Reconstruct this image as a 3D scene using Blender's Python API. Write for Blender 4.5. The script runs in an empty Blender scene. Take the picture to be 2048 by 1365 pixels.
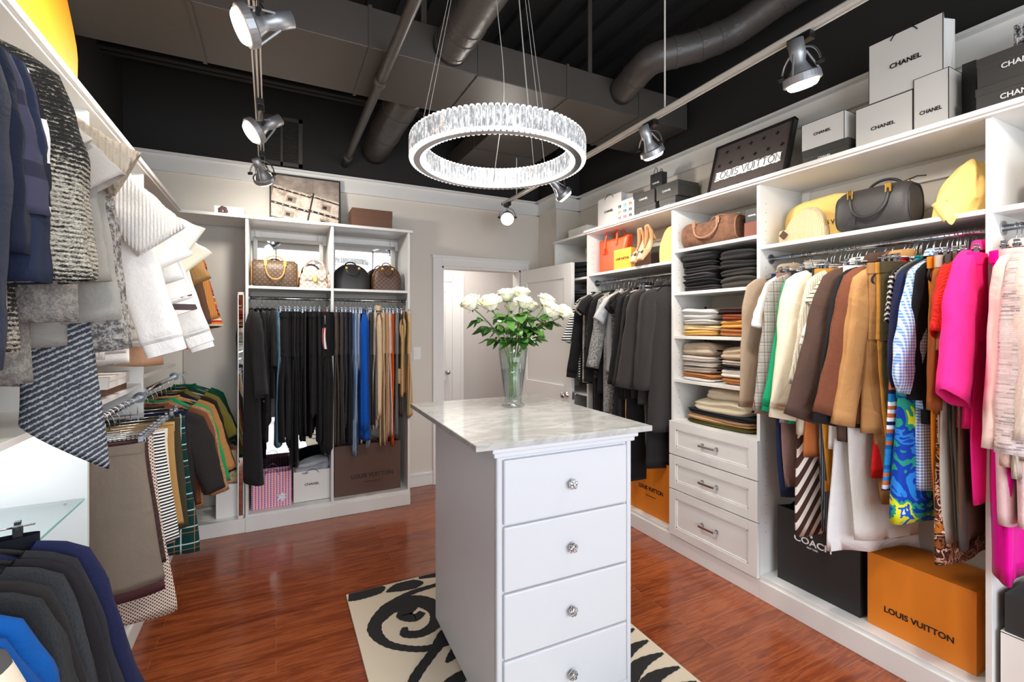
import bpy, math, random
from math import sin, cos, pi, radians
from mathutils import Vector, Matrix
import numpy as np
random.seed(7)
S = bpy.context.scene
COL = S.collection

# ------------------------------------------------------------------ camera
CAM_H = 1.48
YAW = radians(26.73)
FPX = 937.0                      # focal length in pixels of a 2048 wide frame
cam_d = bpy.data.cameras.new('camera'); cam = bpy.data.objects.new('camera', cam_d); COL.objects.link(cam)
cam_d.sensor_width = 36.0; cam_d.lens = 36.0*FPX/2048
cam_d.shift_y = -30.5/2048
cam_d.clip_start = 0.02
cam.location = (0, 0, CAM_H); cam.rotation_euler = (pi/2, 0, -YAW)
S.camera = cam
S.view_settings.view_transform = 'Standard'; S.view_settings.look = 'None'
S.view_settings.gamma = 1.0; S.view_settings.use_curve_mapping = False
S.view_settings.exposure = 0.22
S.cycles.max_bounces = 8; S.cycles.diffuse_bounces = 4; S.cycles.glossy_bounces = 4
S.cycles.transmission_bounces = 8; S.cycles.transparent_max_bounces = 8
S.cycles.sample_clamp_indirect = 6.0; S.cycles.caustics_reflective = False; S.cycles.caustics_refractive = False

# ------------------------------------------------------------------ sky, daylight, added hall fill
W = bpy.data.worlds.new('world'); S.world = W; W.use_nodes = True
bg = W.node_tree.nodes['Background']; bg.inputs[0].default_value = (0.62, 0.80, 1.0, 1); bg.inputs[1].default_value = 1.6

def area_light(name, loc, target, sx, sy, power, color=(1, 1, 1), spread=180):
    d = bpy.data.lights.new(name, 'AREA'); d.shape = 'RECTANGLE'; d.size = sx; d.size_y = sy
    d.energy = power; d.color = color; d.spread = radians(spread)
    o = bpy.data.objects.new(name, d); COL.objects.link(o); o.location = loc
    o.rotation_euler = (Vector(target)-Vector(loc)).to_track_quat('-Z', 'Y').to_euler()
    return o
# daylight entering through the two windows of the rear wall, behind the camera
area_light('window_daylight', (0.0, -1.95, 1.55), (0.0, 3, 1.2), 1.66, 2.2, 60, (0.90, 0.95, 1.0))
area_light('window_daylight', (1.8, -1.95, 1.55), (1.8, 3, 1.2), 1.66, 2.2, 60, (0.90, 0.95, 1.0))
# unseen light added to brighten the hallway beyond the door
area_light('hall_fill_light', (1.9, 5.0, 2.5), (1.9, 5.0, 0), 0.5, 0.5, 16, (1.0, 0.93, 0.86))

# ------------------------------------------------------------------ photo ray helpers (real positions on named planes)
_c, _s = cos(YAW), sin(YAW)
def _ray(px, py):
    u = (px-1024)/FPX; v = (652-py)/FPX
    return _s+u*_c, _c-u*_s, v
def onX(X, px, py=652):
    r = _ray(px, py); t = X/r[0]; return (X, r[1]*t, CAM_H+r[2]*t)
def onY(Y, px, py=652):
    r = _ray(px, py); t = Y/r[1]; return (r[0]*t, Y, CAM_H+r[2]*t)
def onZ(Z, px, py):
    r = _ray(px, py); t = (Z-CAM_H)/r[2]; return (r[0]*t, r[1]*t, Z)

# ------------------------------------------------------------------ object helpers
def tag(o, label=None, cat=None, group=None, kind=None):
    if label: o['label'] = label
    if cat: o['category'] = cat
    if group: o['group'] = group
    if kind: o['kind'] = kind
    return o
def thing(name, label, cat, loc=(0, 0, 0), rotz=0.0, group=None):
    o = bpy.data.objects.new(name, None); COL.objects.link(o)
    o.empty_display_size = 0.05
    o.location = loc; o.rotation_euler = (0, 0, rotz)
    return tag(o, label, cat, group)

class MB:
    def __init__(s): s.v = []; s.f = []; s.m = []; s.mi = 0
    def add(s, vs, fs, mi=None):
        n = len(s.v); s.v.extend([tuple(p) for p in vs])
        for f in fs: s.f.append(tuple(i+n for i in f)); s.m.append(s.mi if mi is None else mi)
        return s
    def box(s, x0, y0, z0, x1, y1, z1, mi=None):
        if x0 > x1: x0, x1 = x1, x0
        if y0 > y1: y0, y1 = y1, y0
        if z0 > z1: z0, z1 = z1, z0
        v = [(x0,y0,z0),(x1,y0,z0),(x1,y1,z0),(x0,y1,z0),(x0,y0,z1),(x1,y0,z1),(x1,y1,z1),(x0,y1,z1)]
        return s.add(v, [(0,3,2,1),(4,5,6,7),(0,1,5,4),(1,2,6,5),(2,3,7,6),(3,0,4,7)], mi)
    def tube(s, path, r, n=10, mi=None, closed=False, caps=True, ry=None):
        P = [Vector(p) for p in path]; m = len(P)
        rs = r if isinstance(r, (list, tuple)) else [r]*m
        vs = []; fs = []; up = None
        for i in range(m):
            if closed: t = (P[(i+1) % m]-P[i-1])
            else: t = P[min(i+1, m-1)]-P[max(i-1, 0)]
            if t.length < 1e-9: t = Vector((0, 0, 1))
            t.normalize()
            if up is None:
                up = Vector((0, 0, 1)) if abs(t.z) < 0.9 else Vector((1, 0, 0))
            a = t.cross(up)
            if a.length < 1e-6: a = t.orthogonal()
            a.normalize(); b = a.cross(t).normalized(); up = b
            for k in range(n):
                q = 2*pi*k/n
                vs.append(P[i]+a*cos(q)*rs[i]+b*sin(q)*rs[i])
        for i in range(m if closed else m-1):
            j = (i+1) % m
            for k in range(n):
                l = (k+1) % n
                fs.append((i*n+k, i*n+l, j*n+l, j*n+k))
        if caps and not closed:
            fs.append(tuple(range(n))); fs.append(tuple((m-1)*n+k for k in reversed(range(n))))
        return s.add(vs, fs, mi)
    def lathe(s, prof, n=24, mi=None, axis='z', cx=0, cy=0, cz=0, closed=False):
        vs = []; fs = []; m = len(prof)
        for (r, h) in prof:
            for k in range(n):
                q = 2*pi*k/n
                if axis == 'z': vs.append((cx+r*cos(q), cy+r*sin(q), cz+h))
                elif axis == 'y': vs.append((cx+r*cos(q), cy+h, cz+r*sin(q)))
                else: vs.append((cx+h, cy+r*cos(q), cz+r*sin(q)))
        for i in range(m-1 if not closed else m):
            j = (i+1) % m
            for k in range(n):
                l = (k+1) % n; fs.append((i*n+k, i*n+l, j*n+l, j*n+k))
        return s.add(vs, fs, mi)
    def prism(s, poly, y0, y1, mi=None):      # poly in xz, extruded along y
        n = len(poly); vs = [(x, y0, z) for x, z in poly]+[(x, y1, z) for x, z in poly]
        fs = [tuple(range(n)), tuple(reversed(range(n, 2*n)))]
        for k in range(n): fs.append((k, k+n, (k+1) % n+n, (k+1) % n))
        return s.add(vs, fs, mi)
    def grid(s, fn, nu, nv, mi=None, wrap_u=False):
        vs = [fn(i/(nu if wrap_u else nu-1), j/(nv-1)) for j in range(nv) for i in range(nu)]
        fs = []
        for j in range(nv-1):
            for i in range(nu if wrap_u else nu-1):
                i2 = (i+1) % nu
                fs.append((j*nu+i, j*nu+i2, (j+1)*nu+i2, (j+1)*nu+i))
        return s.add(vs, fs, mi)
    def move(s, M, start=0):
        for i in range(start, len(s.v)): s.v[i] = tuple(M @ Vector(s.v[i]))
        return s
    def build(s, name, mats, parent=None, smooth=False, bevel=0, loc=None, rot=None, solid=0, sub=0, fixn=True):
        me = bpy.data.meshes.new(name); me.from_pydata(s.v, [], s.f)
        if not isinstance(mats, (list, tuple)): mats = [mats]
        for m in mats: me.materials.append(m)
        if len(mats) > 1: me.polygons.foreach_set('material_index', s.m)
        if fixn:
            import bmesh
            bm = bmesh.new(); bm.from_mesh(me); bmesh.ops.recalc_face_normals(bm, faces=bm.faces); bm.to_mesh(me); bm.free()
        if smooth: me.polygons.foreach_set('use_smooth', [True]*len(me.polygons))
        me.update()
        o = bpy.data.objects.new(name, me); COL.objects.link(o)
        if parent: o.parent = parent
        if loc: o.location = loc
        if rot: o.rotation_euler = rot
        if solid: md = o.modifiers.new('solid', 'SOLIDIFY'); md.thickness = solid; md.offset = 0
        if sub: md = o.modifiers.new('sub', 'SUBSURF'); md.levels = sub; md.render_levels = sub
        if bevel:
            md = o.modifiers.new('bevel', 'BEVEL'); md.width = bevel; md.segments = 2; md.limit_method = 'ANGLE'; md.angle_limit = radians(40)
            md.harden_normals = False
        return o
def box(name, x0, y0, z0, x1, y1, z1, m, parent=None, bevel=0):
    return MB().box(x0, y0, z0, x1, y1, z1).build(name, m, parent, bevel=bevel)
def struct(name, mb, m, **k):
    o = mb.build(name, m, **k); o['kind'] = 'structure'; return o
def copy_tree(o, parent=None):
    c = o.copy(); COL.objects.link(c)
    if parent is not None: c.parent = parent
    for ch in list(o.children): copy_tree(ch, c)
    return c

def lettering(body, size, parent, loc, m, rot=(pi/2, 0, 0), weight=0.0, spacing=1.0, align='CENTER', depth=0.0006, sx=1.0, name='lettering', shear=0.0, fit=None, outline=0.0):
    cu = bpy.data.curves.new(name, 'FONT'); cu.body = body; cu.size = size; cu.extrude = depth
    cu.offset = weight; cu.space_character = spacing; cu.align_x = align; cu.align_y = 'CENTER'; cu.shear = shear
    cu.resolution_u = 3
    if outline: cu.extrude = 0; cu.fill_mode = 'NONE'; cu.bevel_depth = outline; cu.bevel_resolution = 0
    t = bpy.data.objects.new('tmp', cu); COL.objects.link(t)
    dg = bpy.context.evaluated_depsgraph_get()
    me = bpy.data.meshes.new_from_object(t.evaluated_get(dg))
    bpy.data.objects.remove(t); bpy.data.curves.remove(cu)
    me.materials.clear(); me.materials.append(m); me.name = name
    if fit:      # scale the letters to a measured width and height, centred
        xs = [v.co.x for v in me.vertices]; ys = [v.co.y for v in me.vertices]
        x0, x1, y0, y1 = min(xs), max(xs), min(ys), max(ys)
        for v in me.vertices:
            v.co.x = (v.co.x-(x0+x1)/2)*fit[0]/(x1-x0); v.co.y = (v.co.y-(y0+y1)/2)*fit[1]/(y1-y0)
    o = bpy.data.objects.new(name, me); COL.objects.link(o); o.parent = parent
    o.location = loc; o.rotation_euler = rot; o.scale = (sx, 1, 1)
    return o

# ------------------------------------------------------------------ materials
def srgb(h):
    if isinstance(h, str):
        h = h.lstrip('#'); c = [int(h[i:i+2], 16)/255 for i in (0, 2, 4)]
    else: c = [x/255 for x in h]
    return tuple((x/12.92 if x <= 0.04045 else ((x+0.055)/1.055)**2.4) for x in c)+(1.0,)
class NT:
    def __init__(s, name):
        s.m = bpy.data.materials.new(name); s.m.use_nodes = True; s.t = s.m.node_tree
        s.b = s.t.nodes['Principled BSDF']; s.tc = None
    def n(s, typ, **k):
        nd = s.t.nodes.new(typ)
        for a, b in k.items(): setattr(nd, a, b)
        return nd
    def set(s, nd, key, val):
        if hasattr(val, 'is_linked') or isinstance(val, bpy.types.NodeSocket): s.t.links.new(val, nd.inputs[key])
        else: nd.inputs[key].default_value = val
    def coord(s, kind='Object', scale=(1, 1, 1), rot=(0, 0, 0)):
        tc = s.n('ShaderNodeTexCoord'); mp = s.n('ShaderNodeMapping')
        s.t.links.new(tc.outputs[kind], mp.inputs[0]); mp.inputs['Scale'].default_value = scale; mp.inputs['Rotation'].default_value = rot
        return mp.outputs[0]
    def noise(s, vec, scale, detail=4, rough=0.55, dist=0.0):
        q = s.n('ShaderNodeTexNoise'); s.set(q, 'Vector', vec); s.set(q, 'Scale', scale); s.set(q, 'Detail', detail); s.set(q, 'Roughness', rough); s.set(q, 'Distortion', dist)
        return q.outputs[0]
    def wave(s, vec, scale, axis='Z', dist=0, detail=2, dscale=1.0, prof='SIN'):
        q = s.n('ShaderNodeTexWave', wave_type='BANDS', bands_direction=axis, wave_profile=prof); s.set(q, 'Vector', vec); s.set(q, 'Scale', scale); s.set(q, 'Distortion', dist); s.set(q, 'Detail', detail); s.set(q, 'Detail Scale', dscale)
        return q.outputs[1]
    def voro(s, vec, scale, feat='F1'):
        q = s.n('ShaderNodeTexVoronoi', feature=feat); s.set(q, 'Vector', vec); s.set(q, 'Scale', scale); return q
    def ramp(s, fac, stops, interp='LINEAR'):
        q = s.n('ShaderNodeValToRGB'); s.set(q, 'Fac', fac); cr = q.color_ramp; cr.interpolation = interp
        while len(cr.elements) < len(stops): cr.elements.new(0.5)
        for e, (p, c) in zip(cr.elements, stops): e.position = p; e.color = c if len(c) == 4 else tuple(c)+(1,)
        return q.outputs[0]
    def mix(s, fac, a, b, mode='MIX'):
        q = s.n('ShaderNodeMix', data_type='RGBA', blend_type=mode); s.set(q, 0, fac); s.set(q, 6, a); s.set(q, 7, b); return q.outputs[2]
    def math(s, op, a, b=0.0, c=0.0):
        q = s.n('ShaderNodeMath', operation=op); s.set(q, 0, a); s.set(q, 1, b); s.set(q, 2, c); return q.outputs[0]
    def xyz(s, vec):
        q = s.n('ShaderNodeSeparateXYZ'); s.set(q, 0, vec); return q.outputs
    def bump(s, h, strength=0.3, dist=0.01):
        q = s.n('ShaderNodeBump'); s.set(q, 'Height', h); s.set(q, 'Strength', strength); s.set(q, 'Distance', dist)
        s.t.links.new(q.outputs[0], s.b.inputs['Normal']); return q.outputs[0]
    def base(s, c): s.set(s.b, 'Base Color', c); return s
    def rough(s, r): s.set(s.b, 'Roughness', r); return s
def plain(name, col, rough=0.5, metal=0.0, spec=0.5, coat=0.0, bump=None, emit=None, estr=0.0):
    q = NT(name); q.base(srgb(col)); q.rough(rough); q.b.inputs['Metallic'].default_value = metal
    q.b.inputs['Specular IOR Level'].default_value = spec; q.b.inputs['Coat Weight'].default_value = coat
    if bump: q.bump(q.noise(q.coord(), bump[0], 3), bump[1], bump[2])
    if emit: q.b.inputs['Emission Color'].default_value = srgb(emit); q.b.inputs['Emission Strength'].default_value = estr
    return q.m

M = {}
M['white'] = plain('white_melamine', (228, 227, 224), 0.42, bump=(60, 0.04, 0.001))
M['white_gloss'] = plain('white_island_paint', (206, 208, 213), 0.38)
M['wall'] = plain('wall_paint', (218, 212, 202), 0.85, bump=(240, 0.06, 0.001))
M['trim'] = plain('trim_paint', (230, 229, 226), 0.4)
M['hall'] = plain('hall_paint', (196, 190, 186), 0.85)
M['black_wall'] = plain('black_wall_paint', (32, 31, 30), 0.8, bump=(30, 0.1, 0.004))
M['black_duct'] = plain('black_duct_paint', (70, 65, 60), 0.5, bump=(9, 0.12, 0.01))
M['black_round'] = plain('black_round_duct_paint', (68, 64, 61), 0.42, bump=(14, 0.35, 0.012))
M['beige_panel'] = plain('grey_wall_panel', (186, 180, 172), 0.8, bump=(200, 0.05, 0.001))
M['chrome'] = plain('chrome', (205, 205, 208), 0.2, 1.0)
M['steel'] = plain('brushed_steel', (188, 190, 194), 0.3, 1.0)
M['clip'] = plain('clip_metal', (128, 130, 134), 0.38, 0.9)
M['grey_metal'] = plain('grey_cast_metal', (168, 170, 174), 0.42, 0.75)
M['black_plastic'] = plain('black_plastic', (24, 24, 25), 0.35)
M['mirror'] = plain('mirror_glass', (235, 240, 242), 0.02, 1.0)
M['gold'] = plain('gold_metal', (212, 170, 84), 0.25, 1.0)
M['track'] = plain('track_enamel', (214, 210, 202), 0.4)
M['cable'] = plain('cable', (190, 188, 182), 0.4, 0.4)
M['bulb'] = plain('lamp_lens', (255, 250, 240), 0.3, emit=(255, 244, 226), estr=14)
M['led'] = plain('led_strip', (255, 255, 255), 0.3, emit=(222, 238, 255), estr=3)
M['ring_led'] = plain('ring_led', (255, 255, 255), 0.3, emit=(255, 250, 244), estr=1.2)
M['ink'] = plain('black_ink', (22, 21, 21), 0.5)
M['white_ink'] = plain('white_ink', (238, 238, 238), 0.5)
M['paper_white'] = plain('white_paper', (235, 232, 228), 0.55)
M['box_black'] = plain('black_carton', (44, 43, 43), 0.5)
M['carton_grey'] = plain('dark_grey_carton', (70, 68, 66), 0.5)
M['glass'] = None

q = NT('clear_glass'); q.b.inputs['Transmission Weight'].default_value = 1; q.rough(0.0); q.b.inputs['IOR'].default_value = 1.45; q.base((0.97, 0.99, 0.98, 1)); M['glass'] = q.m
# thin pane: mostly see-through with a reflection
q = NT('thin_pane'); gl = q.n('ShaderNodeBsdfGlossy'); tr = q.n('ShaderNodeBsdfTransparent'); mx = q.n('ShaderNodeMixShader'); fr = q.n('ShaderNodeLayerWeight')
gl.inputs['Roughness'].default_value = 0.0; fr.inputs[0].default_value = 0.5
q.set(mx, 0, q.math('MULTIPLY_ADD', q.math('POWER', fr.outputs[1], 3.0), 0.7, 0.05)); q.t.links.new(tr.outputs[0], mx.inputs[1]); q.t.links.new(gl.outputs[0], mx.inputs[2])
tr.inputs[0].default_value = (0.93, 0.97, 0.97, 1)
q.t.links.new(mx.outputs[0], q.t.nodes['Material Output'].inputs[0]); M['pane'] = q.m
# crystal rods of the ring lamp: cut glass, led glow and bright streaks painted as emission
q = NT('cut_crystal'); v = q.coord('Object')
q.rough(0.1); q.base((0.35, 0.36, 0.38, 1)); q.b.inputs['Metallic'].default_value = 0.5
mp = q.n('ShaderNodeMapping'); q.t.links.new(v, mp.inputs[0]); mp.inputs['Scale'].default_value = (1, 1, 0.35)
nz = q.noise(mp.outputs[0], 95, 4, 0.75)
zz_ = q.math('ABSOLUTE', q.math('SUBTRACT', q.math('DIVIDE', q.xyz(v)[2], 0.082), 0.5))
st = q.ramp(q.math('ADD', nz, q.math('MULTIPLY', q.math('GREATER_THAN', zz_, 0.42), 0.25)), [(0.42, (0.03, 0.03, 0.03)), (0.54, (0.35, 0.35, 0.35)), (0.66, (1, 1, 1))])
q.set(q.b, 'Emission Color', q.mix(st, (0.10, 0.105, 0.11, 1), (1, 0.99, 0.97, 1))); q.b.inputs['Emission Strength'].default_value = 1.2
M['crystal'] = q.m
# clear plastic film
q = NT('clear_plastic_film'); q.b.inputs['Transmission Weight'].default_value = 1; q.rough(0.1); q.base((0.95, 0.96, 0.97, 1)); q.b.inputs['IOR'].default_value = 1.1; M['film'] = q.m

# floor: narrow red-brown oak boards running along X
q = NT('oak_floor'); v = q.coord('Object')
br = q.n('ShaderNodeTexBrick', offset=0.43, offset_frequency=2, squash=1.0); q.set(br, 'Vector', v)
br.inputs['Scale'].default_value = 1.0; br.inputs['Brick Width'].default_value = 1.15; br.inputs['Row Height'].default_value = 0.083
br.inputs['Mortar Size'].default_value = 0.0009; br.inputs['Mortar Smooth'].default_value = 0.2
br.inputs['Color1'].default_value = (0, 0, 0, 1); br.inputs['Color2'].default_value = (1, 1, 1, 1); br.inputs['Mortar'].default_value = (0.5, 0.5, 0.5, 1); br.inputs['Bias'].default_value = 0.0
vm = q.n('ShaderNodeVectorMath', operation='ADD'); q.set(vm, 0, v)
sc_ = q.n('ShaderNodeVectorMath', operation='SCALE'); q.set(sc_, 0, br.outputs[0]); sc_.inputs['Scale'].default_value = 3.7; q.t.links.new(sc_.outputs[0], vm.inputs[1])
mp = q.n('ShaderNodeMapping'); q.t.links.new(vm.outputs[0], mp.inputs[0]); mp.inputs['Scale'].default_value = (1.0, 9.0, 1.0)
g1 = q.noise(mp.outputs[0], 3.2, 6, 0.62, 1.4)
mp2 = q.n('ShaderNodeMapping'); q.t.links.new(vm.outputs[0], mp2.inputs[0]); mp2.inputs['Scale'].default_value = (3.0, 90.0, 1.0)
g2 = q.noise(mp2.outputs[0], 2.2, 5, 0.7, 0.3)
c1 = q.ramp(g1, [(0.30, srgb((92, 38, 19))), (0.48, srgb((136, 64, 33))), (0.58, srgb((164, 86, 48))), (0.75, srgb((122, 55, 28)))])
c2 = q.mix(q.ramp(g2, [(0.35, (0.55, 0.55, 0.55)), (0.6, (1, 1, 1))]), srgb((100, 42, 22)), c1)
c3 = q.mix(0.22, c2, q.mix(br.outputs[0], srgb((112, 50, 26)), srgb((190, 104, 58))))
line = q.math('MULTIPLY', br.outputs[1], 0.75)
q.base(q.mix(line, c3, srgb((178, 120, 86)))); q.rough(0.24)
q.b.inputs['Coat Weight'].default_value = 0.25; q.b.inputs['Coat Roughness'].default_value = 0.12
q.bump(q.math('SUBTRACT', q.math('MULTIPLY', g2, 0.35), br.outputs[1]), 0.12, 0.002)
M['floor'] = q.m

# grey veined marble
q = NT('white_grey_marble'); v = q.coord('Object', (1.0, 2.2, 1.0), (0, 0, 0.5))
n1 = q.noise(v, 2.6, 8, 0.62, 1.6); n2 = q.noise(v, 7, 6, 0.6, 0.8)
w = q.math('ABSOLUTE', q.math('SUBTRACT', n1, 0.5))
c = q.ramp(w, [(0.0, srgb((172, 170, 166))), (0.05, srgb((196, 195, 190))), (0.16, srgb((212, 210, 205)))])
q.base(q.mix(q.ramp(n2, [(0.35, (0.45, 0.45, 0.45)), (0.7, (0, 0, 0))]), c, srgb((166, 166, 164)))); q.rough(0.08); q.b.inputs['Coat Weight'].default_value = 0.3
M['marble'] = q.m
def set_grp(o, g): o['group'] = g; return o
# ================================================================== ROOM
XR, XL, YB, YF = 2.72, -0.98, 4.25, -1.7      # wall faces
CZ = 3.62; BL = 2.755
struct('floor', MB().box(XL-0.1, YF-0.1, -0.06, XR+0.4, 6.2, 0.0), M['floor'])
# ceiling: black corrugated metal deck
mb = MB()
mb.box(XL-0.1, YF-0.1, CZ+0.05, XR+0.1, YB+0.1, CZ+0.12)
x = XL
while x < XR:
    mb.box(x, YF, CZ, x+0.10, YB, CZ+0.06); x += 0.19
struct('ceiling', mb, M['black_wall'])
WB = [M['wall'], M['black_wall']]
# back wall with doorway (opening X 1.395..2.24, Z 0..2.045)
DX0, DX1, DZ = 1.395, 2.235, 2.045
mb = MB()
mb.box(XL-0.1, YB, 0, DX0, YB+0.12, BL, 0); mb.box(DX1, YB, 0, XR+0.1, YB+0.12, BL, 0); mb.box(DX0, YB, DZ, DX1, YB+0.12, BL, 0)
mb.box(XL-0.1, YB, BL, XR+0.1, YB+0.12, CZ+0.1, 1)
struct('wall_back', mb, WB)
mb = MB().box(XR, YF-0.1, 0, XR+0.12, YB, BL, 0).box(XR, YF-0.1, BL, XR+0.12, YB, CZ+0.1, 1)
mb.box(2.45, 3.90, 0, XR, YB, BL, 0); mb.box(2.45, 3.90, BL, XR, YB, CZ, 1)
struct('wall_right', mb, WB)
mb = MB().box(XL-0.12, YF-0.1, 0, XL, YB, BL, 0).box(XL-0.12, YF-0.1, BL, XL, YB, CZ+0.1, 1)
struct('wall_left', mb, WB)
# rear wall with two windows
mb = MB(); wins = [(-0.83, 0.83), (0.97, 2.63)]; wz0, wz1 = 0.45, 2.62
mb.box(XL-0.1, YF-0.12, 0, XR+0.1, YF, wz0, 0); mb.box(XL-0.1, YF-0.12, wz1, XR+0.1, YF, BL, 0)
mb.box(XL-0.1, YF-0.12, wz0, wins[0][0], YF, wz1, 0); mb.box(wins[0][1], YF-0.12, wz0, wins[1][0], YF, wz1, 0); mb.box(wins[1][1], YF-0.12, wz0, XR+0.1, YF, wz1, 0)
mb.box(XL-0.1, YF-0.12, BL, XR+0.1, YF, CZ+0.1, 1)
struct('wall_front', mb, WB)
for i, (a, b) in enumerate(wins):
    mb = MB()
    for (x0, x1, z0, z1) in ((a-0.08, a+0.03, wz0-0.08, wz1+0.08), (b-0.03, b+0.08, wz0-0.08, wz1+0.08), (a, b, wz0-0.08, wz0+0.03), (a, b, wz1-0.03, wz1+0.08), ((a+b)/2-0.02, (a+b)/2+0.02, wz0, wz1), (a, b, 1.6, 1.63)):
        mb.box(x0, YF-0.05, z0, x1, YF+0.02, z1)
    struct('window_%d' % (i+1), mb, M['trim'])
# crown boards
mb = MB()
for z0, z1, d in ((2.635, BL, 0.018), (2.622, 2.637, 0.03)):
    mb.box(XL, YB-d, z0, 2.45, YB, z1); mb.box(2.45-d, 3.90-d, z0, 2.45, YB, z1); mb.box(2.45, 3.90-d, z0, XR, 3.90, z1)
    mb.box(XR-d, YF, z0, XR, 3.90, z1); mb.box(XL, YF, z0, XL+d, YB, z1)
mb.box(XL, YB-0.045, BL-0.012, XR, YB, BL+0.004)
mb.box(XR-0.06, YF, BL-0.012, XR, 3.90, BL+0.004); mb.box(2.39, 3.84, BL-0.012, XR, YB, BL+0.004)
struct('trim_1', mb, M['trim'])
struct('baseboard_back', MB().box(0.98, YB-0.018, 0, DX0-0.09, YB, 0.13).box(0.98, YB-0.024, 0.10, DX0-0.09, YB, 0.12).box(DX1+0.09, YB-0.018, 0, 2.45, YB, 0.13), M['trim'], bevel=0.003)
# door casing
mb = MB(); cw = 0.085
for (x0, x1, z0, z1) in ((DX0-cw, DX0, 0, DZ+cw), (DX1, DX1+cw, 0, DZ+cw), (DX0, DX1, DZ, DZ+cw)):
    mb.box(x0, YB-0.022, z0, x1, YB, z1)
mb.box(DX0-cw-0.012, YB-0.034, DZ+cw-0.01, DX1+cw+0.012, YB, DZ+cw+0.014)
mb.box(DX0-cw-0.005, YB-0.032, 0, DX0-cw+0.018, YB, DZ+cw); mb.box(DX1+cw-0.018, YB-0.032, 0, DX1+cw+0.005, YB, DZ+cw)
mb.box(DX0, YB-0.01, 0, DX0+0.02, YB+0.13, DZ).box(DX1-0.02, YB-0.01, 0, DX1, YB+0.13, DZ).box(DX0, YB-0.01, DZ-0.02, DX1, YB+0.13, DZ)
struct('trim_2', mb, M['trim'], bevel=0.002)

def glass_knob(parent, x, z, y0, sgn, name='door_knob'):
    mb = MB().lathe([(0.0, 0), (0.026, 0), (0.026, 0.005*sgn), (0.01, 0.01*sgn), (0.009, 0.032*sgn), (0.02, 0.036*sgn), (0.027, 0.046*sgn), (0.024, 0.058*sgn), (0.0, 0.064*sgn)], 16, axis='y', cx=x, cy=y0, cz=z)
    return mb.build(name, M['chrome'], parent, smooth=True)
def shaker_leaf(name, w, h, th, m, loc, rotz):
    # local: x 0..w from hinge, y 0..th thickness, both faces panelled
    mb = MB(); st = 0.11
    mb.box(0, 0, 0.01, st, th, h).box(w-st, 0, 0.01, w, th, h).box(st, 0, h-0.13, w-st, th, h).box(st, 0, 0.01, w-st, th, 0.22).box(st, 0, 0.80, w-st, th, 0.95)
    mb.box(st, 0.012, 0.2, w-st, th-0.012, h-0.12)
    o = mb.build(name, m, bevel=0.003); o.location = loc; o.rotation_euler = (0, 0, rotz); o['kind'] = 'structure'
    glass_knob(o, w-0.06, 0.875, 0.0, -1); glass_knob(o, w-0.06, 0.875, th, 1)
    box('latch_plate', w-0.0005, th/2-0.011, 0.84, w+0.002, th/2+0.011, 0.91, M['steel'], o)
    for z in (0.25, 1.05, 1.8): MB().tube([(0.0, -0.004, z-0.045), (0.0, -0.004, z+0.045)], 0.006, 8).build('hinge', M['steel'], o)
    return o
a = Vector((2.215, 4.205)); b = Vector((2.280, 3.40)); d = (b-a)
shaker_leaf('door_1', 0.82, 2.03, 0.036, M['trim'], (a.x, a.y, 0), math.atan2(d.y, d.x))
# hallway behind the door
HY = 5.6
struct('wall_hall', MB().box(0.6, HY, 0, 3.4, HY+0.1, 2.6).box(3.0, YB+0.12, 0, 3.1, HY, 2.6).box(0.5, YB+0.12, 0, 0.6, HY, 2.6), M['hall'])
struct('ceiling_hall', MB().box(0.5, YB+0.12, 2.55, 3.1, HY, 2.62), M['trim'])
hx = onY(HY, 905)[0]
mb = MB().box(hx-0.01, HY-0.02, 0, hx+0.13, HY, 2.12).box(hx-0.95, HY-0.02, 2.03, hx, HY, 2.12).box(hx+0.10, HY-0.03, 0, hx+0.14, HY, 2.13)
struct('trim_3', mb, M['trim'], bevel=0.003)
mb = MB().box(hx-0.80, HY-0.012, 0.01, hx-0.70, HY, 2.03).box(hx-0.1, HY-0.012, 0.01, hx-0.01, HY, 2.03).box(hx-0.7, HY-0.012, 1.9, hx-0.1, HY, 2.03).box(hx-0.7, HY-0.012, 0.8, hx-0.1, HY, 0.95).box(hx-0.7, HY-0.012, 0.01, hx-0.1, HY, 0.2).box(hx-0.7, HY-0.004, 0.1, hx-0.1, HY, 1.95)
o = struct('door_2', mb, M['trim'], bevel=0.002); glass_knob(o, hx-0.075, 0.9, HY-0.012, -1)
struct('baseboard_hall', MB().box(hx+0.14, HY-0.016, 0, 3.0, HY, 0.13), M['trim'])
# light switch beside the door casing
t = thing('light_switch', 'white light switch plate on the wall between back closet and door', 'light switch', (onY(YB, 834)[0], YB-0.0005, onY(YB, 834, 707)[2]))
box('cover_plate', -0.035, -0.006, -0.058, 0.035, 0, 0.058, M['trim'], t, 0.002); box('rocker', -0.012, -0.011, -0.03, 0.012, -0.005, 0.03, M['trim'], t, 0.001)

# ---- ceiling services, painted black
DU0, DU1, DY0, DY1 = 2.90, 3.11, 2.46, 3.0
t = thing('rectangular_duct', 'wide flat black sheet metal duct crossing the room under the ceiling', 'air duct', (0, DY0, DU0))
box('duct_body', XL, 0, 0, 2.66, DY1-DY0, DU1-DU0, M['black_duct'], t, 0.004)
for x in (-0.35, 0.42, 1.02, 1.62, 2.2): box('flange_seam', x, -0.006, -0.006, x+0.018, DY1-DY0+0.006, DU1-DU0+0.006, M['black_duct'], t)
for x in (-0.3, 0.7, 1.8): box('hanger_strap', x, 0.02, DU1-DU0, x+0.03, 0.024, CZ-DU0, M['black_duct'], t)
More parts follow.
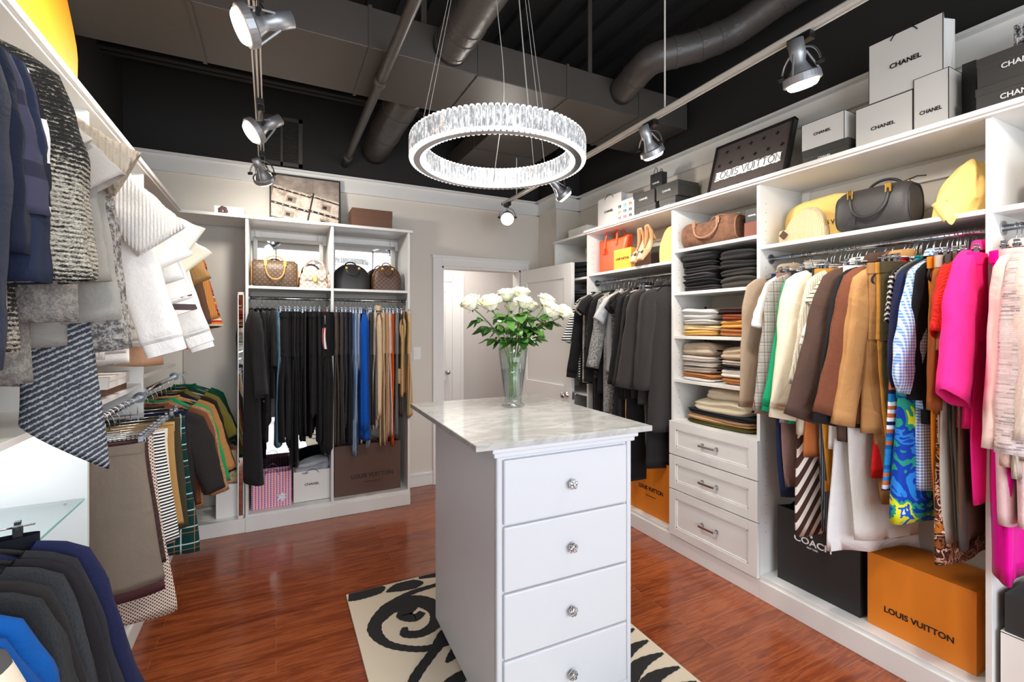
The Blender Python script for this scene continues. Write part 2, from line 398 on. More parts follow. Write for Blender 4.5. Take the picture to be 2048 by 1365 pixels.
# smaller flat duct branching behind it
t = thing('branch_duct', 'short black flat duct running to the back wall behind the ring lamp', 'air duct', (onZ(2.93,938,306)[0], DY1, 2.93))
box('duct_body', 0, 0.012, 0, 0.62, YB-DY1-0.02, 0.16, M['black_duct'], t, 0.004)
box('flange_seam', -0.005, 0.55, -0.005, 0.625, 0.565, 0.165, M['black_duct'], t)
def round_duct(label, path, r, seams):
    t = thing('round_duct', label, 'air duct', path[0])
    P = [Vector(p)-Vector(path[0]) for p in path]
    # smooth
    Q = []
    for i in range(len(P)-1):
        for k in range(8):
            Q.append(P[i].lerp(P[i+1], k/8))
    Q.append(P[-1])
    for _ in range(3): Q = [Q[0]]+[(Q[i-1]+Q[i]*2+Q[i+1])/4 for i in range(1, len(Q)-1)]+[Q[-1]]
    MB().tube(Q, r, 28).build('duct_body', M['black_round'], t, smooth=True)
    for s_ in seams:
        i = max(1, min(len(Q)-2, int(s_*(len(Q)-1)))); dv = (Q[i+1]-Q[i]).normalized()
        MB().tube([Q[i]-dv*0.012, Q[i]+dv*0.012], r*1.035, 28).build('duct_seam', M['black_round'], t)
p1 = onY(DY0, 900, 92)
round_duct('fat black round duct running into the flat duct left of the lamp wires', [(p1[0], YF, 3.01), (p1[0], 0.6, 3.01), (p1[0], DY0-0.35, 3.01), (p1[0], DY0-0.008, 3.01)], 0.10, (0.3, 0.55, 0.75, 0.85, 0.97))
p2 = onY(3.9, 765, 280)
round_duct('black round duct between the flat duct and the back wall', [(p2[0], DY1+0.01, 3.02), (p2[0], 3.6, 3.02), (p2[0], YB-0.02, 3.02)], 0.115, (0.3, 0.65))
round_duct('black flexible round duct bending over the right track', [(onY(DY0, 1240, 150)[0], DY0-0.008, 3.03), onZ(3.06, 1300, 118), onZ(3.12, 1400, 92), onZ(3.2, 1470, 62), onZ(3.3, 1570, -10), onZ(3.34, 1700, -90)], 0.085, (0.1, 0.3, 0.42, 0.5, 0.6, 0.8))
pa = onY(YB, 689, 322)
pa = (pa[0], YB-0.002, 2.862)
t = thing('sprinkler_pipe', 'thin black pipe running to the back wall left of the lamp', 'pipe', pa)
MB().tube([(0, 0, 0), (0, -2, 0.0), (0, -5.5, 0.0)], 0.027, 14).build('pipe_body', M['black_round'], t, smooth=True)
for y in (-0.18, -1.5, -2.6): MB().tube([(0, y, 0), (0, y-0.07, 0)], 0.035, 14).build('coupling', M['black_round'], t, smooth=True)
# black steel joist along the back
t = thing('steel_joist', 'black steel beam under the ceiling close to the back wall', 'beam', (0, 3.75, 3.2))
mb = MB().box(XL, -0.05, 0, XR-0.02, 0.05, 0.012).box(XL, -0.006, 0, XR-0.02, 0.006, 0.28).box(XL, -0.05, 0.27, XR-0.02, 0.05, 0.285)
mb.build('flange', M['black_wall'], t)
v0 = onY(YB, 520, 326); v1 = onY(YB, 605, 242)
t = thing('return_air_grille', 'black louvred air grille high on the back wall', 'air vent', (v0[0], YB-0.001, v0[2]))
w_, h_ = v1[0]-v0[0], v1[2]-v0[2]
MB().box(0, -0.012, 0, 0.03, 0, h_).box(w_-0.03, -0.012, 0, w_, 0, h_).box(0, -0.012, 0, w_, 0, 0.03).box(0, -0.012, h_-0.03, w_, 0, h_).box(w_/2-0.008, -0.012, 0, w_/2+0.008, 0, h_).build('frame', M['black_duct'], t)
mb = MB()
for k in range(16):
    z = 0.035+k*(h_-0.07)/16
    mb.add([(0.03, -0.010, z), (w_-0.03, -0.010, z), (w_-0.03, -0.002, z+0.012), (0.03, -0.002, z+0.012)], [(0, 1, 2, 3)])
mb.build('louvre', M['black_duct'], t, solid=0.002)

# ================================================================== CLOSET UNITS
WH = M['white']
def pin_holes(mb, x, y0, y1, z0, z1):
    z = z0
    while z < z1:
        for y in (y0, y1): mb.box(x-0.0006, y-0.0022, z-0.0022, x+0.0006, y+0.0022, z+0.0022, 1)
        z += 0.05
def rod(parent, x0, x1, y, z):
    mb = MB().tube([(x0, y, z), (x1, y, z)], 0.0125, 14)
    o = mb.build('hanging_rod', M['chrome'], parent, smooth=True)
    for x, sg in ((x0, 1), (x1, -1)):
        MB().tube([(x, y, z), (x+sg*0.006, y, z)], 0.027, 16).build('rod_socket', M['steel'], o, smooth=False)
TOP = 2.25
def unit(label, loc, rotz, w, depth, shelves=(), rods=(), drawers=(), left=True, right=True, back='white', holes=False, base_front=-0.0, top=TOP, vshelf=None):
    t = thing('closet_unit', label, 'closet unit', loc, rotz)
    T = 0.019
    mb = MB()
    def panel(x):
        q = MB().box(x, 0, 0.10, x+T, depth, top, 0)
        if holes: pin_holes(q, x, 0.05, depth-0.06, 0.35, top-0.08); pin_holes(q, x+T, 0.05, depth-0.06, 0.35, top-0.08)
        q.build('side_panel', [WH, M['carton_grey']], t, bevel=0.0012)
    if left: panel(-T/2)
    if right: panel(w-T/2)
    x0, x1 = T/2, w-T/2
    e0 = -T/2 if left else T/2; e1 = w+T/2 if right else w-T/2
    if back: box('back_panel', x0, depth-0.012, 0.12, x1, depth-0.004, top, M['wall'] if back == 'white' else M[back], t)
    box('plinth', e0, -0.012, 0, e1, depth, 0.10, WH, t, 0.003)
    box('bottom_shelf', x0, 0.0, 0.10, x1, depth-0.012, 0.122, WH, t, 0.0015)
    for z in shelves: box('shelf', x0, 0.004, z-0.02, x1, depth-0.014, z, WH, t, 0.0015)
    for (y, z) in rods: rod(t, x0, x1, y, z)
    box('support_rail', x0, depth-0.03, top-0.10, x1, depth-0.012, top-0.02, WH, t, 0.001)
    for bx in (x0+0.03, x1-0.07): box('rail_bracket', bx, depth-0.05, top-0.085, bx+0.04, depth-0.03, top-0.02, WH, t, 0.003)
    for (z0, z1) in drawers:
        d = thing('drawer', None, None); d.parent = t; d.name = 'drawer'
        dm = MB(); g = 0.002; a, b = -T/2+0.001, w+T/2-0.001; y0, y1 = -0.022, -0.002
        fr = 0.055
        dm.box(a, y0, z0+g, a+fr, y1, z1-g).box(b-fr, y0, z0+g, b, y1, z1-g).box(a+fr, y0, z0+g, b-fr, y1, z0+fr).box(a+fr, y0, z1-fr, b-fr, y1, z1-g).box(a+fr, y0+0.009, z0+fr, b-fr, y1, z1-fr)
        dm.box(a+fr, y0+0.004, z0+fr, a+fr+0.01, y1, z1-fr).box(b-fr-0.01, y0+0.004, z0+fr, b-fr, y1, z1-fr).box(a+fr, y0+0.004, z0+fr, b-fr, y1, z0+fr+0.01).box(a+fr, y0+0.004, z1-fr-0.01, b-fr, y1, z1-fr)
        dm.build('drawer_front', WH, d, bevel=0.0015)
        cx, cz = (a+b)/2, (z0+z1)/2
        hm = MB().box(cx-0.058, y0-0.026, cz-0.007, cx-0.046, y0+0.009, cz+0.007).box(cx+0.046, y0-0.026, cz-0.007, cx+0.058, y0+0.009, cz+0.007).box(cx-0.058, y0-0.03, cz-0.006, cx+0.058, y0-0.022, cz+0.006)
        hm.box(cx-0.062, y0+0.004, cz-0.011, cx-0.042, y0+0.010, cz+0.011).box(cx+0.042, y0+0.004, cz-0.011, cx+0.062, y0+0.010, cz+0.011)
        hm.build('handle', M['chrome'], d, bevel=0.0015)
    return t
FR = 2.35; RD = XR-FR
R90 = -pi/2
# right wall, from the far end to the near end (local x runs towards the camera)
unit('narrow white shelf unit behind the open door, holding folded dark clothes', (FR, 3.768, 0), R90, 0.52, RD, shelves=(1.58, 1.90, 1.25, 0.9, 0.5), holes=True)
unit('white hanging bay of black clothes right of the open door', (FR, 3.248, 0), R90, 0.95, RD, shelves=(1.915,), rods=((0.09, 1.84),), left=False, right=False)
unit('white shelf tower with folded sweaters above three drawers', (FR, 2.298, 0), R90, 0.62, RD, shelves=(1.98, 1.70, 1.415, 1.13, 0.86), drawers=((0.635, 0.857), (0.409, 0.633), (0.105, 0.407)), holes=True)
unit('wide white hanging bay of colourful clothes right of the drawers', (FR, 1.678, 0), R90, 0.925, RD, shelves=(1.915,), rods=((0.09, 1.847),), left=False, holes=False)
unit('white hanging bay with pale pink jackets at the right edge', (FR, 0.753, 0), R90, 0.95, RD, shelves=(1.915,), rods=((0.09, 1.847),), left=False)
t = thing('top_board', 'long white crown shelf above the right wall closets', 'shelf', (FR, 3.248, TOP), R90)
MB().box(-0.012, -0.02, 0, 3.5, RD-0.01, 0.022).box(-0.012, -0.034, 0.010, 3.5, -0.018, 0.03).build('board', WH, t, bevel=0.002)
t = thing('top_board', 'short lower white top shelf at the far corner of the right wall', 'shelf', (FR, 3.768, TOP), R90)
box('board', -0.012, -0.012, 0, 0.506, RD-0.01, 0.02, WH, t, 0.002)
ZR = TOP+0.0305-0.0085; ZTOP = TOP+0.022
# back wall
FB = 3.856; BD = YB-FB
unit('white hanging bay with a mirror cubby and black clothes on the back wall', (-0.187, FB, 0), 0, 0.576, BD, shelves=(1.77,), rods=((0.069, 1.685),), right=False, back=None)
unit('white hanging bay with a mirror cubby and pale trousers on the back wall', (0.389, FB, 0), 0, 0.595, BD, shelves=(1.77,), rods=((0.069, 1.685),), back=None)
t = thing('top_board', 'white top shelf above the back wall closet', 'shelf', (-0.66, FB, TOP), 0)
box('board', 0.0, -0.015, 0, 1.675, BD-0.005, 0.022, WH, t, 0.002)
t = thing('wall_panel', 'plain beige grey panel left of the black clothes on the back wall', 'panel', (XL+0.36, YB-0.012, 0.1))
box('panel_board', 0, 0, 0, 0.42, 0.01, TOP-0.101, M['beige_panel'], t, 0.001)
t = thing('corner_base', 'low white base board in the back left corner', 'base', (XL+0.005, FB, 0))
box('base_board', 0, -0.004, 0, 0.783, BD-0.02, 0.10, WH, t, 0.002)
# left wall (local x runs away from the camera)
FL = -0.60; LD = FL-XL-0.005; L90 = pi/2
unit('white left wall closet bay holding dark jackets nearest the camera', (FL, 0.55, 0), L90, 0.99, LD, shelves=(1.19,), rods=((0.05, 2.10), (0.09, 1.07)), right=False, left=True)
unit('white left wall bay with a lit glass display', (FL, 1.54, 0), L90, 0.64, LD, shelves=(1.19,), rods=((0.05, 2.10),), left=False)
unit('white left wall bay with skirts below and pale tops above', (FL, 2.18, 0), L90, 0.78, LD, shelves=(1.19,), rods=((0.05, 2.10), (0.01, 1.12)), left=False)
unit('white left wall bay with short coats in the back left corner', (FL, 2.96, 0), L90, 0.88, LD, shelves=(1.23,), rods=((0.05, 2.10), (0.01, 1.14)), left=False, right=False)
t = thing('top_board', 'white top shelf along the left wall closets', 'shelf', (FL, 0.55, TOP), L90)
MB().box(0, -0.015, 0, 3.30, LD, 0.022).box(0, -0.028, 0.008, 3.29, -0.012, 0.03).build('board', WH, t, bevel=0.002)
# ================================================================== ISLAND
IA = -radians(1.5)
t = thing('island_cabinet', 'white freestanding island chest with four drawers and crystal knobs', 'cabinet', (0.593, 1.443, 0), IA)
WI = M['white_gloss']
IW, ID, IH = 0.755, 0.95, 1.058
b0, b1, f0, f1 = 0.085, IW-0.088, 0.022, ID-0.17
box('carcass', b0, f0+0.012, 0.05, b1, f1, IH-0.03, WI, t, 0.002)
MB().box(b0, f0, 0.05, b0+0.022, f0+0.03, IH-0.03).build('corner_post', WI, t, bevel=0.008)
MB().box(b1-0.022, f0, 0.05, b1, f0+0.03, IH-0.03).build('corner_post', WI, t, bevel=0.008)
MB().box(b0-0.022, f0-0.016, IH-0.016, b1+0.022, f1+0.02, IH).box(b0-0.012, f0-0.006, IH-0.034, b1+0.012, f1+0.01, IH-0.016).build('top_moulding', WI, t, bevel=0.004)
def clover_knob(parent, x, y, z):
    mb = MB().lathe([(0.0, 0), (0.008, 0), (0.008, -0.012), (0.0, -0.012)], 12, axis='y', cx=x, cy=y, cz=z)
    for k in range(5):
        a = 2*pi*k/5+0.3; cx, cz = x+0.0105*cos(a), z+0.0105*sin(a)
        mb.lathe([(0.0, -0.010), (0.0085, -0.012), (0.0102, -0.018), (0.007, -0.024), (0.0, -0.025)], 7, axis='y', cx=cx, cy=y, cz=cz)
    mb.lathe([(0.0, -0.012), (0.009, -0.016), (0.006, -0.029), (0.0, -0.030)], 8, axis='y', cx=x, cy=y, cz=z)
    return mb.build('knob', M['crystal_knob'], parent)
q = NT('faceted_crystal'); v = q.coord('Object')
q.base(q.ramp(q.noise(v, 210, 2, 0.6), [(0.35, (0.12, 0.12, 0.13)), (0.6, (0.92, 0.93, 0.95))])); q.rough(0.08); q.b.inputs['Metallic'].default_value = 0.75
M['crystal_knob'] = q.m
zt = IH-0.045; dh = 0.2335
for k in range(4):
    d = thing('drawer', None, None); d.parent = t
    z1 = zt-k*dh; z0 = z1-dh+0.006
    box('drawer_front', b0+0.026, f0-0.004, z0, b1-0.026, f0+0.02, z1, WI, d, 0.006)
    clover_knob(d, (b0+b1)/2+0.005, f0-0.004, z0+dh*0.5-0.005)
box('bottom_rail', b0+0.02, f0+0.004, 0.05, b1-0.02, f0+0.03, zt-4*dh+0.002, WI, t, 0.002)
for (x, y) in ((b0+0.03, f0+0.04), (b1-0.03, f0+0.04), (b0+0.03, f1-0.04), (b1-0.03, f1-0.04)):
    mb = MB().lathe([(0.0, -0.011), (0.018, -0.011), (0.020, 0), (0.018, 0.011), (0.0, 0.011)], 16, axis='x', cx=x, cy=y, cz=0.0325).box(x-0.013, y-0.01, 0.03, x+0.013, y+0.01, 0.052)
    mb.build('caster', M['black_plastic'], t)
t = thing('marble_top', 'white marble slab with grey veins on top of the island', 'countertop', (0.593, 1.443, IH), IA)
box('marble_slab', 0, 0, 0.0, IW, ID, 0.022, M['marble'], t, 0.003)
MZ = IH+0.022

# ================================================================== RUG
def rug():
    t = thing('floor_rug', 'cream rug with black scroll and leaf pattern under the island', 'rug', (0.341, 0.62, 0.0))
    w, l = 1.222, 2.07
    CR = NT('cream_pile'); CR.base(srgb((222, 206, 182))); CR.rough(0.95); CR.bump(CR.noise(CR.coord(), 420, 2), 0.5, 0.004)
    BK = NT('black_pile'); BK.base(srgb((34, 33, 33))); BK.rough(0.95); BK.bump(BK.noise(BK.coord(), 420, 2), 0.5, 0.004)
    mb = MB()
    mb.grid(lambda u, v: (w*u, l*v, 0.012), 2, 2, 0)
    mb.box(0, 0, 0.001, w, l, 0.0118, 0)
    zc_ = [0.0126]
    def inrug(p): return (min(max(p[0], 0.002), w-0.002), min(max(p[1], 0.002), l-0.002))
    def stroke(pts, ws, n=40):
        # smooth ribbon through points with widths
        P = [Vector((p[0], p[1], 0)) for p in pts]; out = []
        def cr(a, b, c, d, s): return 0.5*((2*b)+(-a+c)*s+(2*a-5*b+4*c-d)*s*s+(-a+3*b-3*c+d)*s**3)
        m = len(P); L = []; Wd = []
        for i in range(m-1):
            a, b, c, d = P[max(i-1, 0)], P[i], P[i+1], P[min(i+2, m-1)]
            for k in range(n//(m-1)+2):
                s_ = k/(n//(m-1)+2); L.append(cr(a, b, c, d, s_)); Wd.append(max(0.001, ws[i]*(1-s_)+ws[i+1]*s_))
        L.append(P[-1]); Wd.append(max(0.001, ws[-1]))
        vs = []; zc_[0] += 0.00006; z = zc_[0]
        for i, p in enumerate(L):
            tg = (L[min(i+1, len(L)-1)]-L[max(i-1, 0)]).normalized(); nn = Vector((-tg.y, tg.x, 0))
            e = sin(i*1.7)*0.0015
            for sg in (-1, 1):
                qq = p+nn*sg*(Wd[i]+e); qx, qy = inrug(qq); vs.append((qx, qy, z))
        fs = [(2*i, 2*i+1, 2*i+3, 2*i+2) for i in range(len(L)-1)]
        mb.add(vs, fs, 1)
    # coordinates: x across from the left edge, y from the near edge; back edge is y = 2.07
    T = l
    stroke([(0.0, T-0.02), (0.06, T-0.035), (0.16, T-0.03), (0.20, T-0.005)], [0.05, 0.05, 0.045, 0.01])
    stroke([(0.20, T-0.075), (0.27, T-0.06), (0.36, T-0.065), (0.41, T-0.075)], [0.004, 0.045, 0.05, 0.01])
    stroke([(0.40, T-0.01), (0.5, T-0.02), (0.7, T-0.05)], [0.015, 0.03, 0.04])
    # big scroll
    stroke([(0.62, T-0.13), (0.45, T-0.13), (0.30, T-0.15), (0.16, T-0.23), (0.085, T-0.36), (0.11, T-0.49), (0.20, T-0.58), (0.30, T-0.62), (0.42, T-0.60)], [0.012, 0.018, 0.022, 0.03, 0.035, 0.022, 0.020, 0.022, 0.03], 90)
    stroke([(0.12, T-0.33), (0.18, T-0.24), (0.28, T-0.22), (0.36, T-0.26), (0.40, T-0.36), (0.36, T-0.46), (0.28, T-0.50), (0.21, T-0.47), (0.22, T-0.42)], [0.01, 0.055, 0.06, 0.05, 0.045, 0.035, 0.028, 0.026, 0.012], 90)
    stroke([(0.30, T-0.27), (0.24, T-0.32), (0.28, T-0.37), (0.33, T-0.34)], [0.03, 0.04, 0.03, 0.02])
    stroke([(0.10, T-0.88), (0.18, T-0.76), (0.28, T-0.66), (0.38, T-0.56), (0.41, T-0.53)], [0.02, 0.024, 0.024, 0.04, 0.02])
    stroke([(0.02, T-0.96), (0.10, T-0.86), (0.16, T-0.78)], [0.012, 0.018, 0.01])
    stroke([(0.32, T-0.74), (0.40, T-0.69), (0.50, T-0.67), (0.62, T-0.72)], [0.006, 0.04, 0.055, 0.03])
    stroke([(0.44, T-0.58), (0.50, T-0.53), (0.60, T-0.50)], [0.01, 0.03, 0.03])
    stroke([(0.20, T-0.93), (0.30, T-0.86), (0.45, T-0.84), (0.60, T-0.88)], [0.02, 0.03, 0.035, 0.03])
    stroke([(0.05, T-1.15), (0.2, T-1.05), (0.4, T-1.02), (0.6, T-1.1)], [0.02, 0.04, 0.05, 0.03])
    # right side: large black leaf with thin cream veins between its blades
    for k in range(6):
        y = 1.16-k*0.085
        stroke([(0.74, y-0.34+k*0.02), (0.90, y-0.16+k*0.01), (1.06, y-0.05), (w-0.015, y-0.02-k*0.01)], [0.05, 0.040, 0.032, 0.006])
    stroke([(0.72, 0.52), (0.9, 0.58), (1.05, 0.60), (w-0.02, 0.54)], [0.03, 0.06, 0.045, 0.008])
    stroke([(0.62, 0.34), (0.85, 0.42), (1.0, 0.44), (w-0.03, 0.36)], [0.02, 0.05, 0.04, 0.005])
    mb.build('rug_pile', [CR.m, BK.m], t, fixn=False)
rug()

# ================================================================== RING LAMP
def ring_lamp():
    cx, cy, zb, H_, R = 0.791, 1.695, 2.125, 0.082, 0.342
    t = thing('ring_chandelier', 'round crystal ring lamp hanging over the island', 'pendant lamp', (cx, cy, zb))
    Ri = R-0.048
    def annulus(r0, r1, z0, z1, m, name, n=96):
        MB().lathe([(r0, z0), (r1, z0), (r1, z1), (r0, z1)], n, closed=True).build(name, m, t, smooth=False)
    annulus(Ri+0.012, R-0.012, -0.004, 0.002, M['chrome'], 'bottom_ring')
    annulus(Ri+0.012, R-0.012, H_-0.002, H_+0.004, M['chrome'], 'top_ring')
    annulus(Ri+0.018, R-0.018, 0.004, H_-0.004, M['ring_led'], 'led_band')
    N = 100
    def crystal(r, ang, n, wd):
        mb = MB(); h0, h1 = 0.0, H_; dpt = 0.010
        c_, s_ = cos(ang), sin(ang)
        prof = [(-wd, -dpt*0.3), (-wd*0.45, -dpt), (wd*0.45, -dpt), (wd, -dpt*0.3), (wd, dpt*0.5), (-wd, dpt*0.5)]
        vs = []
        for (h, sc) in ((h0, 0.8), (h0+0.006, 1.0), (h1-0.006, 1.0), (h1, 0.8)):
            for (tx, ry) in prof:
                tx *= sc; rr = r-ry*n*sc
                vs.append((rr*c_-tx*s_, rr*s_+tx*c_, h))
        m = 6; fs = []
        for i in range(3):
            for k in range(m): fs.append((i*m+k, i*m+(k+1) % m, (i+1)*m+(k+1) % m, (i+1)*m+k))
        fs.append(tuple(range(m))); fs.append(tuple(3*m+k for k in range(m)))
        return vs, fs
    wd = pi*R/N*0.86
    for k in range(N):
        vs, fs = crystal(R-0.004, 2*pi*k/N, 1, wd)
        MB().add(vs, fs).build('crystal', M['crystal'], t)
    mb = MB()
    for k in range(N):
        vs, fs = crystal(Ri+0.004, 2*pi*(k+0.5)/N, -1, pi*Ri/N*0.86); mb.add(vs, fs)
    o = mb.build('inner_crystal_row', M['crystal'], t); o['kind'] = 'stuff'
    zc = CZ-zb
    MB().lathe([(0.0, zc), (0.075, zc), (0.075, zc-0.03), (0.0, zc-0.03)], 32).build('canopy', M['chrome'], t)
    for a in (0.5, 0.5+2*pi/3, 0.5+4*pi/3):
        for da in (-0.09, 0.09):
            x, y = (R-0.024)*cos(a+da), (R-0.024)*sin(a+da)
            MB().tube([(x, y, H_), (0.03*cos(a), 0.03*sin(a), zc-0.03)], 0.0011, 6).build('suspension_wire', M['cable'], t)
    pts = [(0.008*sin(z*9)+0.02*sin(z*4.1+1), 0.006*cos(z*7), z) for z in [0.03+(zc-0.06)*k/30 for k in range(31)]]
    pts = [(p[0]*min(1, (zc-p[2])*4), p[1], p[2]) for p in pts]
    MB().tube([(Ri*cos(1.2), Ri*sin(1.2), 0.02), (Ri*0.7*cos(1.2), Ri*0.7*sin(1.2), 0.05)]+[(p[0]+0.0, p[1]+0.0, p[2]+0.12) for p in pts[2:-3]]+[(0, 0, zc-0.03)], 0.0017, 6).build('power_cable', M['cable'], t, smooth=True)
    for nm, z, rx_, pw_ in (('ring_fill_down', -0.006, 0, 46), ('ring_fill_up', H_+0.006, pi, 7)):  # unseen spots added at the ring's centre to brighten room and ceiling
        ld = bpy.data.lights.new(nm, 'SPOT'); ld.energy = pw_; ld.color = (1, 0.96, 0.91); ld.spot_size = radians(172); ld.spot_blend = 0.5; ld.shadow_soft_size = 0.22
        lo = bpy.data.objects.new(nm, ld); COL.objects.link(lo); lo.parent = t; lo.location = (0, 0, z); lo.rotation_euler = (rx_, 0, 0)
ring_lamp()

# ================================================================== TRACK LIGHTS
TZ = 2.585
def track(label, x0, y0, x1, y1, rods):
    L = math.hypot(x1-x0, y1-y0)
    t = thing('lighting_track', label, 'light track', (x0, y0, TZ), math.atan2(y1-y0, x1-x0)-pi/2)
    mb = MB().box(-0.018, 0, 0.0, -0.012, L, 0.022).box(0.012, 0, 0.0, 0.018, L, 0.022).box(-0.018, 0, 0.016, 0.018, L, 0.022).box(-0.004, 0, 0.004, 0.004, L, 0.016)
    mb.build('track_rail', M['track'], t, bevel=0.001)
    box('track_slot', -0.012, 0.0, 0.012, 0.012, L, 0.0155, M['black_plastic'], t)
    box('end_cap', -0.019, L, -0.001, 0.019, L+0.02, 0.023, M['black_plastic'], t, 0.002)
    for y in rods: MB().tube([(0, y, 0.02), (0, y, CZ-TZ)], 0.0045, 8).build('support_rod', M['track'], t)
    return t
track('white lighting track hanging on the left side of the ceiling', -0.035, -1.2, -0.088, 3.62, (1.0, 4.2))
track('white lighting track hanging on the right side of the ceiling', 1.72, -1.2, 1.862, 3.86, (1.25, onX(1.80, 1328, 215)[1]+1.2, onX(1.86, 1034, 388)[1]+1.2))
def spot(label, x, y, aim, power=22, zdrop=0.13, yoke_rot=0.0, col=(1.0, 0.93, 0.84)):
    # aim: direction vector of the beam
    t = thing('track_spotlight', label, 'spotlight', (x, y, TZ-0.001))
    MB().box(-0.016, -0.045, -0.03, 0.016, 0.045, 0.0).lathe([(0.014, -0.03), (0.014, -0.045), (0, -0.045)], 12).build('track_adapter', M['black_plastic'], t, bevel=0.002)
    A = Vector(aim).normalized(); side = A.cross(Vector((0, 0, 1))).normalized()
    if side.length < 0.1: side = Vector((1, 0, 0))
    C = Vector((0, 0, -zdrop))
    # yoke: arch from adapter round both sides of the head
    for sg in (-1, 1):
        pts = []
        for k in range(13):
            a = k/12*pi/2
            pts.append(Vector((0, 0, -0.045))+side*sg*0.074*sin(a)+Vector((0, 0, -(zdrop-0.045)*(1-cos(a))*1.0)))
        pts.append(C+side*sg*0.066)
        o = MB().tube(pts, 0.0045, 8).build('yoke', M['steel'], t, smooth=True)
        MB().tube([C+side*sg*0.060, C+side*sg*0.085], 0.009, 10).build('pivot_knob', M['black_plastic'], o)
    rot = A.to_track_quat('Z', 'Y').to_matrix().to_4x4(); Mx = Matrix.Translation(C) @ rot
    # housing profile along beam axis (z+ = light exit)
    mb = MB().lathe([(0.0, -0.115), (0.027, -0.112), (0.028, -0.055), (0.022, -0.03), (0.03, -0.01), (0.050, 0.03), (0.050, 0.045)], 28)
    mb.move(Mx); hs = mb.build('lamp_housing', M['grey_metal'], t, smooth=True)
    mb = MB().lathe([(0.058, 0.015), (0.064, 0.02), (0.066, 0.045), (0.062, 0.048), (0.054, 0.048), (0.054, 0.02)], 32, closed=True)
    mb.move(Mx); mb.build('rim_ring', M['grey_metal'], t, bevel=0.001)
    for k in range(3):
        a = 2*pi*k/3+0.5
        mb = MB().tube([(0.028*cos(a), 0.028*sin(a), -0.06), (0.060*cos(a), 0.060*sin(a), 0.02)], 0.004, 8); mb.move(Mx); mb.build('cage_arm', M['grey_metal'], t)
    mb = MB().lathe([(0.052, 0.042), (0.053, 0.055), (0.045, 0.064), (0.0, 0.068)], 28); mb.move(Mx); mb.build('bulb', M['bulb'], t, smooth=True)
    cab = [Vector((0.005, 0.03, -0.04)), Vector((0.03, 0.05, -0.07)), Vector((0.03, 0.03, -0.1))+Vector((0, 0, 0)), C-A*0.112]
    MB().tube(cab, 0.003, 6).build('power_cord', M['black_plastic'], t, smooth=True)
    d = bpy.data.lights.new('spot_beam', 'SPOT'); d.energy = power; d.color = col; d.spot_size = radians(160); d.spot_blend = 1.0; d.shadow_soft_size = 0.05
    o = bpy.data.objects.new('spot_beam', d); COL.objects.link(o); o.parent = t; o.location = C+A*0.075; o.rotation_euler = A.to_track_quat('-Z', 'Y').to_euler()
    return t
PW = 39
spot('track spotlight nearest the camera on the left track', -0.053, 1.72, (-0.85, -0.05, -0.42), PW)
spot('middle track spotlight on the left track', -0.068, 2.62, (-0.80, -0.15, -0.62), PW*1.4)
spot('last track spotlight on the left track, in front of the framed picture', -0.080, 3.40, (0.30, 0.75, -0.60), PW*1.3)
spot('track spotlight above the right wall boxes, nearest the camera', 1.785, 1.10, (0.30, 0.0, -1.0), PW)
spot('track spotlight between the ring lamp and the framed sign', 1.81, 1.93, (0.55, 0.1, -0.85), PW)
spot('track spotlight just right of the ring lamp, aimed at the small boxes', 1.832, 2.86, (0.75, -0.1, -0.75), PW*0.9)
spot('track spotlight at the far end of the right track, shining towards the camera', 1.857, 3.78, (-0.38, -0.75, -0.52), PW*1.2)
spot('track spotlight on the left track behind the camera', -0.04, 0.4, (-0.8, 0.3, -0.6), PW)
spot('track spotlight on the right track behind the camera', 1.76, 0.2, (0.6, 0.2, -0.8), PW)

# ================================================================== VASE AND ROSES
VX, VY = 1.050, 2.075
def vase():
    t = thing('glass_vase', 'tall flared clear glass vase of roses on the marble top', 'vase', (VX, VY, MZ))
    prof = [(0.0, 0.0), (0.050, 0.0), (0.058, 0.006), (0.052, 0.014), (0.040, 0.022), (0.044, 0.045), (0.055, 0.13), (0.066, 0.22), (0.074, 0.292), (0.071, 0.292), (0.063, 0.22), (0.052, 0.13), (0.040, 0.048), (0.030, 0.034), (0.0, 0.032)]
    MB().lathe(prof, 40).build('vase_glass', M['pane'], t, smooth=True)
    MB().lathe([(0.0, 0.036), (0.029, 0.037), (0.0385, 0.05), (0.0505, 0.13), (0.057, 0.185), (0.0, 0.185)], 32).build('water', M['pane'], t, smooth=True)
vase()
q = NT('rose_petal'); v = q.coord('Object'); zz = q.xyz(v)[2]
q.base(q.ramp(q.noise(v, 30, 3), [(0.3, srgb((236, 232, 190))), (0.7, srgb((250, 247, 232)))])); q.rough(0.6); q.b.inputs['Subsurface Weight'].default_value = 0.15; q.b.inputs['Subsurface Radius'].default_value = (0.02, 0.015, 0.008)
M['petal'] = q.m
q = NT('rose_leaf'); v = q.coord('Object'); q.base(q.ramp(q.noise(v, 14, 3), [(0.3, srgb((34, 74, 30))), (0.7, srgb((84, 128, 52)))])); q.rough(0.35); q.bump(q.noise(v, 90, 3), 0.3, 0.002); M['leaf'] = q.m
q = NT('rose_stem'); v = q.coord('Object'); q.base(q.ramp(q.noise(v, 40, 3), [(0.3, srgb((70, 104, 40))), (0.7, srgb((126, 152, 72)))])); q.rough(0.5); M['stem'] = q.m
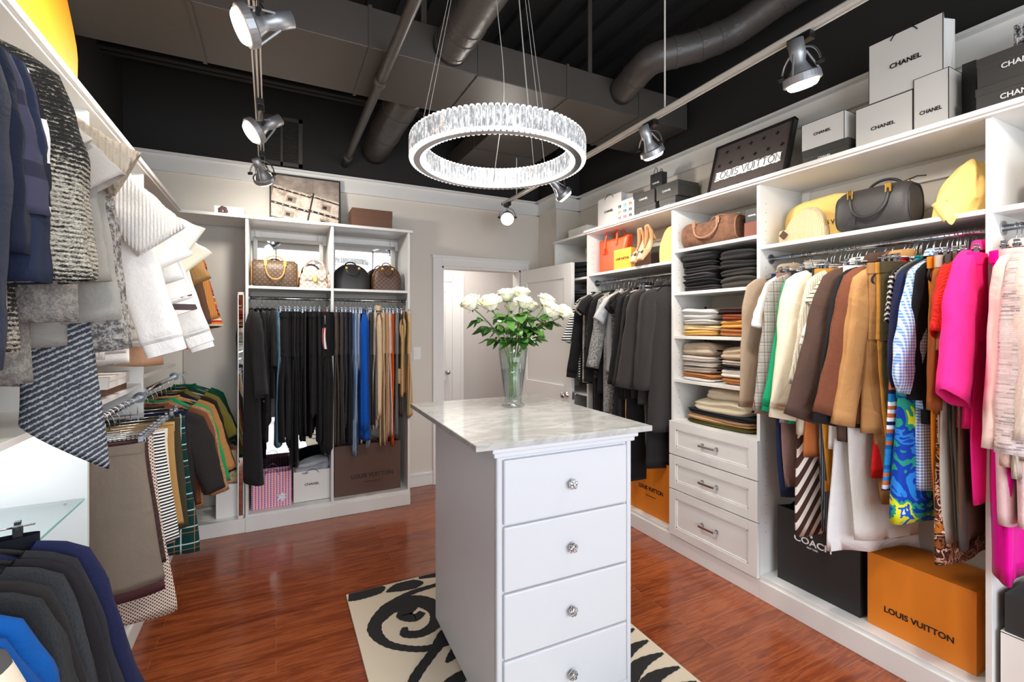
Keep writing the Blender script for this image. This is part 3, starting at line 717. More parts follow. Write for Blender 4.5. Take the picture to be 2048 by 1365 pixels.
def petal(mb, ang, r0, h, open_, wid, lift, seed):
    rr = random.Random(seed)
    jit = [rr.uniform(-1, 1) for _ in range(6)]
    def fn(u, v):
        a = ang+(u-0.5)*wid*(0.55+0.9*math.sin(min(1, v*1.15+0.12)*pi*0.62))
        curl = max(0, v-0.72)*1.6*open_
        rad = r0*(0.35+0.9*math.sin(v*pi*0.5)**0.8)+curl*0.028+0.0015*jit[0]*v+0.002*sin(u*7+jit[1]*3)*v
        z = lift+h*v*(1-0.12*(2*u-1)**2*v)-curl*0.012*open_+0.0025*sin(u*9+jit[2]*4)*v
        return (rad*cos(a), rad*sin(a), z)
    mb.grid(fn, 9, 8)
def leaf_mesh(mb, L=0.06, Wd=0.022, bend=0.5, M4=None):
    st = len(mb.v)
    def fn(u, v):
        w = Wd*math.sin(pi*v**0.8)**0.9*(1+0.06*sin(v*40)); x = (u-0.5)*2*w
        return (x, L*v, -bend*L*v*v*0.5+0.35*abs(x)+0.002*sin(v*14))
    mb.grid(fn, 7, 14)
    if M4 is not None: mb.move(M4, st)
heads = [  # px, py, dy(depth offset), size, tilt
 (948, 606, -0.04, 1.0, -0.7, 'leftmost white rose leaning out over the vase'),
 (985, 607, -0.08, 1.05, -0.2, 'cream rose right beside the leftmost one'),
 (1014, 592, 0.04, 1.0, -0.1, 'tall cream rose near the top centre of the bouquet'),
 (1041, 588, 0.0, 0.95, 0.0, 'highest yellowish white rose of the bouquet'),
 (1046, 606, -0.05, 0.95, 0.15, 'fluffy white rose just below the highest one'),
 (1061, 614, 0.10, 0.8, 0.2, 'small rose at the back right of the middle'),
 (1022, 616, 0.12, 0.7, 0.0, 'small rose bud half hidden at the back centre'),
 (1088, 602, 0.02, 0.95, 0.35, 'open rose with yellow heart on the right'),
 (1096, 620, -0.06, 1.15, 0.4, 'large white rose low on the right front'),
 (1122, 624, 0.05, 1.0, 0.8, 'rightmost white rose, hanging outwards')]
for i, (px, py, dy, sz, tilt, lab) in enumerate(heads):
    hx_, hy_, hz_ = onY(VY+dy, px, py)
    ang = random.Random(i).uniform(0, 6)
    bx, by = 0.018*cos(ang*1.7), 0.018*sin(ang*1.7)
    base = Vector((VX+bx, VY+by, MZ+0.045)); top = Vector((hx_, hy_, hz_-0.03*sz))
    neck = Vector((VX+(hx_-VX)*0.28, VY+(hy_-VY)*0.28, MZ+0.29))
    # keep the stem inside the rim
    dv = Vector((neck.x-VX, neck.y-VY, 0)); 
    if dv.length > 0.052: dv = dv.normalized()*0.052; neck.x, neck.y = VX+dv.x, VY+dv.y
    t = thing('white_rose', lab, 'rose', base)
    P = []
    for k in range(17):
        s_ = k/16; P.append(base*(1-s_)**2+(neck*2-(base+top)/2)*2*s_*(1-s_)+top*s_*s_)
    P = [p-base for p in P]
    MB().tube(P, 0.0032, 8).build('stem', M['stem'], t, smooth=True)
    tg = (P[-1]-P[-2]).normalized()
    axis = (tg*0.5+Vector((cos(YAW)*tilt*0.25, -sin(YAW)*tilt*0.25, 0.6))+Vector((-0.12*_s, -0.12*_c, 0))).normalized()
    Mx = Matrix.Translation(P[-1]) @ axis.to_track_quat('Z', 'Y').to_matrix().to_4x4() @ Matrix.Scale(sz, 4)
    mb = MB(); rs = random.Random(i+50)
    for (n, r0, h, op, wd, lf) in ((5, 0.034, 0.050, 0.75, 1.7, 0.000), (5, 0.030, 0.056, 0.45, 1.7, 0.002), (5, 0.024, 0.060, 0.2, 1.8, 0.004), (4, 0.018, 0.060, 0.08, 2.0, 0.006), (3, 0.012, 0.058, 0.0, 2.3, 0.008), (2, 0.006, 0.056, 0.0, 3.0, 0.008)):
        a0 = rs.uniform(0, 6)
        for k in range(n): petal(mb, a0+2*pi*k/n+rs.uniform(-0.1, 0.1), r0, h*rs.uniform(0.94, 1.05), op*rs.uniform(0.7, 1.3), wd, lf, i*100+n*10+k)
    mb.move(Mx); mb.build('bloom', M['petal'], t, smooth=True, solid=0.0006)
    mb = MB()
    for k in range(5):
        a = k*2*pi/5
        leaf_mesh(mb, 0.032*sz, 0.005, 0.4, Mx @ Matrix.Rotation(a, 4, 'Z') @ Matrix.Rotation(0.1, 4, 'X'))
    mb.build('sepals', M['leaf'], t, smooth=True)
    for k in range(3):
        s_ = (0.62, 0.74, 0.86)[k]; idx = int(s_*16); p = P[idx]
        a = rs.uniform(0, 2*pi)
        out = Vector((cos(a), sin(a), 0.35))
        MB().tube([p, p+out*0.03], 0.0012, 6).build('leaf_stalk', M['stem'], t)
        mb = MB()
        for (da, ll) in ((0, 1.15), (0.9, 0.85), (-0.9, 0.85)):
            d = Matrix.Rotation(da, 3, 'Z') @ out
            q4 = Vector((d.x, d.y, rs.uniform(-0.3, 0.25))).to_track_quat('Y', 'Z').to_matrix().to_4x4()
            leaf_mesh(mb, 0.078*ll, 0.029*ll, 0.7, Matrix.Translation(p+out*0.028) @ q4 @ Matrix.Rotation(rs.uniform(-0.5, 0.5), 4, 'Y'))
        mb.build('leaf', M['leaf'], t, smooth=True)
# ================================================================== BOXES, CARRIER BAGS, SIGNS
# local frame of these builders: x to the right along the front, y away from the viewer, z up; origin front-bottom-left
def place(mode, a, b, z):
    """mode R: right wall, a = front X, b = left end Y. mode B: back wall, a = left X, b = front Y."""
    return ((a, b, z), R90) if mode == 'R' else ((a, b, z), 0.0)
def gift_box(name, label, mode, a, b, z, w, d, h, m, text=None, tfit=None, tm=None, ty=0.5, tx=0.5, lid=None, edge=None, cat='box', group=None, rz=0.0):
    loc, r = place(mode, a, b, z); t = thing(name, label, cat, loc, r+rz, group)
    if lid:
        box('box_base', 0.002, 0.002, 0, w-0.002, d-0.002, h-0.01, m, t, 0.0012); box('lid', 0, 0, h-lid, w, d, h, m, t, 0.0015)
    else: box('box_base', 0, 0, 0, w, d, h, m, t, 0.0015)
    if edge:
        mb = MB(); e = 0.0022
        for (x0, x1, z0, z1) in ((0, w, h-e, h), (0, e, 0, h), (w-e, w, 0, h)): mb.box(x0, -0.0008, z0, x1, 0.001, z1)
        mb.box(w-0.001, 0, h-e, w+0.0008, d, h).box(w-0.001, d-e, 0, w+0.0008, d, h)
        mb.build('edge_trim', edge, t)
    if text: lettering(text, 0.03, t, (w*tx, -0.0014, h*ty), tm or M['ink'], fit=tfit, weight=0.0006)
    return t
def carrier(name, label, mode, a, b, z, w, d, h, m, text=None, tfit=None, tm=None, ty=0.5, tx=0.5, handle=None, taper=0.0, sub=None, subfit=None, edge=None, inner=None, rz=0.0, hh=0.06, lean=0.0):
    loc, r = place(mode, a, b, z); t = thing(name, label, 'shopping bag', loc, r+rz)
    k = d*taper; g = d*0.28
    vs = [(0, 0, 0), (w, 0, 0), (w, d, 0), (0, d, 0), (0, k, h), (w, k, h), (w-g*0.6, d/2, h), (w, d-k, h), (0, d-k, h), (g*0.6, d/2, h), (w, d/2, 0), (0, d/2, 0)]
    fs = [(0, 3, 2, 1), (0, 1, 5, 4), (3, 8, 7, 2), (1, 10, 6, 5), (10, 2, 7, 6), (0, 4, 9, 11), (11, 9, 8, 3)]
    mb = MB().add(vs, fs); mb.build('paper_body', m, t, solid=0.0012, fixn=False)
    MB().box(0.003, 0.001, h*0.0+0.001, w-0.003, 0.002, 0.003).build('base_fold', m, t)
    hm = handle or M['ink']
    for y in (k-0.002, d-k+0.002):
        pts = [(w*0.32, y, h-0.02)]+[(w*(0.32+0.36*s_/10), y, h-0.02+hh*math.sin(pi*s_/10)**0.6) for s_ in range(1, 10)]+[(w*0.68, y, h-0.02)]
        MB().tube(pts, 0.0022, 6).build('rope_handle', hm, t, smooth=True)
    if edge:
        mb = MB(); e = 0.002
        for (x0, x1, z0, z1) in ((0, e, 0, h), (w-e, w, 0, h), (0, w, 0, e)): mb.box(x0, -0.0015, z0, x1, 0.0, z1)
        if taper == 0: mb.build('edge_trim', edge, t)
    ry = lambda f: k*f-0.0025
    rot = (pi/2-math.atan2(-k, h)*-1, 0, 0) if k else (pi/2, 0, 0)
    if text: lettering(text, 0.03, t, (w*tx, ry(ty), h*ty), tm or M['ink'], rot=(pi/2-math.atan2(k, h), 0, 0), fit=tfit, weight=0.0006)
    if sub: lettering(sub, 0.01, t, (w*tx, ry(ty-0.13), h*(ty-0.13)), tm or M['ink'], rot=(pi/2-math.atan2(k, h), 0, 0), fit=subfit)
    return t
PW_, BC, CG = M['paper_white'], M['box_black'], M['carton_grey']
M['lv_orange'] = plain('bright_orange_paper', (222, 128, 26), 0.6)
M['lv_yellow'] = plain('yellow_orange_paper', (238, 164, 52), 0.6)
M['lv_brown'] = plain('dark_brown_paper', (92, 66, 56), 0.35)
M['brown_box'] = plain('brown_carton', (104, 70, 52), 0.6)
M['red_brown_box'] = plain('red_brown_carton', (120, 66, 48), 0.6)
XB = 2.45
def yX(px, X=XB): return onX(X, px)[1]
def zX(px, py, X=XB): return onX(X, px, py)[2]
# --- above the right wall, far to near
y0, y1 = yX(1133), yX(1170)
gift_box('shoe_box', 'plain white box on the far corner shelf left of the shopping bag', 'R', 2.47, min(y0, 3.74), TOP+0.021, 0.30, 0.2, 0.11, PW_, lid=0.03)
y0, y1 = yX(1168), yX(1229)
carrier('shopping_bag', 'white paper bag with black lettering beside the printed shoe box', 'R', XB, 3.235, ZTOP, 0.30, 0.12, 0.275, PW_, 'CHANEL', (0.115, 0.020), ty=0.56, tx=0.48, hh=0.035)
t = gift_box('shoe_box', 'white box printed with rows of small coloured shoes', 'R', XB, yX(1234), ZTOP, 0.20, 0.2, 0.20, PW_)
sc = [(60, 60, 70), (110, 190, 180), (230, 120, 60), (200, 170, 60), (60, 120, 120), (70, 70, 80), (150, 120, 90), (230, 90, 100), (60, 60, 66)]
k = 0
for r_ in range(3):
    for c_ in range(3):
        mb = MB()
        for sg in (-1, 1):
            cx = 0.035+c_*0.062+sg*0.009; cz = 0.155-r_*0.045
            mb.add([(cx-0.008, -0.0012, cz+0.014), (cx+0.008, -0.0012, cz+0.014), (cx+sg*0.001+0.006, -0.0012, cz-0.004), (cx, -0.0012, cz-0.014), (cx-0.006, -0.0012, cz-0.004)], [(0, 1, 2, 3, 4)])
        mb.build('printed_shoe', plain('print_ink', sc[k], 0.5), t); k += 1
def cbox(label, px0, px1, pyt, z, m, h=None, d=0.2, text=True, tm=None, X=XB, edge=None, name='gift_box', tf=0.40):
    y0, y1 = yX(px0, X), yX(px1, X); w = y0-y1
    if h is None: h = zX(px0, pyt, X)-z
    return gift_box(name, label, 'R', X, y0, z, w, d, h, m, 'CHANEL' if text else None, (w*tf, w*tf*0.17), tm, edge=edge, lid=None if edge else h*0.3)
h1 = 0.105
cbox('grey shop box at the bottom left of the black box cluster', 1268, 1311, 0, ZTOP, CG, h=h1, d=0.18, tm=M['white_ink'])
cbox('grey shop box at the bottom right of the black box cluster', 1318, 1351, 0, ZTOP, CG, h=h1, d=0.18, tm=M['white_ink'])
cbox('grey shop box stacked upper left in the black box cluster', 1266, 1309, 0, ZTOP+h1+0.001, CG, h=0.10, d=0.18, tm=M['white_ink'])
cbox('grey shop box stacked upper right in the black box cluster', 1312, 1356, 0, ZTOP+h1+0.001, CG, h=0.105, d=0.2, tm=M['white_ink'])
y0 = yX(1301, 2.5); zz = ZTOP+2*h1+0.0025
carrier('shopping_bag', 'tiny black gift bag with ribbon on top of the box cluster', 'R', 2.50, y0, zz-0.004, 0.115, 0.05, 0.125, BC, 'CHANEL', (0.07, 0.012), tm=M['white_ink'], ty=0.42)
# framed sign
def framed_sign():
    y0, y1 = 2.117, 1.60; w = y0-y1
    t = thing('framed_sign', 'leaning black framed sign with backlit lettering and flower motifs', 'sign', (2.45, y0, ZTOP+0.001), R90)
    lean = -radians(16); h = 0.375
    Mx = Matrix.Rotation(lean, 4, 'X')
    PK = plain('purple_black_print', (96, 86, 84), 0.7, bump=(35, 0.2, 0.002)); FRM = plain('black_frame', (40, 38, 38), 0.4)
    mb = MB().box(0.012, 0.004, 0.012, w-0.012, 0.022, h-0.012); mb.move(Mx); mb.build('printed_panel', PK, t)
    mb = MB()
    for (x0, x1, z0, z1) in ((0, w, 0, 0.014), (0, w, h-0.014, h), (0, 0.014, 0, h), (w-0.014, w, 0, h)): mb.box(x0, -0.006, z0, x1, 0.03, z1)
    mb.move(Mx); mb.build('frame', FRM, t, bevel=0.002)
    gl = NT('backlight_glow'); vv = gl.coord('Object'); o3 = gl.xyz(vv)
    gl.base((0.9, 0.9, 0.9, 1)); gl.b.inputs['Emission Color'].default_value = (1, 0.97, 0.92, 1); gl.b.inputs['Emission Strength'].default_value = 0.42
    def place_(ob, x, y, z, sc_=1): ob.matrix_local = Mx @ Matrix.Translation((x, y, z)) @ Matrix.Rotation(pi/2, 4, 'X')
    # lit halo strip with ragged edge behind the letters
    mb = MB(); n = 60; vs = []
    for i in range(n+1):
        x = 0.035+(w-0.08)*i/n; hh = 0.029+0.002*sin(i*1.9)+0.002*sin(i*0.7)
        vs += [(x, 0.0032, 0.155-hh+0.0), (x, 0.0032, 0.155+hh)]
    fs = [(2*i, 2*i+2, 2*i+3, 2*i+1) for i in range(n)]
    mb.add(vs, fs); mb.move(Mx); mb.build('light_strip', gl.m, t)
    # thin stroke capitals
    GL = {'L': [[(0, 1), (0, 0), (0.75, 0)]], 'O': [[(0.5+0.5*cos(2*pi*k/20), 0.5+0.5*sin(2*pi*k/20)) for k in range(21)]], 'U': [[(0, 1), (0, 0.35)]+[(0.42-0.42*cos(pi*k/8), 0.35-0.35*sin(pi*k/8)) for k in range(1, 8)]+[(0.84, 0.35), (0.84, 1)]],
          'I': [[(0, 0), (0, 1)]], 'S': [[(0.72, 0.85), (0.55, 0.98), (0.35, 1.0), (0.12, 0.92), (0.05, 0.75), (0.18, 0.58), (0.55, 0.45), (0.72, 0.28), (0.65, 0.08), (0.4, 0.0), (0.15, 0.03), (0.0, 0.17)]],
          'V': [[(0, 1), (0.45, 0), (0.9, 1)]], 'T': [[(0, 1), (0.8, 1)], [(0.4, 1), (0.4, 0)]], 'N': [[(0, 0), (0, 1), (0.8, 0), (0.8, 1)]]}
    adv = {'L': 1.0, 'O': 1.3, 'U': 1.15, 'I': 0.35, 'S': 1.05, 'V': 1.15, 'T': 1.05, 'N': 1.0, ' ': 0.35}
    word = 'LOUIS VUITTON'; tot = sum(adv[c] for c in word)-0.2; X0, WD, HT, Z0 = 0.042, w-0.086, 0.044, 0.133; px_ = X0
    mb = MB()
    for ch_ in word:
        for st_ in GL.get(ch_, []):
            mb.tube([(px_+a_*WD/tot, -0.0005, Z0+b_*HT) for a_, b_ in st_], 0.0019, 5)
        px_ += adv[ch_]*WD/tot
    mb.move(Mx); mb.build('lettering', M['ink'], t)
    k = 0
    for cx in range(6):
        for cz in range(4):
            x = 0.05+cx*0.083+(0.04 if cz % 2 else 0); z = 0.06+cz*0.085
            if x > w-0.04 or abs(z-0.155) < 0.02: continue
            mb = MB()
            for a in range(4):
                aa = a*pi/2+pi/4*(k % 2); dx, dz = cos(aa), sin(aa)
                mb.add([(x, 0.003, z), (x+dx*0.007-dz*0.005, 0.003, z+dz*0.007+dx*0.005), (x+dx*0.015, 0.003, z+dz*0.015), (x+dx*0.007+dz*0.005, 0.003, z+dz*0.007-dx*0.005)], [(0, 1, 2, 3)])
            mb.move(Mx); mb.build('flower_motif', M['ink'], t); k += 1
    return t
framed_sign()
# white box standing on black box
hb = 0.115
cbox('black shop box under a white box, right of the framed sign', 1604, 1697, 0, ZTOP, CG, h=hb, d=0.2, tm=M['white_ink'], tf=0.28)
t = cbox('white shop box standing on a black box, right of the framed sign', 1603, 1689, 252, ZTOP+hb+0.001, PW_, d=0.16, edge=M['ink'], tf=0.40)
t = cbox('wide white shop box under the big paper bag', 1711, 1826, 221, ZTOP, PW_, d=0.2, edge=M['ink'], tf=0.42)
zc = ZTOP+(zX(1711, 221)-ZTOP)
y0, y1 = yX(1827), yX(1898)
t = gift_box('gift_box', 'upright white shop box leaning beside the black cartons', 'R', XB, y0, ZTOP, y0-y1, 0.20, zX(1898, 128)-ZTOP-0.01, PW_, 'CHANEL', (0.075, 0.017), edge=M['ink'], ty=0.42)
gift_box('gift_box', 'slim black carton behind the upright white box', 'R', 2.56, y1-0.001, ZTOP, 0.045, 0.1, 0.30, BC)
# big bag on top, resting on the white boxes
zb_ = max(zc, ZTOP+0.20)+0.002
zc2 = ZTOP+(zX(1711, 221)-ZTOP)+0.003
t = carrier('shopping_bag', 'large white paper bag lying across the white shop boxes', 'R', 2.455, 1.196, zc2, 0.272, 0.10, 0.27, PW_, 'CHANEL', (0.115, 0.022), ty=0.50, tx=0.52, hh=0.03, edge=M['ink'])
# black boxes at the right edge
h1 = 0.115
y0 = yX(1957, 2.43)
for k, lab in enumerate(('black shop box at the top right edge, lower of two', 'black shop box at the top right edge, upper of two')):
    gift_box('gift_box', lab, 'R', 2.40+0.01*k, y0, ZTOP+k*(h1+0.002), 0.30, 0.22, h1, CG, 'CHANEL', (0.10, 0.020), M['white_ink'], tx=0.40, lid=0.03)
t = thing('photo_block', 'small black and silver glittering picture on the upper black box', 'picture', (2.47, yX(2027, 2.47), ZTOP+2*(h1+0.002)), R90)
q = NT('glitter_print'); v = q.coord(); q.base(q.ramp(q.noise(v, 60, 4, 0.8), [(0.45, (0.02, 0.02, 0.025)), (0.62, (0.9, 0.9, 0.92))])); q.rough(0.3)
box('print', 0, 0, 0, 0.2, 0.02, 0.10, q.m, t, 0.002)
# --- above the back wall closet
t = thing('framed_picture', 'large framed sepia photograph of stacked trunks leaning on the back wall', 'picture', (-0.046, 4.13, ZTOP+0.001), 0)
def trunk_picture(t):
    w, h = 0.53, 0.43; Mx = Matrix.Rotation(-radians(7), 4, 'X')
    mb = MB()
    for (x0, x1, z0, z1) in ((0, w, 0, 0.010), (0, w, h-0.010, h), (0, 0.010, 0, h), (w-0.010, w, 0, h)): mb.box(x0, 0, z0, x1, 0.03, z1)
    mb.move(Mx); mb.build('frame', plain('dark_frame', (46, 42, 42), 0.4), t, bevel=0.0015)
    q = NT('sepia_sky'); v = q.coord('Object'); 
    q.base(q.ramp(q.noise(v, 5, 4, 0.6), [(0.3, srgb((120, 108, 100))), (0.6, srgb((190, 176, 164))), (0.8, srgb((222, 208, 196)))])); q.rough(0.25)
    mb = MB().box(0.01, 0.012, 0.01, w-0.01, 0.02, h-0.01); mb.move(Mx); mb.build('photo_print', q.m, t)
    q = NT('trunk_print'); v = q.coord('Object'); q.base(q.ramp(q.noise(v, 14, 5, 0.7), [(0.3, srgb((132, 116, 106))), (0.5, srgb((206, 190, 176))), (0.75, srgb((240, 226, 212)))])); q.rough(0.3); A = q.m
    B = plain('trunk_seam_print', (52, 44, 42), 0.4); Cc = plain('trunk_plate_print', (150, 136, 124), 0.4)
    def quad(c, wv, hv, m, y): 
        p = [(c[0], y, c[1]), (c[0]+wv[0], y, c[1]+wv[1]), (c[0]+wv[0]+hv[0], y, c[1]+wv[1]+hv[1]), (c[0]+hv[0], y, c[1]+hv[1])]
        p = [(min(max(a, 0.011), w-0.011), b_, min(max(d, 0.011), h-0.011)) for a, b_, d in p]
        mb2.add(p, [(0, 1, 2, 3)], m)
    mb2 = MB()
    for (cx, cz, tw) in ((0.0, 0.20, 0.285), (0.275, 0.155, 0.25)):
        u = (tw*0.97, -tw*0.2); n = (0.028, 0.14)
        for k in range(3):
            o = (cx-0.028*k*0.6, cz-0.125*k)
            quad(o, u, n, 0, 0.0115-k*0.0001)
            quad((o[0]+n[0]*0.8, o[1]+n[1]*0.8), u, (0.003, 0.012), 1, 0.0108)
            quad(o, u, (0.002, 0.006), 1, 0.0108)
            for j in range(5):
                f = 0.1+0.19*j; quad((o[0]+u[0]*f+n[0]*0.84, o[1]+u[1]*f+n[1]*0.84), (0.012, -0.002), (0.001, 0.008), 0, 0.0102)
            quad((o[0]+u[0]*0.42, o[1]+u[1]*0.42+0.035), (0.07, -0.014), (0.01, 0.05), 2, 0.0105)
            quad((o[0]+u[0]*0.47, o[1]+u[1]*0.47+0.045), (0.03, -0.006), (0.005, 0.025), 1, 0.0100)
        quad((cx+u[0]-0.01, cz+u[1]-0.1), (0.012, -0.002), (0.05, 0.26), 1, 0.0099)
    mb2.move(Mx); mb2.build('trunk_image', [A, B, Cc], t, fixn=False)
trunk_picture(t)
t = thing('brown_box', 'dark brown lidded box with small gold script on the back shelf', 'box', (0.549, 3.97, ZTOP+0.001), 0)
box('box_base', 0.002, 0.002, 0, 0.323, 0.2, 0.13, M['brown_box'], t, 0.001); box('lid', 0, 0, 0.10, 0.325, 0.202, 0.168, M['brown_box'], t, 0.0015)
MB().tube([(0.175+0.0018*k, -0.0012, 0.020+0.006*sin(k*1.35)*(0.5+0.5*abs(sin(k*0.37)))) for k in range(64)], 0.0006, 5).build('gold_script', M['gold'], t)
t = thing('sample_box', 'small white box with brown flower on the back shelf', 'box', (-0.401, 4.0, ZTOP+0.001), 0)
box('box_base', 0, 0, 0, 0.19, 0.09, 0.082, PW_, t, 0.0015)
mb = MB(); 
for k in range(7):
    a = k*0.9; cx, cz = 0.055+0.018*cos(a), 0.045+0.022*sin(a)
    mb.lathe([(0.0, -0.0065), (0.012, -0.004), (0.016, 0.0)], 10, axis='y', cx=cx, cy=0.0, cz=cz)
mb.build('flower_ornament', plain('mauve_brown', (96, 70, 72), 0.7), t, smooth=True)
# --- back closet floor
NP = NT('pink_dot_paper'); v = NP.coord('Object', (1, 1, 1)); o3 = NP.xyz(v)
sx_ = NP.math('SINE', NP.math('MULTIPLY', o3[0], 2*pi/0.020)); sz_ = NP.math('SINE', NP.math('MULTIPLY', o3[2], 2*pi/0.014))
stripe = NP.math('GREATER_THAN', sx_, -0.15); dots = NP.math('GREATER_THAN', NP.math('ADD', NP.math('MULTIPLY', sz_, 0.5), NP.math('ABSOLUTE', sx_)), 0.55)
alt = NP.math('GREATER_THAN', NP.math('SINE', NP.math('MULTIPLY', o3[0], pi/0.020)), 0.0)
NP.base(NP.mix(NP.math('MULTIPLY', stripe, dots), srgb((240, 190, 205)), NP.mix(alt, srgb((200, 36, 62)), srgb((120, 64, 140))))); NP.rough(0.5)
ZB = 0.1225
t = carrier('shopping_bag', 'pink and purple dotted paper bag with silver star under the black clothes', 'B', -0.160, 3.93, ZB, 0.265, 0.13, 0.26, NP.m, handle=plain('purple_ribbon', (92, 40, 110), 0.4), hh=0.05)
mb = MB(); pts = []
for k in range(12):
    a = pi/2+k*pi/6; r = 0.042 if k % 2 == 0 else 0.02; pts.append((0.20+r*cos(a), 0.07+r*sin(a)))
mb.prism(pts, -0.004, -0.0015); mb.build('star_sticker', plain('silver_glitter', (200, 205, 212), 0.25, 0.8, bump=(150, 0.6, 0.004)), t)
t = carrier('shopping_bag', 'white paper bag holding grey tissue under the black trousers', 'B', 0.118, 3.945, ZB, 0.262, 0.14, 0.235, PW_, 'CHANEL', (0.105, 0.019), ty=0.56, hh=0.03, edge=M['ink'])
t = carrier('shopping_bag', 'large brown paper bag with dark lettering on the back closet floor', 'B', 0.412, 3.93, ZB, 0.52, 0.16, 0.40, M['lv_brown'], 'LOUIS VUITTON', (0.33, 0.034), ty=0.36, tx=0.56, handle=M['lv_brown'], sub='MAISON FONDEE EN 1854', subfit=(0.13, 0.006))
NF = NT('floral_paper'); v = NF.coord(); NF.base(NF.ramp(NF.noise(v, 22, 5, 0.7, 1.5), [(0.36, srgb((70, 110, 66))), (0.48, srgb((214, 196, 150))), (0.58, srgb((196, 106, 70))), (0.7, srgb((226, 120, 160)))])); NF.rough(0.5)
t = carrier('shopping_bag', 'floral printed paper bag standing on a white box in the back left corner', 'B', -0.372, 3.95, ZB+0.222, 0.17, 0.14, 0.235, NF.m, handle=plain('pink_cord', (206, 60, 90), 0.5))
gift_box('shoe_box', 'tall white box under the floral bag in the back left corner', 'B', -0.385, 3.93, ZB-0.022+0.0, 0.185, 0.2, 0.235, PW_, lid=0.05)
# leaning slim mirror beside the back closet
t = thing('leaning_mirror', 'slim white framed mirror leaning left of the back closet', 'mirror', (-0.245, 3.862, 0.101), -0.05)
MB().box(0, 0, 0.0, 0.006, 0.02, 1.62).box(0.034, 0, 0.0, 0.040, 0.02, 1.62).box(0, 0, 1.60, 0.04, 0.02, 1.62).box(0, 0, 0, 0.04, 0.02, 0.02).build('frame', M['trim'], t)
box('mirror_glass', 0.006, 0.004, 0.02, 0.034, 0.012, 1.60, M['mirror'], t)
# bevelled mirrors in the two cubbies and behind the clothes
def framed_mirror(label, x, y, z, w, h, lean):
    t = thing('wall_mirror', label, 'mirror', (x, y, z), 0)
    Mx = Matrix.Rotation(-lean, 4, 'X'); b = 0.03
    vs = [(0, 0.006, 0), (w, 0.006, 0), (w, 0.006, h), (0, 0.006, h), (b, 0, b), (w-b, 0, b), (w-b, 0, h-b), (b, 0, h-b)]
    mb = MB().add(vs, [(0, 1, 5, 4), (1, 2, 6, 5), (2, 3, 7, 6), (3, 0, 4, 7), (4, 5, 6, 7), (0, 3, 2, 1)]); mb.move(Mx); mb.build('mirror_glass', M['mirror'], t, fixn=True)
    return t
framed_mirror('slanted mirror in the left cubby of the back closet', -0.160, 4.20, 1.771, 0.51, 0.41, -0.03)
framed_mirror('slanted mirror in the right cubby of the back closet', 0.415, 4.20, 1.771, 0.53, 0.41, -0.035)
framed_mirror('low mirror on the closet wall behind the black clothes', -0.10, 4.215, 0.124, 0.46, 0.62, 0.0)
# --- right closet floor
t = carrier('shopping_bag', 'tall orange paper bag with blue handles left of the white drawers', 'R', 2.40, 2.80, ZB, 0.435, 0.16, 0.40, M['lv_orange'], 'LOUIS VUITTON', (0.24, 0.030), ty=0.46, tx=0.57, handle=plain('dark_blue_cord', (46, 44, 70), 0.5), sub='MAISON FONDEE EN 1854', subfit=(0.10, 0.006))
t = carrier('shopping_bag', 'large black paper bag with white lettering under the skirts', 'R', 2.42, 1.615, ZB, 0.40, 0.15, 0.39, plain('matt_black_paper', (38, 38, 39), 0.5), 'COACH', (0.185, 0.034), tm=M['white_ink'], ty=0.66, tx=0.46, handle=M['ink'])
lettering('NEW YORK', 0.01, t, (0.185, -0.003, 0.39*0.66-0.03), M['white_ink'], fit=(0.055, 0.009))
mb = MB()
mb.prism([(0.150, 0.295), (0.178, 0.290), (0.182, 0.300), (0.192, 0.304), (0.196, 0.313), (0.186, 0.315), (0.176, 0.310), (0.162, 0.312), (0.152, 0.306)], -0.0035, -0.0025)
mb.lathe([(0.0, -0.001), (0.007, -0.001), (0.007, 0.0), (0.0, 0.0)], 12, axis='y', cx=0.158, cy=-0.0025, cz=0.290); mb.lathe([(0.0, -0.001), (0.007, -0.001), (0.007, 0.0), (0.0, 0.0)], 12, axis='y', cx=0.180, cy=-0.0025, cz=0.288)
mb.build('carriage_emblem', M['white_ink'], t)
t = gift_box('gift_box', 'big orange lidded box on the closet floor below the brown trousers', 'R', 2.42, 1.185, ZB, 0.375, 0.25, 0.325, M['lv_orange'], 'LOUIS VUITTON', (0.24, 0.026), ty=0.30, tx=0.50, lid=0.0)
t = gift_box('gift_box', 'black carton on the closet floor at the right edge', 'R', 2.38, 0.72, ZB+0.24, 0.4, 0.25, 0.14, BC)
t = gift_box('shoe_box', 'large white box under the black carton at the right edge', 'R', 2.37, 0.73, ZB, 0.42, 0.26, 0.239, PW_, edge=M['ink'])
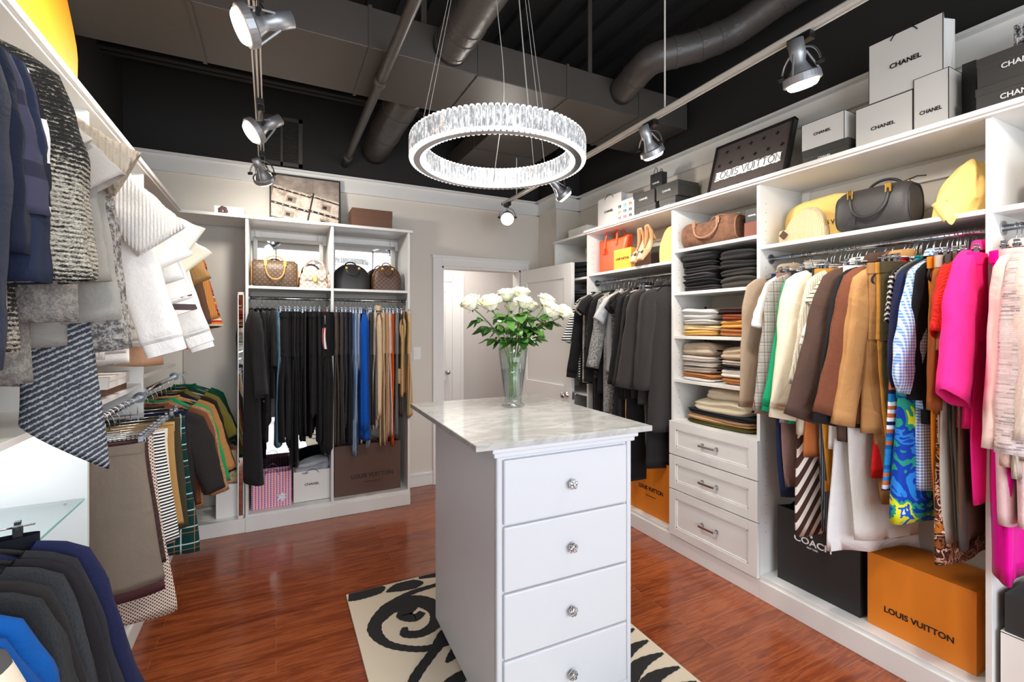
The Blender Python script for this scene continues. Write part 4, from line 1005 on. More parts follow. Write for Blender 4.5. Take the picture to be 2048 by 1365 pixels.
# --- above left wall
def tote(label, loc, rz, w, d, h, m, txt):
    t = thing('shopping_bag', label, 'shopping bag', loc, rz)
    def ring(z, k, pinch):
        pts = []
        N_ = 40
        for i in range(N_):
            a = 2*pi*i/N_; x = w/2*math.copysign(abs(cos(a))**0.35, cos(a)); y = d/2*math.copysign(abs(sin(a))**0.45, sin(a))*(1-pinch*0.65)
            if pinch: x *= 1-0.10*pinch**2
            pts.append((x, y+0.004*sin(3*a+z*9), z))
        return pts
    mb = MB(); R_ = [ring(h*k/14, k, max(0, k/14-0.25)/0.75) for k in range(15)]
    vs = [p for r in R_ for p in r]; fs = [(j*40+i, j*40+(i+1) % 40, (j+1)*40+(i+1) % 40, (j+1)*40+i) for j in range(14) for i in range(40)]
    fs.append(tuple(reversed(range(40)))); mb.add(vs, fs); mb.build('paper_body', m, t, smooth=True, solid=0.001)
    for s_ in (-1, 1): MB().tube([(-0.07, s_*d*0.2, h-0.03), (-0.05, s_*d*0.18, h+0.05), (0, s_*d*0.15, h+0.08), (0.05, s_*d*0.18, h+0.05), (0.07, s_*d*0.2, h-0.03)], 0.003, 6).build('rope_handle', M['ink'], t, smooth=True)
    lettering(txt, 0.03, t, (0, -d/2*0.88, h*0.35), M['ink'], fit=(w*0.6, 0.03))
tote('tall orange paper bag standing on top of the left closet', (-0.715, 1.90, ZTOP), L90, 0.56, 0.21, 0.62, plain('vivid_orange_paper', (246, 150, 22), 0.55), 'LOUIS VUITTON')
# left wall mid shelf
t = gift_box('shoe_box', 'flat brown box on the middle shelf of the left closet', 'L', 0, 0, 0, 0.30, 0.22, 0.03, M['brown_box']); t.location = (-0.62, 2.45, 1.191); t.rotation_euler = (0, 0, L90)
t = gift_box('white_tray', 'white lidded box below the hanging white shirts', 'L', 0, 0, 0, 0.32, 0.24, 0.05, PW_, lid=0.02, cat='box'); t.location = (-0.605, 2.42, 1.2215); t.rotation_euler = (0, 0, L90)
# --- lit display inside the left wall unit
for z in (0.50, 0.86):
    t = thing('glass_shelf', 'clear glass shelf in the lit display, %s one' % ('lower' if z < 0.6 else 'upper'), 'glass shelf', (FL-0.008, 1.552, z), L90)
    box_edge = plain('glass_edge', (150, 205, 200), 0.15)
    box('glass_pane', 0.0, 0, 0, 0.615, LD-0.03, 0.009, M['pane'], t, 0.001)
    box('front_edge', 0.0, -0.0015, 0.0005, 0.615, 0.0, 0.0085, box_edge, t)
    for x in (0.004, 0.611):
        for y in (0.05, 0.28): MB().tube([(x-0.003, y, -0.004), (x+0.003, y, -0.004)], 0.004, 8).build('shelf_pin', M['steel'], t)
t = thing('led_light_bar', 'upright glowing white light bar inside the lit display', 'light strip', (-0.95, 1.96, 0.125), L90)
box('diffuser', 0, -0.012, 0, 0.05, 0.0, 1.03, M['led'], t, 0.002)
ld = bpy.data.lights.new('display_glow', 'AREA'); ld.shape = 'RECTANGLE'; ld.size = 0.5; ld.size_y = 0.2; ld.energy = 1.5; ld.color = (0.8, 0.9, 1.0)
lo = bpy.data.objects.new('display_glow', ld); COL.objects.link(lo); lo.parent = t; lo.location = (-0.05, -0.15, 1.03); 
t = thing('pink_picture', 'small pink picture card with white border in the lit display', 'picture', (-0.80, 1.60, 0.871), L90)
box('border', 0, 0, 0, 0.17, 0.008, 0.19, PW_, t, 0.001); box('print', 0.015, -0.001, 0.015, 0.155, 0.001, 0.175, plain('pink_print', (226, 150, 200), 0.4), t)
# ================================================================== CLOTHES: fabrics, hangers, garments
_fab = {}
def fab(col, kind='cloth', c2=None, s=None, pal=None, rough=0.9):
    key = (col, kind, c2, s, pal)
    if key in _fab: return _fab[key]
    q = NT('fabric_'+kind); v = q.coord('Object'); a = srgb(col); b = srgb(c2) if c2 else tuple(x*0.6 for x in a[:3])+(1,)
    o3 = q.xyz(v); q.rough(rough); q.b.inputs['Specular IOR Level'].default_value = 0.15
    q.b.inputs['Sheen Weight'].default_value = 0.03; q.b.inputs['Sheen Roughness'].default_value = 0.5
    def lines(o, period, duty, ph=0.0):
        return q.math('LESS_THAN', q.math('FRACT', q.math('ADD', q.math('DIVIDE', o, period), 100+ph)), duty)
    big = q.noise(v, 9, 3, 0.5)
    if kind == 'cloth':
        fine = q.noise(v, 260, 2, 0.6)
        q.base(q.mix(q.ramp(fine, [(0.3, (0.14,)*3), (0.7, (0, 0, 0))]), a, (0.5*a[0], 0.5*a[1], 0.5*a[2], 1)))
        q.bump(q.math('ADD', q.math('MULTIPLY', fine, 0.06), q.noise(v, 7, 4, 0.55, 0.8)), 0.55, 0.022)
    elif kind == 'satin':
        q.base(a); q.rough(0.42); q.bump(big, 0.3, 0.008)
    elif kind == 'leather':
        q.base(a); q.rough(0.35); q.b.inputs['Sheen Weight'].default_value = 0; q.bump(q.noise(v, 60, 4), 0.25, 0.004)
    elif kind == 'knit':       # ribs running down the garment
        w = q.wave(v, (s or 28)*1.5, 'X', 1.0, 2, 2.0); w2 = q.wave(v, (s or 28)*3.0, 'Z', 1.0, 1, 2.0)
        h = q.math('ADD', w, q.math('MULTIPLY', w2, 0.2)); q.base(q.mix(q.math('MULTIPLY', w, 0.16), (0.86*a[0], 0.86*a[1], 0.86*a[2], 1), a)); q.bump(h, 0.6, 0.006)
    elif kind == 'fuzzy':
        n = q.noise(v, 120, 5, 0.8); q.base(q.mix(q.ramp(n, [(0.35, (0.5,)*3), (0.65, (0, 0, 0))]), a, b)); q.bump(n, 0.8, 0.012); q.b.inputs['Sheen Weight'].default_value = 0.12
    elif kind == 'marl':
        n = q.noise(v, s or 70, 4, 0.85); q.base(q.ramp(n, [(0.42, a), (0.56, b)])); q.bump(n, 0.8, 0.01)
    elif kind == 'chunky':     # open stitch rows of two yarns
        mp = q.n('ShaderNodeMapping'); q.t.links.new(v, mp.inputs[0]); mp.inputs['Scale'].default_value = (1.6, 1.6, 1); mp.inputs['Rotation'].default_value = (0, 0.35, 0)
        w = q.wave(mp.outputs[0], s or 20, 'Z', 2.2, 3, 6.0); n = q.noise(v, 55, 4, 0.8)
        q.base(q.ramp(q.math('ADD', q.math('MULTIPLY', w, 0.55), q.math('MULTIPLY', n, 0.5)), [(0.40, b), (0.58, a)])); q.bump(w, 0.9, 0.012)
    elif kind == 'openknit':   # cream open stitches with dark slubs, darker yarn at the shoulders
        mp = q.n('ShaderNodeMapping'); q.t.links.new(v, mp.inputs[0]); mp.inputs['Rotation'].default_value = (0, 0.5, 0); mp.inputs['Scale'].default_value = (1, 1, 2.4)
        n = q.noise(mp.outputs[0], 75, 3, 0.8); w = q.wave(v, 34, 'Z', 3.0, 3, 8.0)
        sh = q.ramp(q.math('MULTIPLY', o3[2], -1.0), [(0.26, (0.24,)*3), (0.36, (0, 0, 0)), (0.50, (0, 0, 0)), (0.56, (0.2,)*3), (0.64, (0.02,)*3)])
        f = q.math('SUBTRACT', q.math('ADD', q.math('MULTIPLY', n, 0.8), q.math('MULTIPLY', w, 0.22)), sh)
        q.base(q.ramp(f, [(0.36, b), (0.50, a)])); q.bump(q.math('ADD', n, w), 0.9, 0.012)
    elif kind == 'hstripe':
        m_ = lines(o3[2], s or 0.03, 0.5); q.base(q.mix(m_, a, b)); q.bump(q.noise(v, 260, 2), 0.2, 0.003)
    elif kind == 'hthin':
        m_ = lines(o3[2], s or 0.10, 0.22); q.base(q.mix(m_, a, b)); q.bump(q.noise(v, 260, 2), 0.2, 0.003)
    elif kind == 'multi':      # coloured stripes from a palette
        n = q.n('ShaderNodeTexWhiteNoise', noise_dimensions='1D')
        cell = q.math('FLOOR', q.math('DIVIDE', q.math('ADD', o3[2], q.math('MULTIPLY', q.noise(v, 14, 2), 0.012)), s or 0.012)); q.set(n, 'W', cell)
        st = [(i/len(pal), srgb(c)) for i, c in enumerate(pal)]
        q.base(q.ramp(n.outputs[0], st, 'CONSTANT')); q.bump(q.noise(v, 200, 2), 0.3, 0.003)
    elif kind == 'vstripe':
        m_ = lines(o3[0], s or 0.014, 0.5); q.base(q.mix(m_, a, b)); q.bump(big, 0.25, 0.006)
    elif kind == 'diag':
        d_ = q.math('ADD', q.math('ABSOLUTE', q.math('MULTIPLY', o3[0], 1.6)), q.math('MULTIPLY', o3[2], 0.9)); q.base(q.mix(lines(d_, s or 0.07, 0.45), a, b)); q.bump(big, 0.25, 0.006)
    elif kind == 'plaid':
        p = s or 0.055
        m1 = q.math('MAXIMUM', lines(o3[0], p, 0.07), lines(o3[2], p, 0.07)); m2 = q.math('MAXIMUM', lines(o3[0], p, 0.03, 0.3), lines(o3[2], p, 0.03, 0.3))
        fine = q.noise(v, 240, 2, 0.6)
        c = q.mix(q.math('MULTIPLY', q.math('ADD', lines(o3[0], p, 0.5), lines(o3[2], p, 0.5)), 0.14), a, (0.35*a[0], 0.35*a[1], 0.35*a[2], 1)); c = q.mix(m1, c, b)
        c = q.mix(m2, c, srgb(pal[0]) if pal else b); q.base(c); q.bump(fine, 0.2, 0.003)
    elif kind == 'gingham':
        p = s or 0.011; u = q.math('ADD', lines(o3[0], p, 0.5), lines(o3[2], p, 0.5)); q.base(q.mix(q.math('MULTIPLY', u, 0.5), a, b)); q.bump(big, 0.3, 0.006)
    elif kind == 'hound':
        mp = q.n('ShaderNodeMapping'); q.t.links.new(v, mp.inputs[0]); mp.inputs['Rotation'].default_value = (0, 0.785, 0)
        p3 = q.xyz(mp.outputs[0]); p = s or 0.009
        u = q.math('MULTIPLY', lines(p3[0], p, 0.6), lines(p3[2], p, 0.6)); q.base(q.mix(u, a, b)); q.bump(u, 0.25, 0.002)
    elif kind == 'basket':
        p = s or 0.008; u = q.math('MULTIPLY', q.math('SINE', q.math('MULTIPLY', o3[0], 6.283/p)), q.math('SINE', q.math('MULTIPLY', o3[2], 6.283/p)))
        q.base(q.mix(q.math('ADD', q.math('MULTIPLY', u, 0.5), 0.5), a, b)); q.bump(u, 0.6, 0.004)
    elif kind == 'tweed':
        n = q.noise(v, 160, 3, 0.9); br = q.n('ShaderNodeTexBrick'); mp = q.n('ShaderNodeMapping'); q.t.links.new(v, mp.inputs[0]); mp.inputs['Rotation'].default_value = (pi/2, 0, 0)
        q.t.links.new(mp.outputs[0], br.inputs[0]); br.inputs['Scale'].default_value = 1; br.inputs['Brick Width'].default_value = 0.016; br.inputs['Row Height'].default_value = 0.007; br.inputs['Mortar Size'].default_value = 0.0012
        br.inputs['Color1'].default_value = a; br.inputs['Color2'].default_value = b; br.inputs['Mortar'].default_value = srgb(pal[0]) if pal else b; br.inputs['Bias'].default_value = -0.3
        q.base(q.mix(q.ramp(n, [(0.4, (0.35,)*3), (0.6, (0, 0, 0))]), br.outputs[0], (0.75*a[0], 0.72*a[1], 0.72*a[2], 1))); q.bump(n, 0.7, 0.006)
    elif kind == 'print':      # flowing painted shapes from a palette
        n = q.noise(v, s or 6, 3, 0.55, 1.6); k = len(pal); st = [(0.28+0.46*i/k, srgb(c)) for i, c in enumerate(pal)]
        q.base(q.ramp(n, st, 'CONSTANT')); q.rough(0.6); q.bump(big, 0.3, 0.006)
    elif kind == 'sequin':
        vo = q.voro(v, s or 150); q.base(q.ramp(vo.outputs[0], [(0.2, b), (0.6, a)])); q.b.inputs['Metallic'].default_value = 0.5; q.rough(0.3); q.bump(vo.outputs[0], 0.9, 0.004)
    elif kind == 'confetti':
        vo = q.voro(v, s or 90); st = [(i/len(pal), srgb(c)) for i, c in enumerate(pal)]
        sp = q.n('ShaderNodeSeparateColor'); q.t.links.new(vo.outputs[1], sp.inputs[0]); q.base(q.ramp(sp.outputs[0], st, 'CONSTANT')); q.bump(vo.outputs[0], 0.6, 0.005)
    _fab[key] = q.m; return q.m

# ---- hangers -----------------------------------------------------------
HM = {'grey': plain('grey_velvet', (112, 108, 106), 0.9), 'black': plain('black_velvet', (30, 29, 30), 0.9), 'taupe': plain('taupe_velvet', (176, 160, 150), 0.9),
      'silver': plain('silver_plastic', (196, 192, 190), 0.4), 'wood': plain('dark_wood', (70, 46, 34), 0.5)}
def hook_mb(r=0.0150):
    pts = []
    for k in range(15):
        a = radians(-25+k*(215/14)); pts.append((r*cos(a), 0, r*sin(a)))
    pts.reverse() if False else None
    # from tip round the rod and down to the neck
    pts += [(-0.012, 0, -0.016), (-0.002, 0, -0.034), (0, 0, -0.05), (0, 0, -0.082)]
    return MB().tube(pts, 0.0016, 6)
_proto = {}
def hanger_proto(kind, col):
    key = (kind, col)
    if key in _proto: return _proto[key]
    name = 'clip_hanger' if kind == 'clip' else 'clothes_hanger'
    t = bpy.data.objects.new(name, None); t.empty_display_size = 0.05
    parts = []
    hk = hook_mb().build('hook', M['chrome'] if col != 'black' or kind == 'clip' else M['steel'], t, smooth=True); parts.append(hk)
    if kind == 'clip':
        parts.append(MB().tube([(-0.165, 0, -0.078), (0.165, 0, -0.078)], 0.0022, 8).build('bar', M['chrome'], t, smooth=True))
        for sg in (-1, 1):
            mb = MB().box(sg*0.135-0.009, -0.006, -0.110, sg*0.135+0.009, 0.006, -0.076).box(sg*0.135-0.006, -0.008, -0.072, sg*0.135+0.006, 0.008, -0.064).tube([(sg*0.135, -0.011, -0.082), (sg*0.135, 0.011, -0.082)], 0.006, 8)
            parts.append(mb.build('clip', M['clip'] if col != 'black' else M['black_plastic'], t, bevel=0.001))
    else:
        m = HM[col]; W_ = 0.205; pts = []
        up = [(0.0, -0.080), (0.05, -0.088), (0.10, -0.104), (0.15, -0.124), (0.185, -0.143), (0.203, -0.162), (0.204, -0.180), (0.192, -0.192), (0.17, -0.195), (0.10, -0.195), (0.0, -0.195)]
        pts = [(x, 0, z) for x, z in up]+[(-x, 0, z) for x, z in reversed(up[1:-1])]
        P = [Vector(p) for p in pts]; Q = []
        n = len(P)
        for i in range(n):
            Q.append(P[i]); Q.append((P[i]+P[(i+1) % n])/2)
        Q = [(Q[i-1]+Q[i]*2+Q[(i+1) % len(Q)])/4 for i in range(len(Q))]
        mb = MB(); st = 0; mb.tube(Q, 0.0055, 8, closed=True)
        mb.v = [(x, y*0.8, z) for x, y, z in mb.v]
        parts.append(mb.build('shoulder_frame', m, t, smooth=True))
    for o in parts:
        for c in o.users_collection: c.objects.unlink(o)
    _proto[key] = (t, parts); return _proto[key]
def place_hanger(kind, col, loc, rz, label, group):
    t, parts = hanger_proto(kind, col)
    c = t.copy(); COL.objects.link(c); c.location = loc; c.rotation_euler = (0, 0, rz)
    tag(c, label, 'hanger', group)
    for p in parts:
        d = p.copy(); COL.objects.link(d); d.parent = c
    return c

# ---- garment shapes (x out into the room, y along the rail, z up, rail centre at z 0) ----
def _pow(c, e): return math.copysign(abs(c)**e, c)
def body_mb(rg, hw, z0, z1, th, neck=0.065, drop=0.10, flare=0.08, nip=0.0, wave=0.012, kx=14, n=44, rows=30, hem=True, cx=0.0, square=0.55):
    ph, ph2, ph3 = rg.uniform(0, 6), rg.uniform(0, 6), rg.uniform(0, 6); k2 = kx*rg.uniform(1.7, 2.3)
    L = z0-z1; vs = []; fs = []
    zs = []
    for j in range(rows):
        u = j/(rows-1); zs.append(z0-L*(u**1.25 if rows > 8 else u))
    for j, z in enumerate(zs):
        s_ = z0-z; t = s_/L
        sh = min(1, s_/drop) if drop > 0 else 1
        a = neck+(hw-neck)*sh**0.8
        a *= 1+flare*max(0, t)**1.3-nip*math.exp(-((t-0.45)/0.18)**2)
        b = (0.010+(th-0.010)*min(1, s_/0.14)**0.7) if drop > 0 else th
        A = wave*min(1, t*1.6)
        for k in range(n):
            q_ = 2*pi*k/n; x = a*_pow(cos(q_), square); y = b*_pow(sin(q_), 0.75)
            y += A*sin(kx*x+ph+1.3*t)+A*0.45*sin(k2*x+ph2-2*t)
            y *= 1+0.10*sin(19*x+ph3)
            x += A*0.5*sin(9*z+ph3)*t
            dz = 0.006*sin(kx*x*1.3+ph)*(1 if j == rows-1 else 0)
            vs.append((x+cx, y, z+dz))
    m = rows
    if hem:      # turn the hem inwards so the opening reads as cloth
        base = (rows-1)*n
        for k in range(n):
            x, y, z = vs[base+k]; vs.append((cx+(x-cx)*0.985, y*0.86, z+0.002))
        for k in range(n):
            x, y, z = vs[base+k]; vs.append((cx+(x-cx)*0.96, y*0.7, z+0.045))
        m += 2
    for j in range(m-1):
        for k in range(n): fs.append((j*n+k, j*n+(k+1) % n, (j+1)*n+(k+1) % n, (j+1)*n+k))
    return MB().add(vs, fs)
def sleeve_mb(rg, sg, hw, length, rx0, rx1, ry0, ry1, swing, zsh=-0.15, lean=0.0, n=20, rows=22, end_flare=0.0, puff=0.0, crease=0.004):
    p0 = Vector((sg*(hw-0.05), 0, zsh+0.012)); p1 = Vector((sg*(hw+0.012), 0, zsh-0.03)); p2 = Vector((sg*(hw+swing*0.25+0.008), lean*0.3, zsh-0.03-length*0.35)); p3 = Vector((sg*(hw+swing), lean, zsh-0.02-length*0.98))
    P = []
    for j in range(rows):
        t = j/(rows-1)
        if t < 0.14: P.append(p0.lerp(p1, t/0.14))
        else:
            s_ = (t-0.14)/0.86; P.append(p1*(1-s_)**2+p2*2*s_*(1-s_)+p3*s_*s_)
    ph, ph2 = rg.uniform(0, 6), rg.uniform(0, 6); vs = []; fs = []
    for j in range(rows):
        t = j/(rows-1); tg = (P[min(j+1, rows-1)]-P[max(j-1, 0)]).normalized(); bb = Vector((0, 1, 0)); aa = bb.cross(tg).normalized()
        g = min(1, (t*length+0.02)/0.20)**0.7
        rx = (rx0+(rx1-rx0)*t)*(0.38+0.62*g); ry = (ry0+(ry1-ry0)*t)*(0.5+0.5*g)
        if end_flare: rx *= 1+end_flare*max(0, t-0.55)/0.45; ry *= 1+0.5*end_flare*max(0, t-0.6)/0.4
        if puff: f = 1+puff*math.exp(-((t-0.72)/0.2)**2)-0.45*max(0, (t-0.93)/0.07); rx *= f; ry *= f
        for k in range(n):
            q_ = 2*pi*k/n
            w = 1+0.09*sin(3*q_+ph+3*t)+0.06*sin(5*q_+ph2-4*t)+0.045*sin(20*t+2*q_+ph2)*math.exp(-((t-0.5)/0.25)**2)+0.03*sin(33*t+ph-3*q_)*math.exp(-((t-0.9)/0.2)**2)
            v = P[j]+aa*_pow(cos(q_), 0.8)*rx*w+bb*_pow(sin(q_), 0.8)*ry*w
            vs.append(tuple(v))
    e = (rows-1)*n; c = P[-1]; tgl = (P[-1]-P[-2]).normalized()
    for f, dz in ((0.90, 0.001), (0.82, 0.05)):
        for k in range(n):
            v = Vector(vs[e+k]); v = c+(v-c)*f-tgl*min(dz, length*0.5); vs.append(tuple(v))
    for j in range(rows+1):
        for k in range(n): fs.append((j*n+k, j*n+(k+1) % n, (j+1)*n+(k+1) % n, (j+1)*n+k))
    return MB().add(vs, fs), P, (vs[e:e+n])
def collar_mb(a=0.068, b=0.022, z=-0.080, h=0.032, fold=0.03):
    n = 32
    def fn(u, v):
        q_ = 2*pi*u; prof = [(1.0, 0), (0.97, 0.7), (1.0, 1.0), (1.25, 0.75), (1.42, 0.05)]
        i = min(3, int(v*4)); f = v*4-i; r = prof[i][0]*(1-f)+prof[i+1][0]*f; zz = prof[i][1]*(1-f)+prof[i+1][1]*f
        return (a*r*cos(q_), b*r*sin(q_), z+h*zz-0.006*abs(cos(q_)))
    return MB().grid(fn, n, 9, wrap_u=True)
SIDX = [0]
def garment(name, label, cat, loc, rz, mat, kind='top', L=0.65, hw=0.20, th=0.018, sl=0.58, sw=0.075, swing=0.06, flare=0.10, nip=0.0, wave=0.010, kx=14, m2=None, collar=None, cuff=None, cuffm=None, buttons=None, belt=None, tagc=None, group=None, end_flare=0.0, puff=0.0, straps=False, lean=0.0, seed=None, waist=0.16, hemm=None, hems=0.0, neck=0.065, legs=None, pocket=None, top=None, pleats=0, seam=False, zip_=False):
    SIDX[0] += 1; rg = random.Random(seed if seed is not None else SIDX[0]*7+3)
    t = thing(name, label, cat, loc, rz, group)
    ac = m2 or mat
    if kind in ('top', 'vest', 'cami'):
        z0 = -0.083 if kind != 'cami' else -0.22
        if kind == 'vest': hw = min(hw, 0.168)
        if kind == 'cami':
            b = body_mb(rg, hw*0.82, z0, -L, th, drop=0, flare=flare, wave=wave, kx=kx); b.build('body', mat, t, smooth=True)
            for sg in (-1, 1):
                for y in (-th*0.6, th*0.6): MB().tube([(sg*hw*0.45, 0, -0.085), (sg*hw*0.5, y*0.7, -0.15), (sg*hw*0.6, y, z0-0.01)], 0.0035, 6).build('strap', mat, t, smooth=True)
        else:
            body_mb(rg, hw, z0, -L, th, drop=0.105, flare=flare, nip=nip, wave=wave, kx=kx, neck=neck).build('body', mat, t, smooth=True)
        if kind == 'vest':
            for sg in (-1, 1):
                pts = [(sg*(hw*0.93+0.012*sin(pi*k/10)), th*1.05*cos(pi*k/10*1.0), -0.14-0.19*k/10) for k in range(11)]
                pts = [(sg*(hw*0.96-0.03*sin(2*pi*k/20)**2), th*1.02*cos(2*pi*k/20), -0.225-0.085*sin(2*pi*k/20)) for k in range(20)]
                MB().tube(pts, 0.008, 6, closed=True).build('armhole_trim', ac, t, smooth=True)
        if kind == 'top' and sl > 0:
            for sg in (-1, 1):
                sm, P, ring = sleeve_mb(rg, sg, hw, sl, sw*(0.88 if sg > 0 else 0.55), sw*(0.74 if sg > 0 else 0.5), th*1.0, th*0.85, swing if sg > 0 else min(swing, 0.02), lean=lean, end_flare=end_flare, puff=puff)
                o = sm.build('sleeve', cuffm if False else mat, t, smooth=True)
                if cuff:
                    c = P[-1]; tg = (P[-1]-P[-3]).normalized(); vs = []; n = len(ring)
                    for f, d in ((1.0, -cuff*0.3), (0.93, -cuff*0.1), (0.92, cuff*0.8), (0.88, cuff*0.85), (0.8, 0)):
                        for v in ring:
                            p = c+(Vector(v)-c)*f*1.03+tg*d; vs.append(tuple(p))
                    fs = [(j*n+k, j*n+(k+1) % n, (j+1)*n+(k+1) % n, (j+1)*n+k) for j in range(4) for k in range(n)]
                    MB().add(vs, fs).build('cuff', cuffm or ac, o, smooth=True)
                if buttons and sg == 1:
                    for k in range(3 if buttons != 'one' else 1):
                        p = P[-2-(k if buttons != 'one' else 4)]
                        MB().lathe([(0, 0), (0.007, 0), (0.007, -0.003), (0, -0.004)], 10, axis='y', cx=p.x+0.02, cy=p.y-th*0.95, cz=p.z+0.01*k+0.02).build('button', M['gold'] if buttons == 'gold' else M['trim'], o)
        if collar == 'shirt' or collar == 'lapel': collar_mb(h=0.034 if collar == 'shirt' else 0.045).build('collar', ac, t, smooth=True)
        elif collar == 'roll': MB().grid(lambda u, v: (0.062*cos(2*pi*u)*(1+0.15*sin(pi*v)), 0.026*cos(0)*sin(2*pi*u)*(1+0.4*sin(pi*v)), -0.088+0.055*v), 28, 6, wrap_u=True).build('roll_neck', mat, t, smooth=True)
        elif collar == 'crew' or collar is None and kind != 'cami':
            MB().tube([(0.066*cos(2*pi*k/24), 0.014*sin(2*pi*k/24), -0.084+0.004*cos(4*pi*k/24)) for k in range(24)], 0.006, 8, closed=True).build('neckband', ac, t, smooth=True)
        if collar == 'lapel':
            for sg in (-1, 1):
                mb = MB().add([(sg*0.06, -th*0.9, -0.09), (sg*0.085, -th*1.15, -0.17), (sg*0.03, -th*1.25, -0.33), (0.0, -th*1.1, -0.33), (sg*0.03, -th*1.0, -0.12)], [(0, 1, 2, 3, 4)])
                mb.build('lapel', ac, t, solid=0.003)
        if kind != 'cami' and hemm:
            body_mb(random.Random(rg.random()), hw*(1+flare*0.9)*1.02, -L+hems, -L-0.002, th*1.25, drop=0, flare=0.02, wave=wave*0.2, rows=4, hem=False).build('hem_band', hemm, t, smooth=True)
        if belt: body_mb(random.Random(3), hw*1.0, -0.42, -0.455, th*1.3, drop=0, flare=0, wave=0.0, rows=3, hem=False).build('belt', belt, t, smooth=True)
        if pocket:
            MB().box(0.05, -th*1.3-wave*1.2, -L+0.10, 0.05+0.11, -th*0.7, -L+0.22).build('pocket', ac, t, bevel=0.003)
    elif kind == 'skirt':
        body_mb(rg, waist, -0.105, -L, th, drop=0, neck=waist, flare=flare, wave=wave, kx=kx, square=0.7).build('skirt_body', mat, t, smooth=True)
        body_mb(random.Random(1), waist*1.015, -0.098, -0.138, th*1.12, drop=0, flare=0, wave=0.0, rows=4, hem=False, square=0.7).build('waistband', ac, t, smooth=True)
        if zip_:
            MB().box(-0.06, -th*1.2-0.001, -0.45, -0.056, -th*0.9, -0.14).box(-0.064, -th*1.3-0.002, -0.47, -0.052, -th*1.1, -0.44).build('zip', M['steel'], t)
    elif kind == 'pants':
        w = waist
        body_mb(rg, w, -0.108, -0.43, th*1.1, drop=0, neck=w, flare=0.0, wave=wave*0.3, kx=kx, rows=14, hem=False, square=0.65).build('hip_section', mat, t, smooth=True)
        body_mb(random.Random(1), w*1.02, -0.10, -0.140, th*1.15, drop=0, flare=0, wave=0, rows=4, hem=False, square=0.65).build('waistband', ac, t, smooth=True)
        lw = legs or w*0.72
        for i, sg in enumerate((-1, 1)):
            b = body_mb(rg, w*0.99, -0.39, -L+0.004*i, th*0.6, drop=0, neck=w, flare=(lw/w-1), wave=wave, kx=kx, rows=20, square=0.75)
            b.v = [(x+sg*0.010*min(1, (-z-0.39)*6), y+sg*th*0.5*min(1, (-z-0.30)*3), z) for x, y, z in b.v]
            lg = b.build('trouser_leg', mat, t, smooth=True)
            if cuff:
                b = body_mb(rg, lw*1.03, -L+cuff, -L-0.003, th*0.7, drop=0, flare=0, wave=0.001, rows=4, hem=False, square=0.75); b.v = [(x+sg*0.012, y+sg*th*0.5, z) for x, y, z in b.v]
                b.build('turn_up', cuffm or mat, lg, smooth=True)
    elif kind == 'scarf':      # a narrow length of cloth with a slanting hem
        b = body_mb(rg, waist, -0.50, -L, th, drop=0, neck=waist, flare=flare, wave=wave, kx=kx, square=0.8)
        b.v = [(x+0.17+0.03*(-z/L), y, z-1.3*(x)*max(0, -z/L-0.3)) for x, y, z in b.v]
        b.build('shawl_cloth', mat, t, smooth=True)
    elif kind == 'drape':      # folded over a hanger bar: scarf or trousers
        hwid = waist
        def fn(u, v):
            s_ = (v-0.5)*2; z = -0.19-abs(s_)*(L-0.19)*(1.0 if s_ < 0 else 0.9); y = th*math.copysign(min(1, abs(s_)*8), s_)
            x = (u-0.5)*2*hwid*(1+flare*abs(s_))+0.004*sin(12*z)
            return (x, y+wave*sin(kx*x+3*z)*min(1, abs(s_)*3), z+0.008*(abs(s_) < 0.06)+0.012*abs(s_)*sin(kx*x*0.7))
        MB().grid(fn, 26, 40).build('draped_cloth', mat, t, smooth=True, solid=0.004)
    if tagc:
        tx, tz, tw_, th_ = tagc
        MB().tube([(tx, -th*1.3, tz+th_*0.5+0.05), (tx, -th*1.3-0.012, tz+th_*0.5)], 0.0008, 6).build('tag_string', M['ink'], t)
        MB().box(tx-tw_/2, -th*1.3-0.016, tz-th_/2, tx+tw_/2, -th*1.3-0.0145, tz+th_/2).build('price_tag', M['paper_white'], t)
    return t
# ================================================================== RACKS OF CLOTHES
C = dict
RACK = {
 'R': dict(ax='x', rod=2.44, z=1.847, out=2.18, base=pi, where='right rail'),
 'F': dict(ax='x', rod=2.44, z=1.84, out=2.18, base=pi, where='far right rail'),
 'L': dict(ax='x', rod=-0.65, z=2.10, out=-0.40, base=0.0, where='upper left rail'),
 'K': dict(ax='x', rod=-0.61, z=1.12, out=-0.40, base=0.0, where='lower left rail'),
 'J': dict(ax='x', rod=-0.63, z=1.07, out=-0.38, base=0.0, where='low front left rail'),
 'B': dict(ax='y', rod=3.925, z=1.685, out=3.68, base=-pi/2, where='back rail')}
GROUPS = {'R': 'clothes on the near right rail', 'F': 'clothes on the far right rail', 'L': 'clothes on the upper left rail', 'K': 'skirts and coats on the lower left rail', 'J': 'dark jackets on the low front left rail', 'B': 'clothes on the back wall rail'}
used = set()
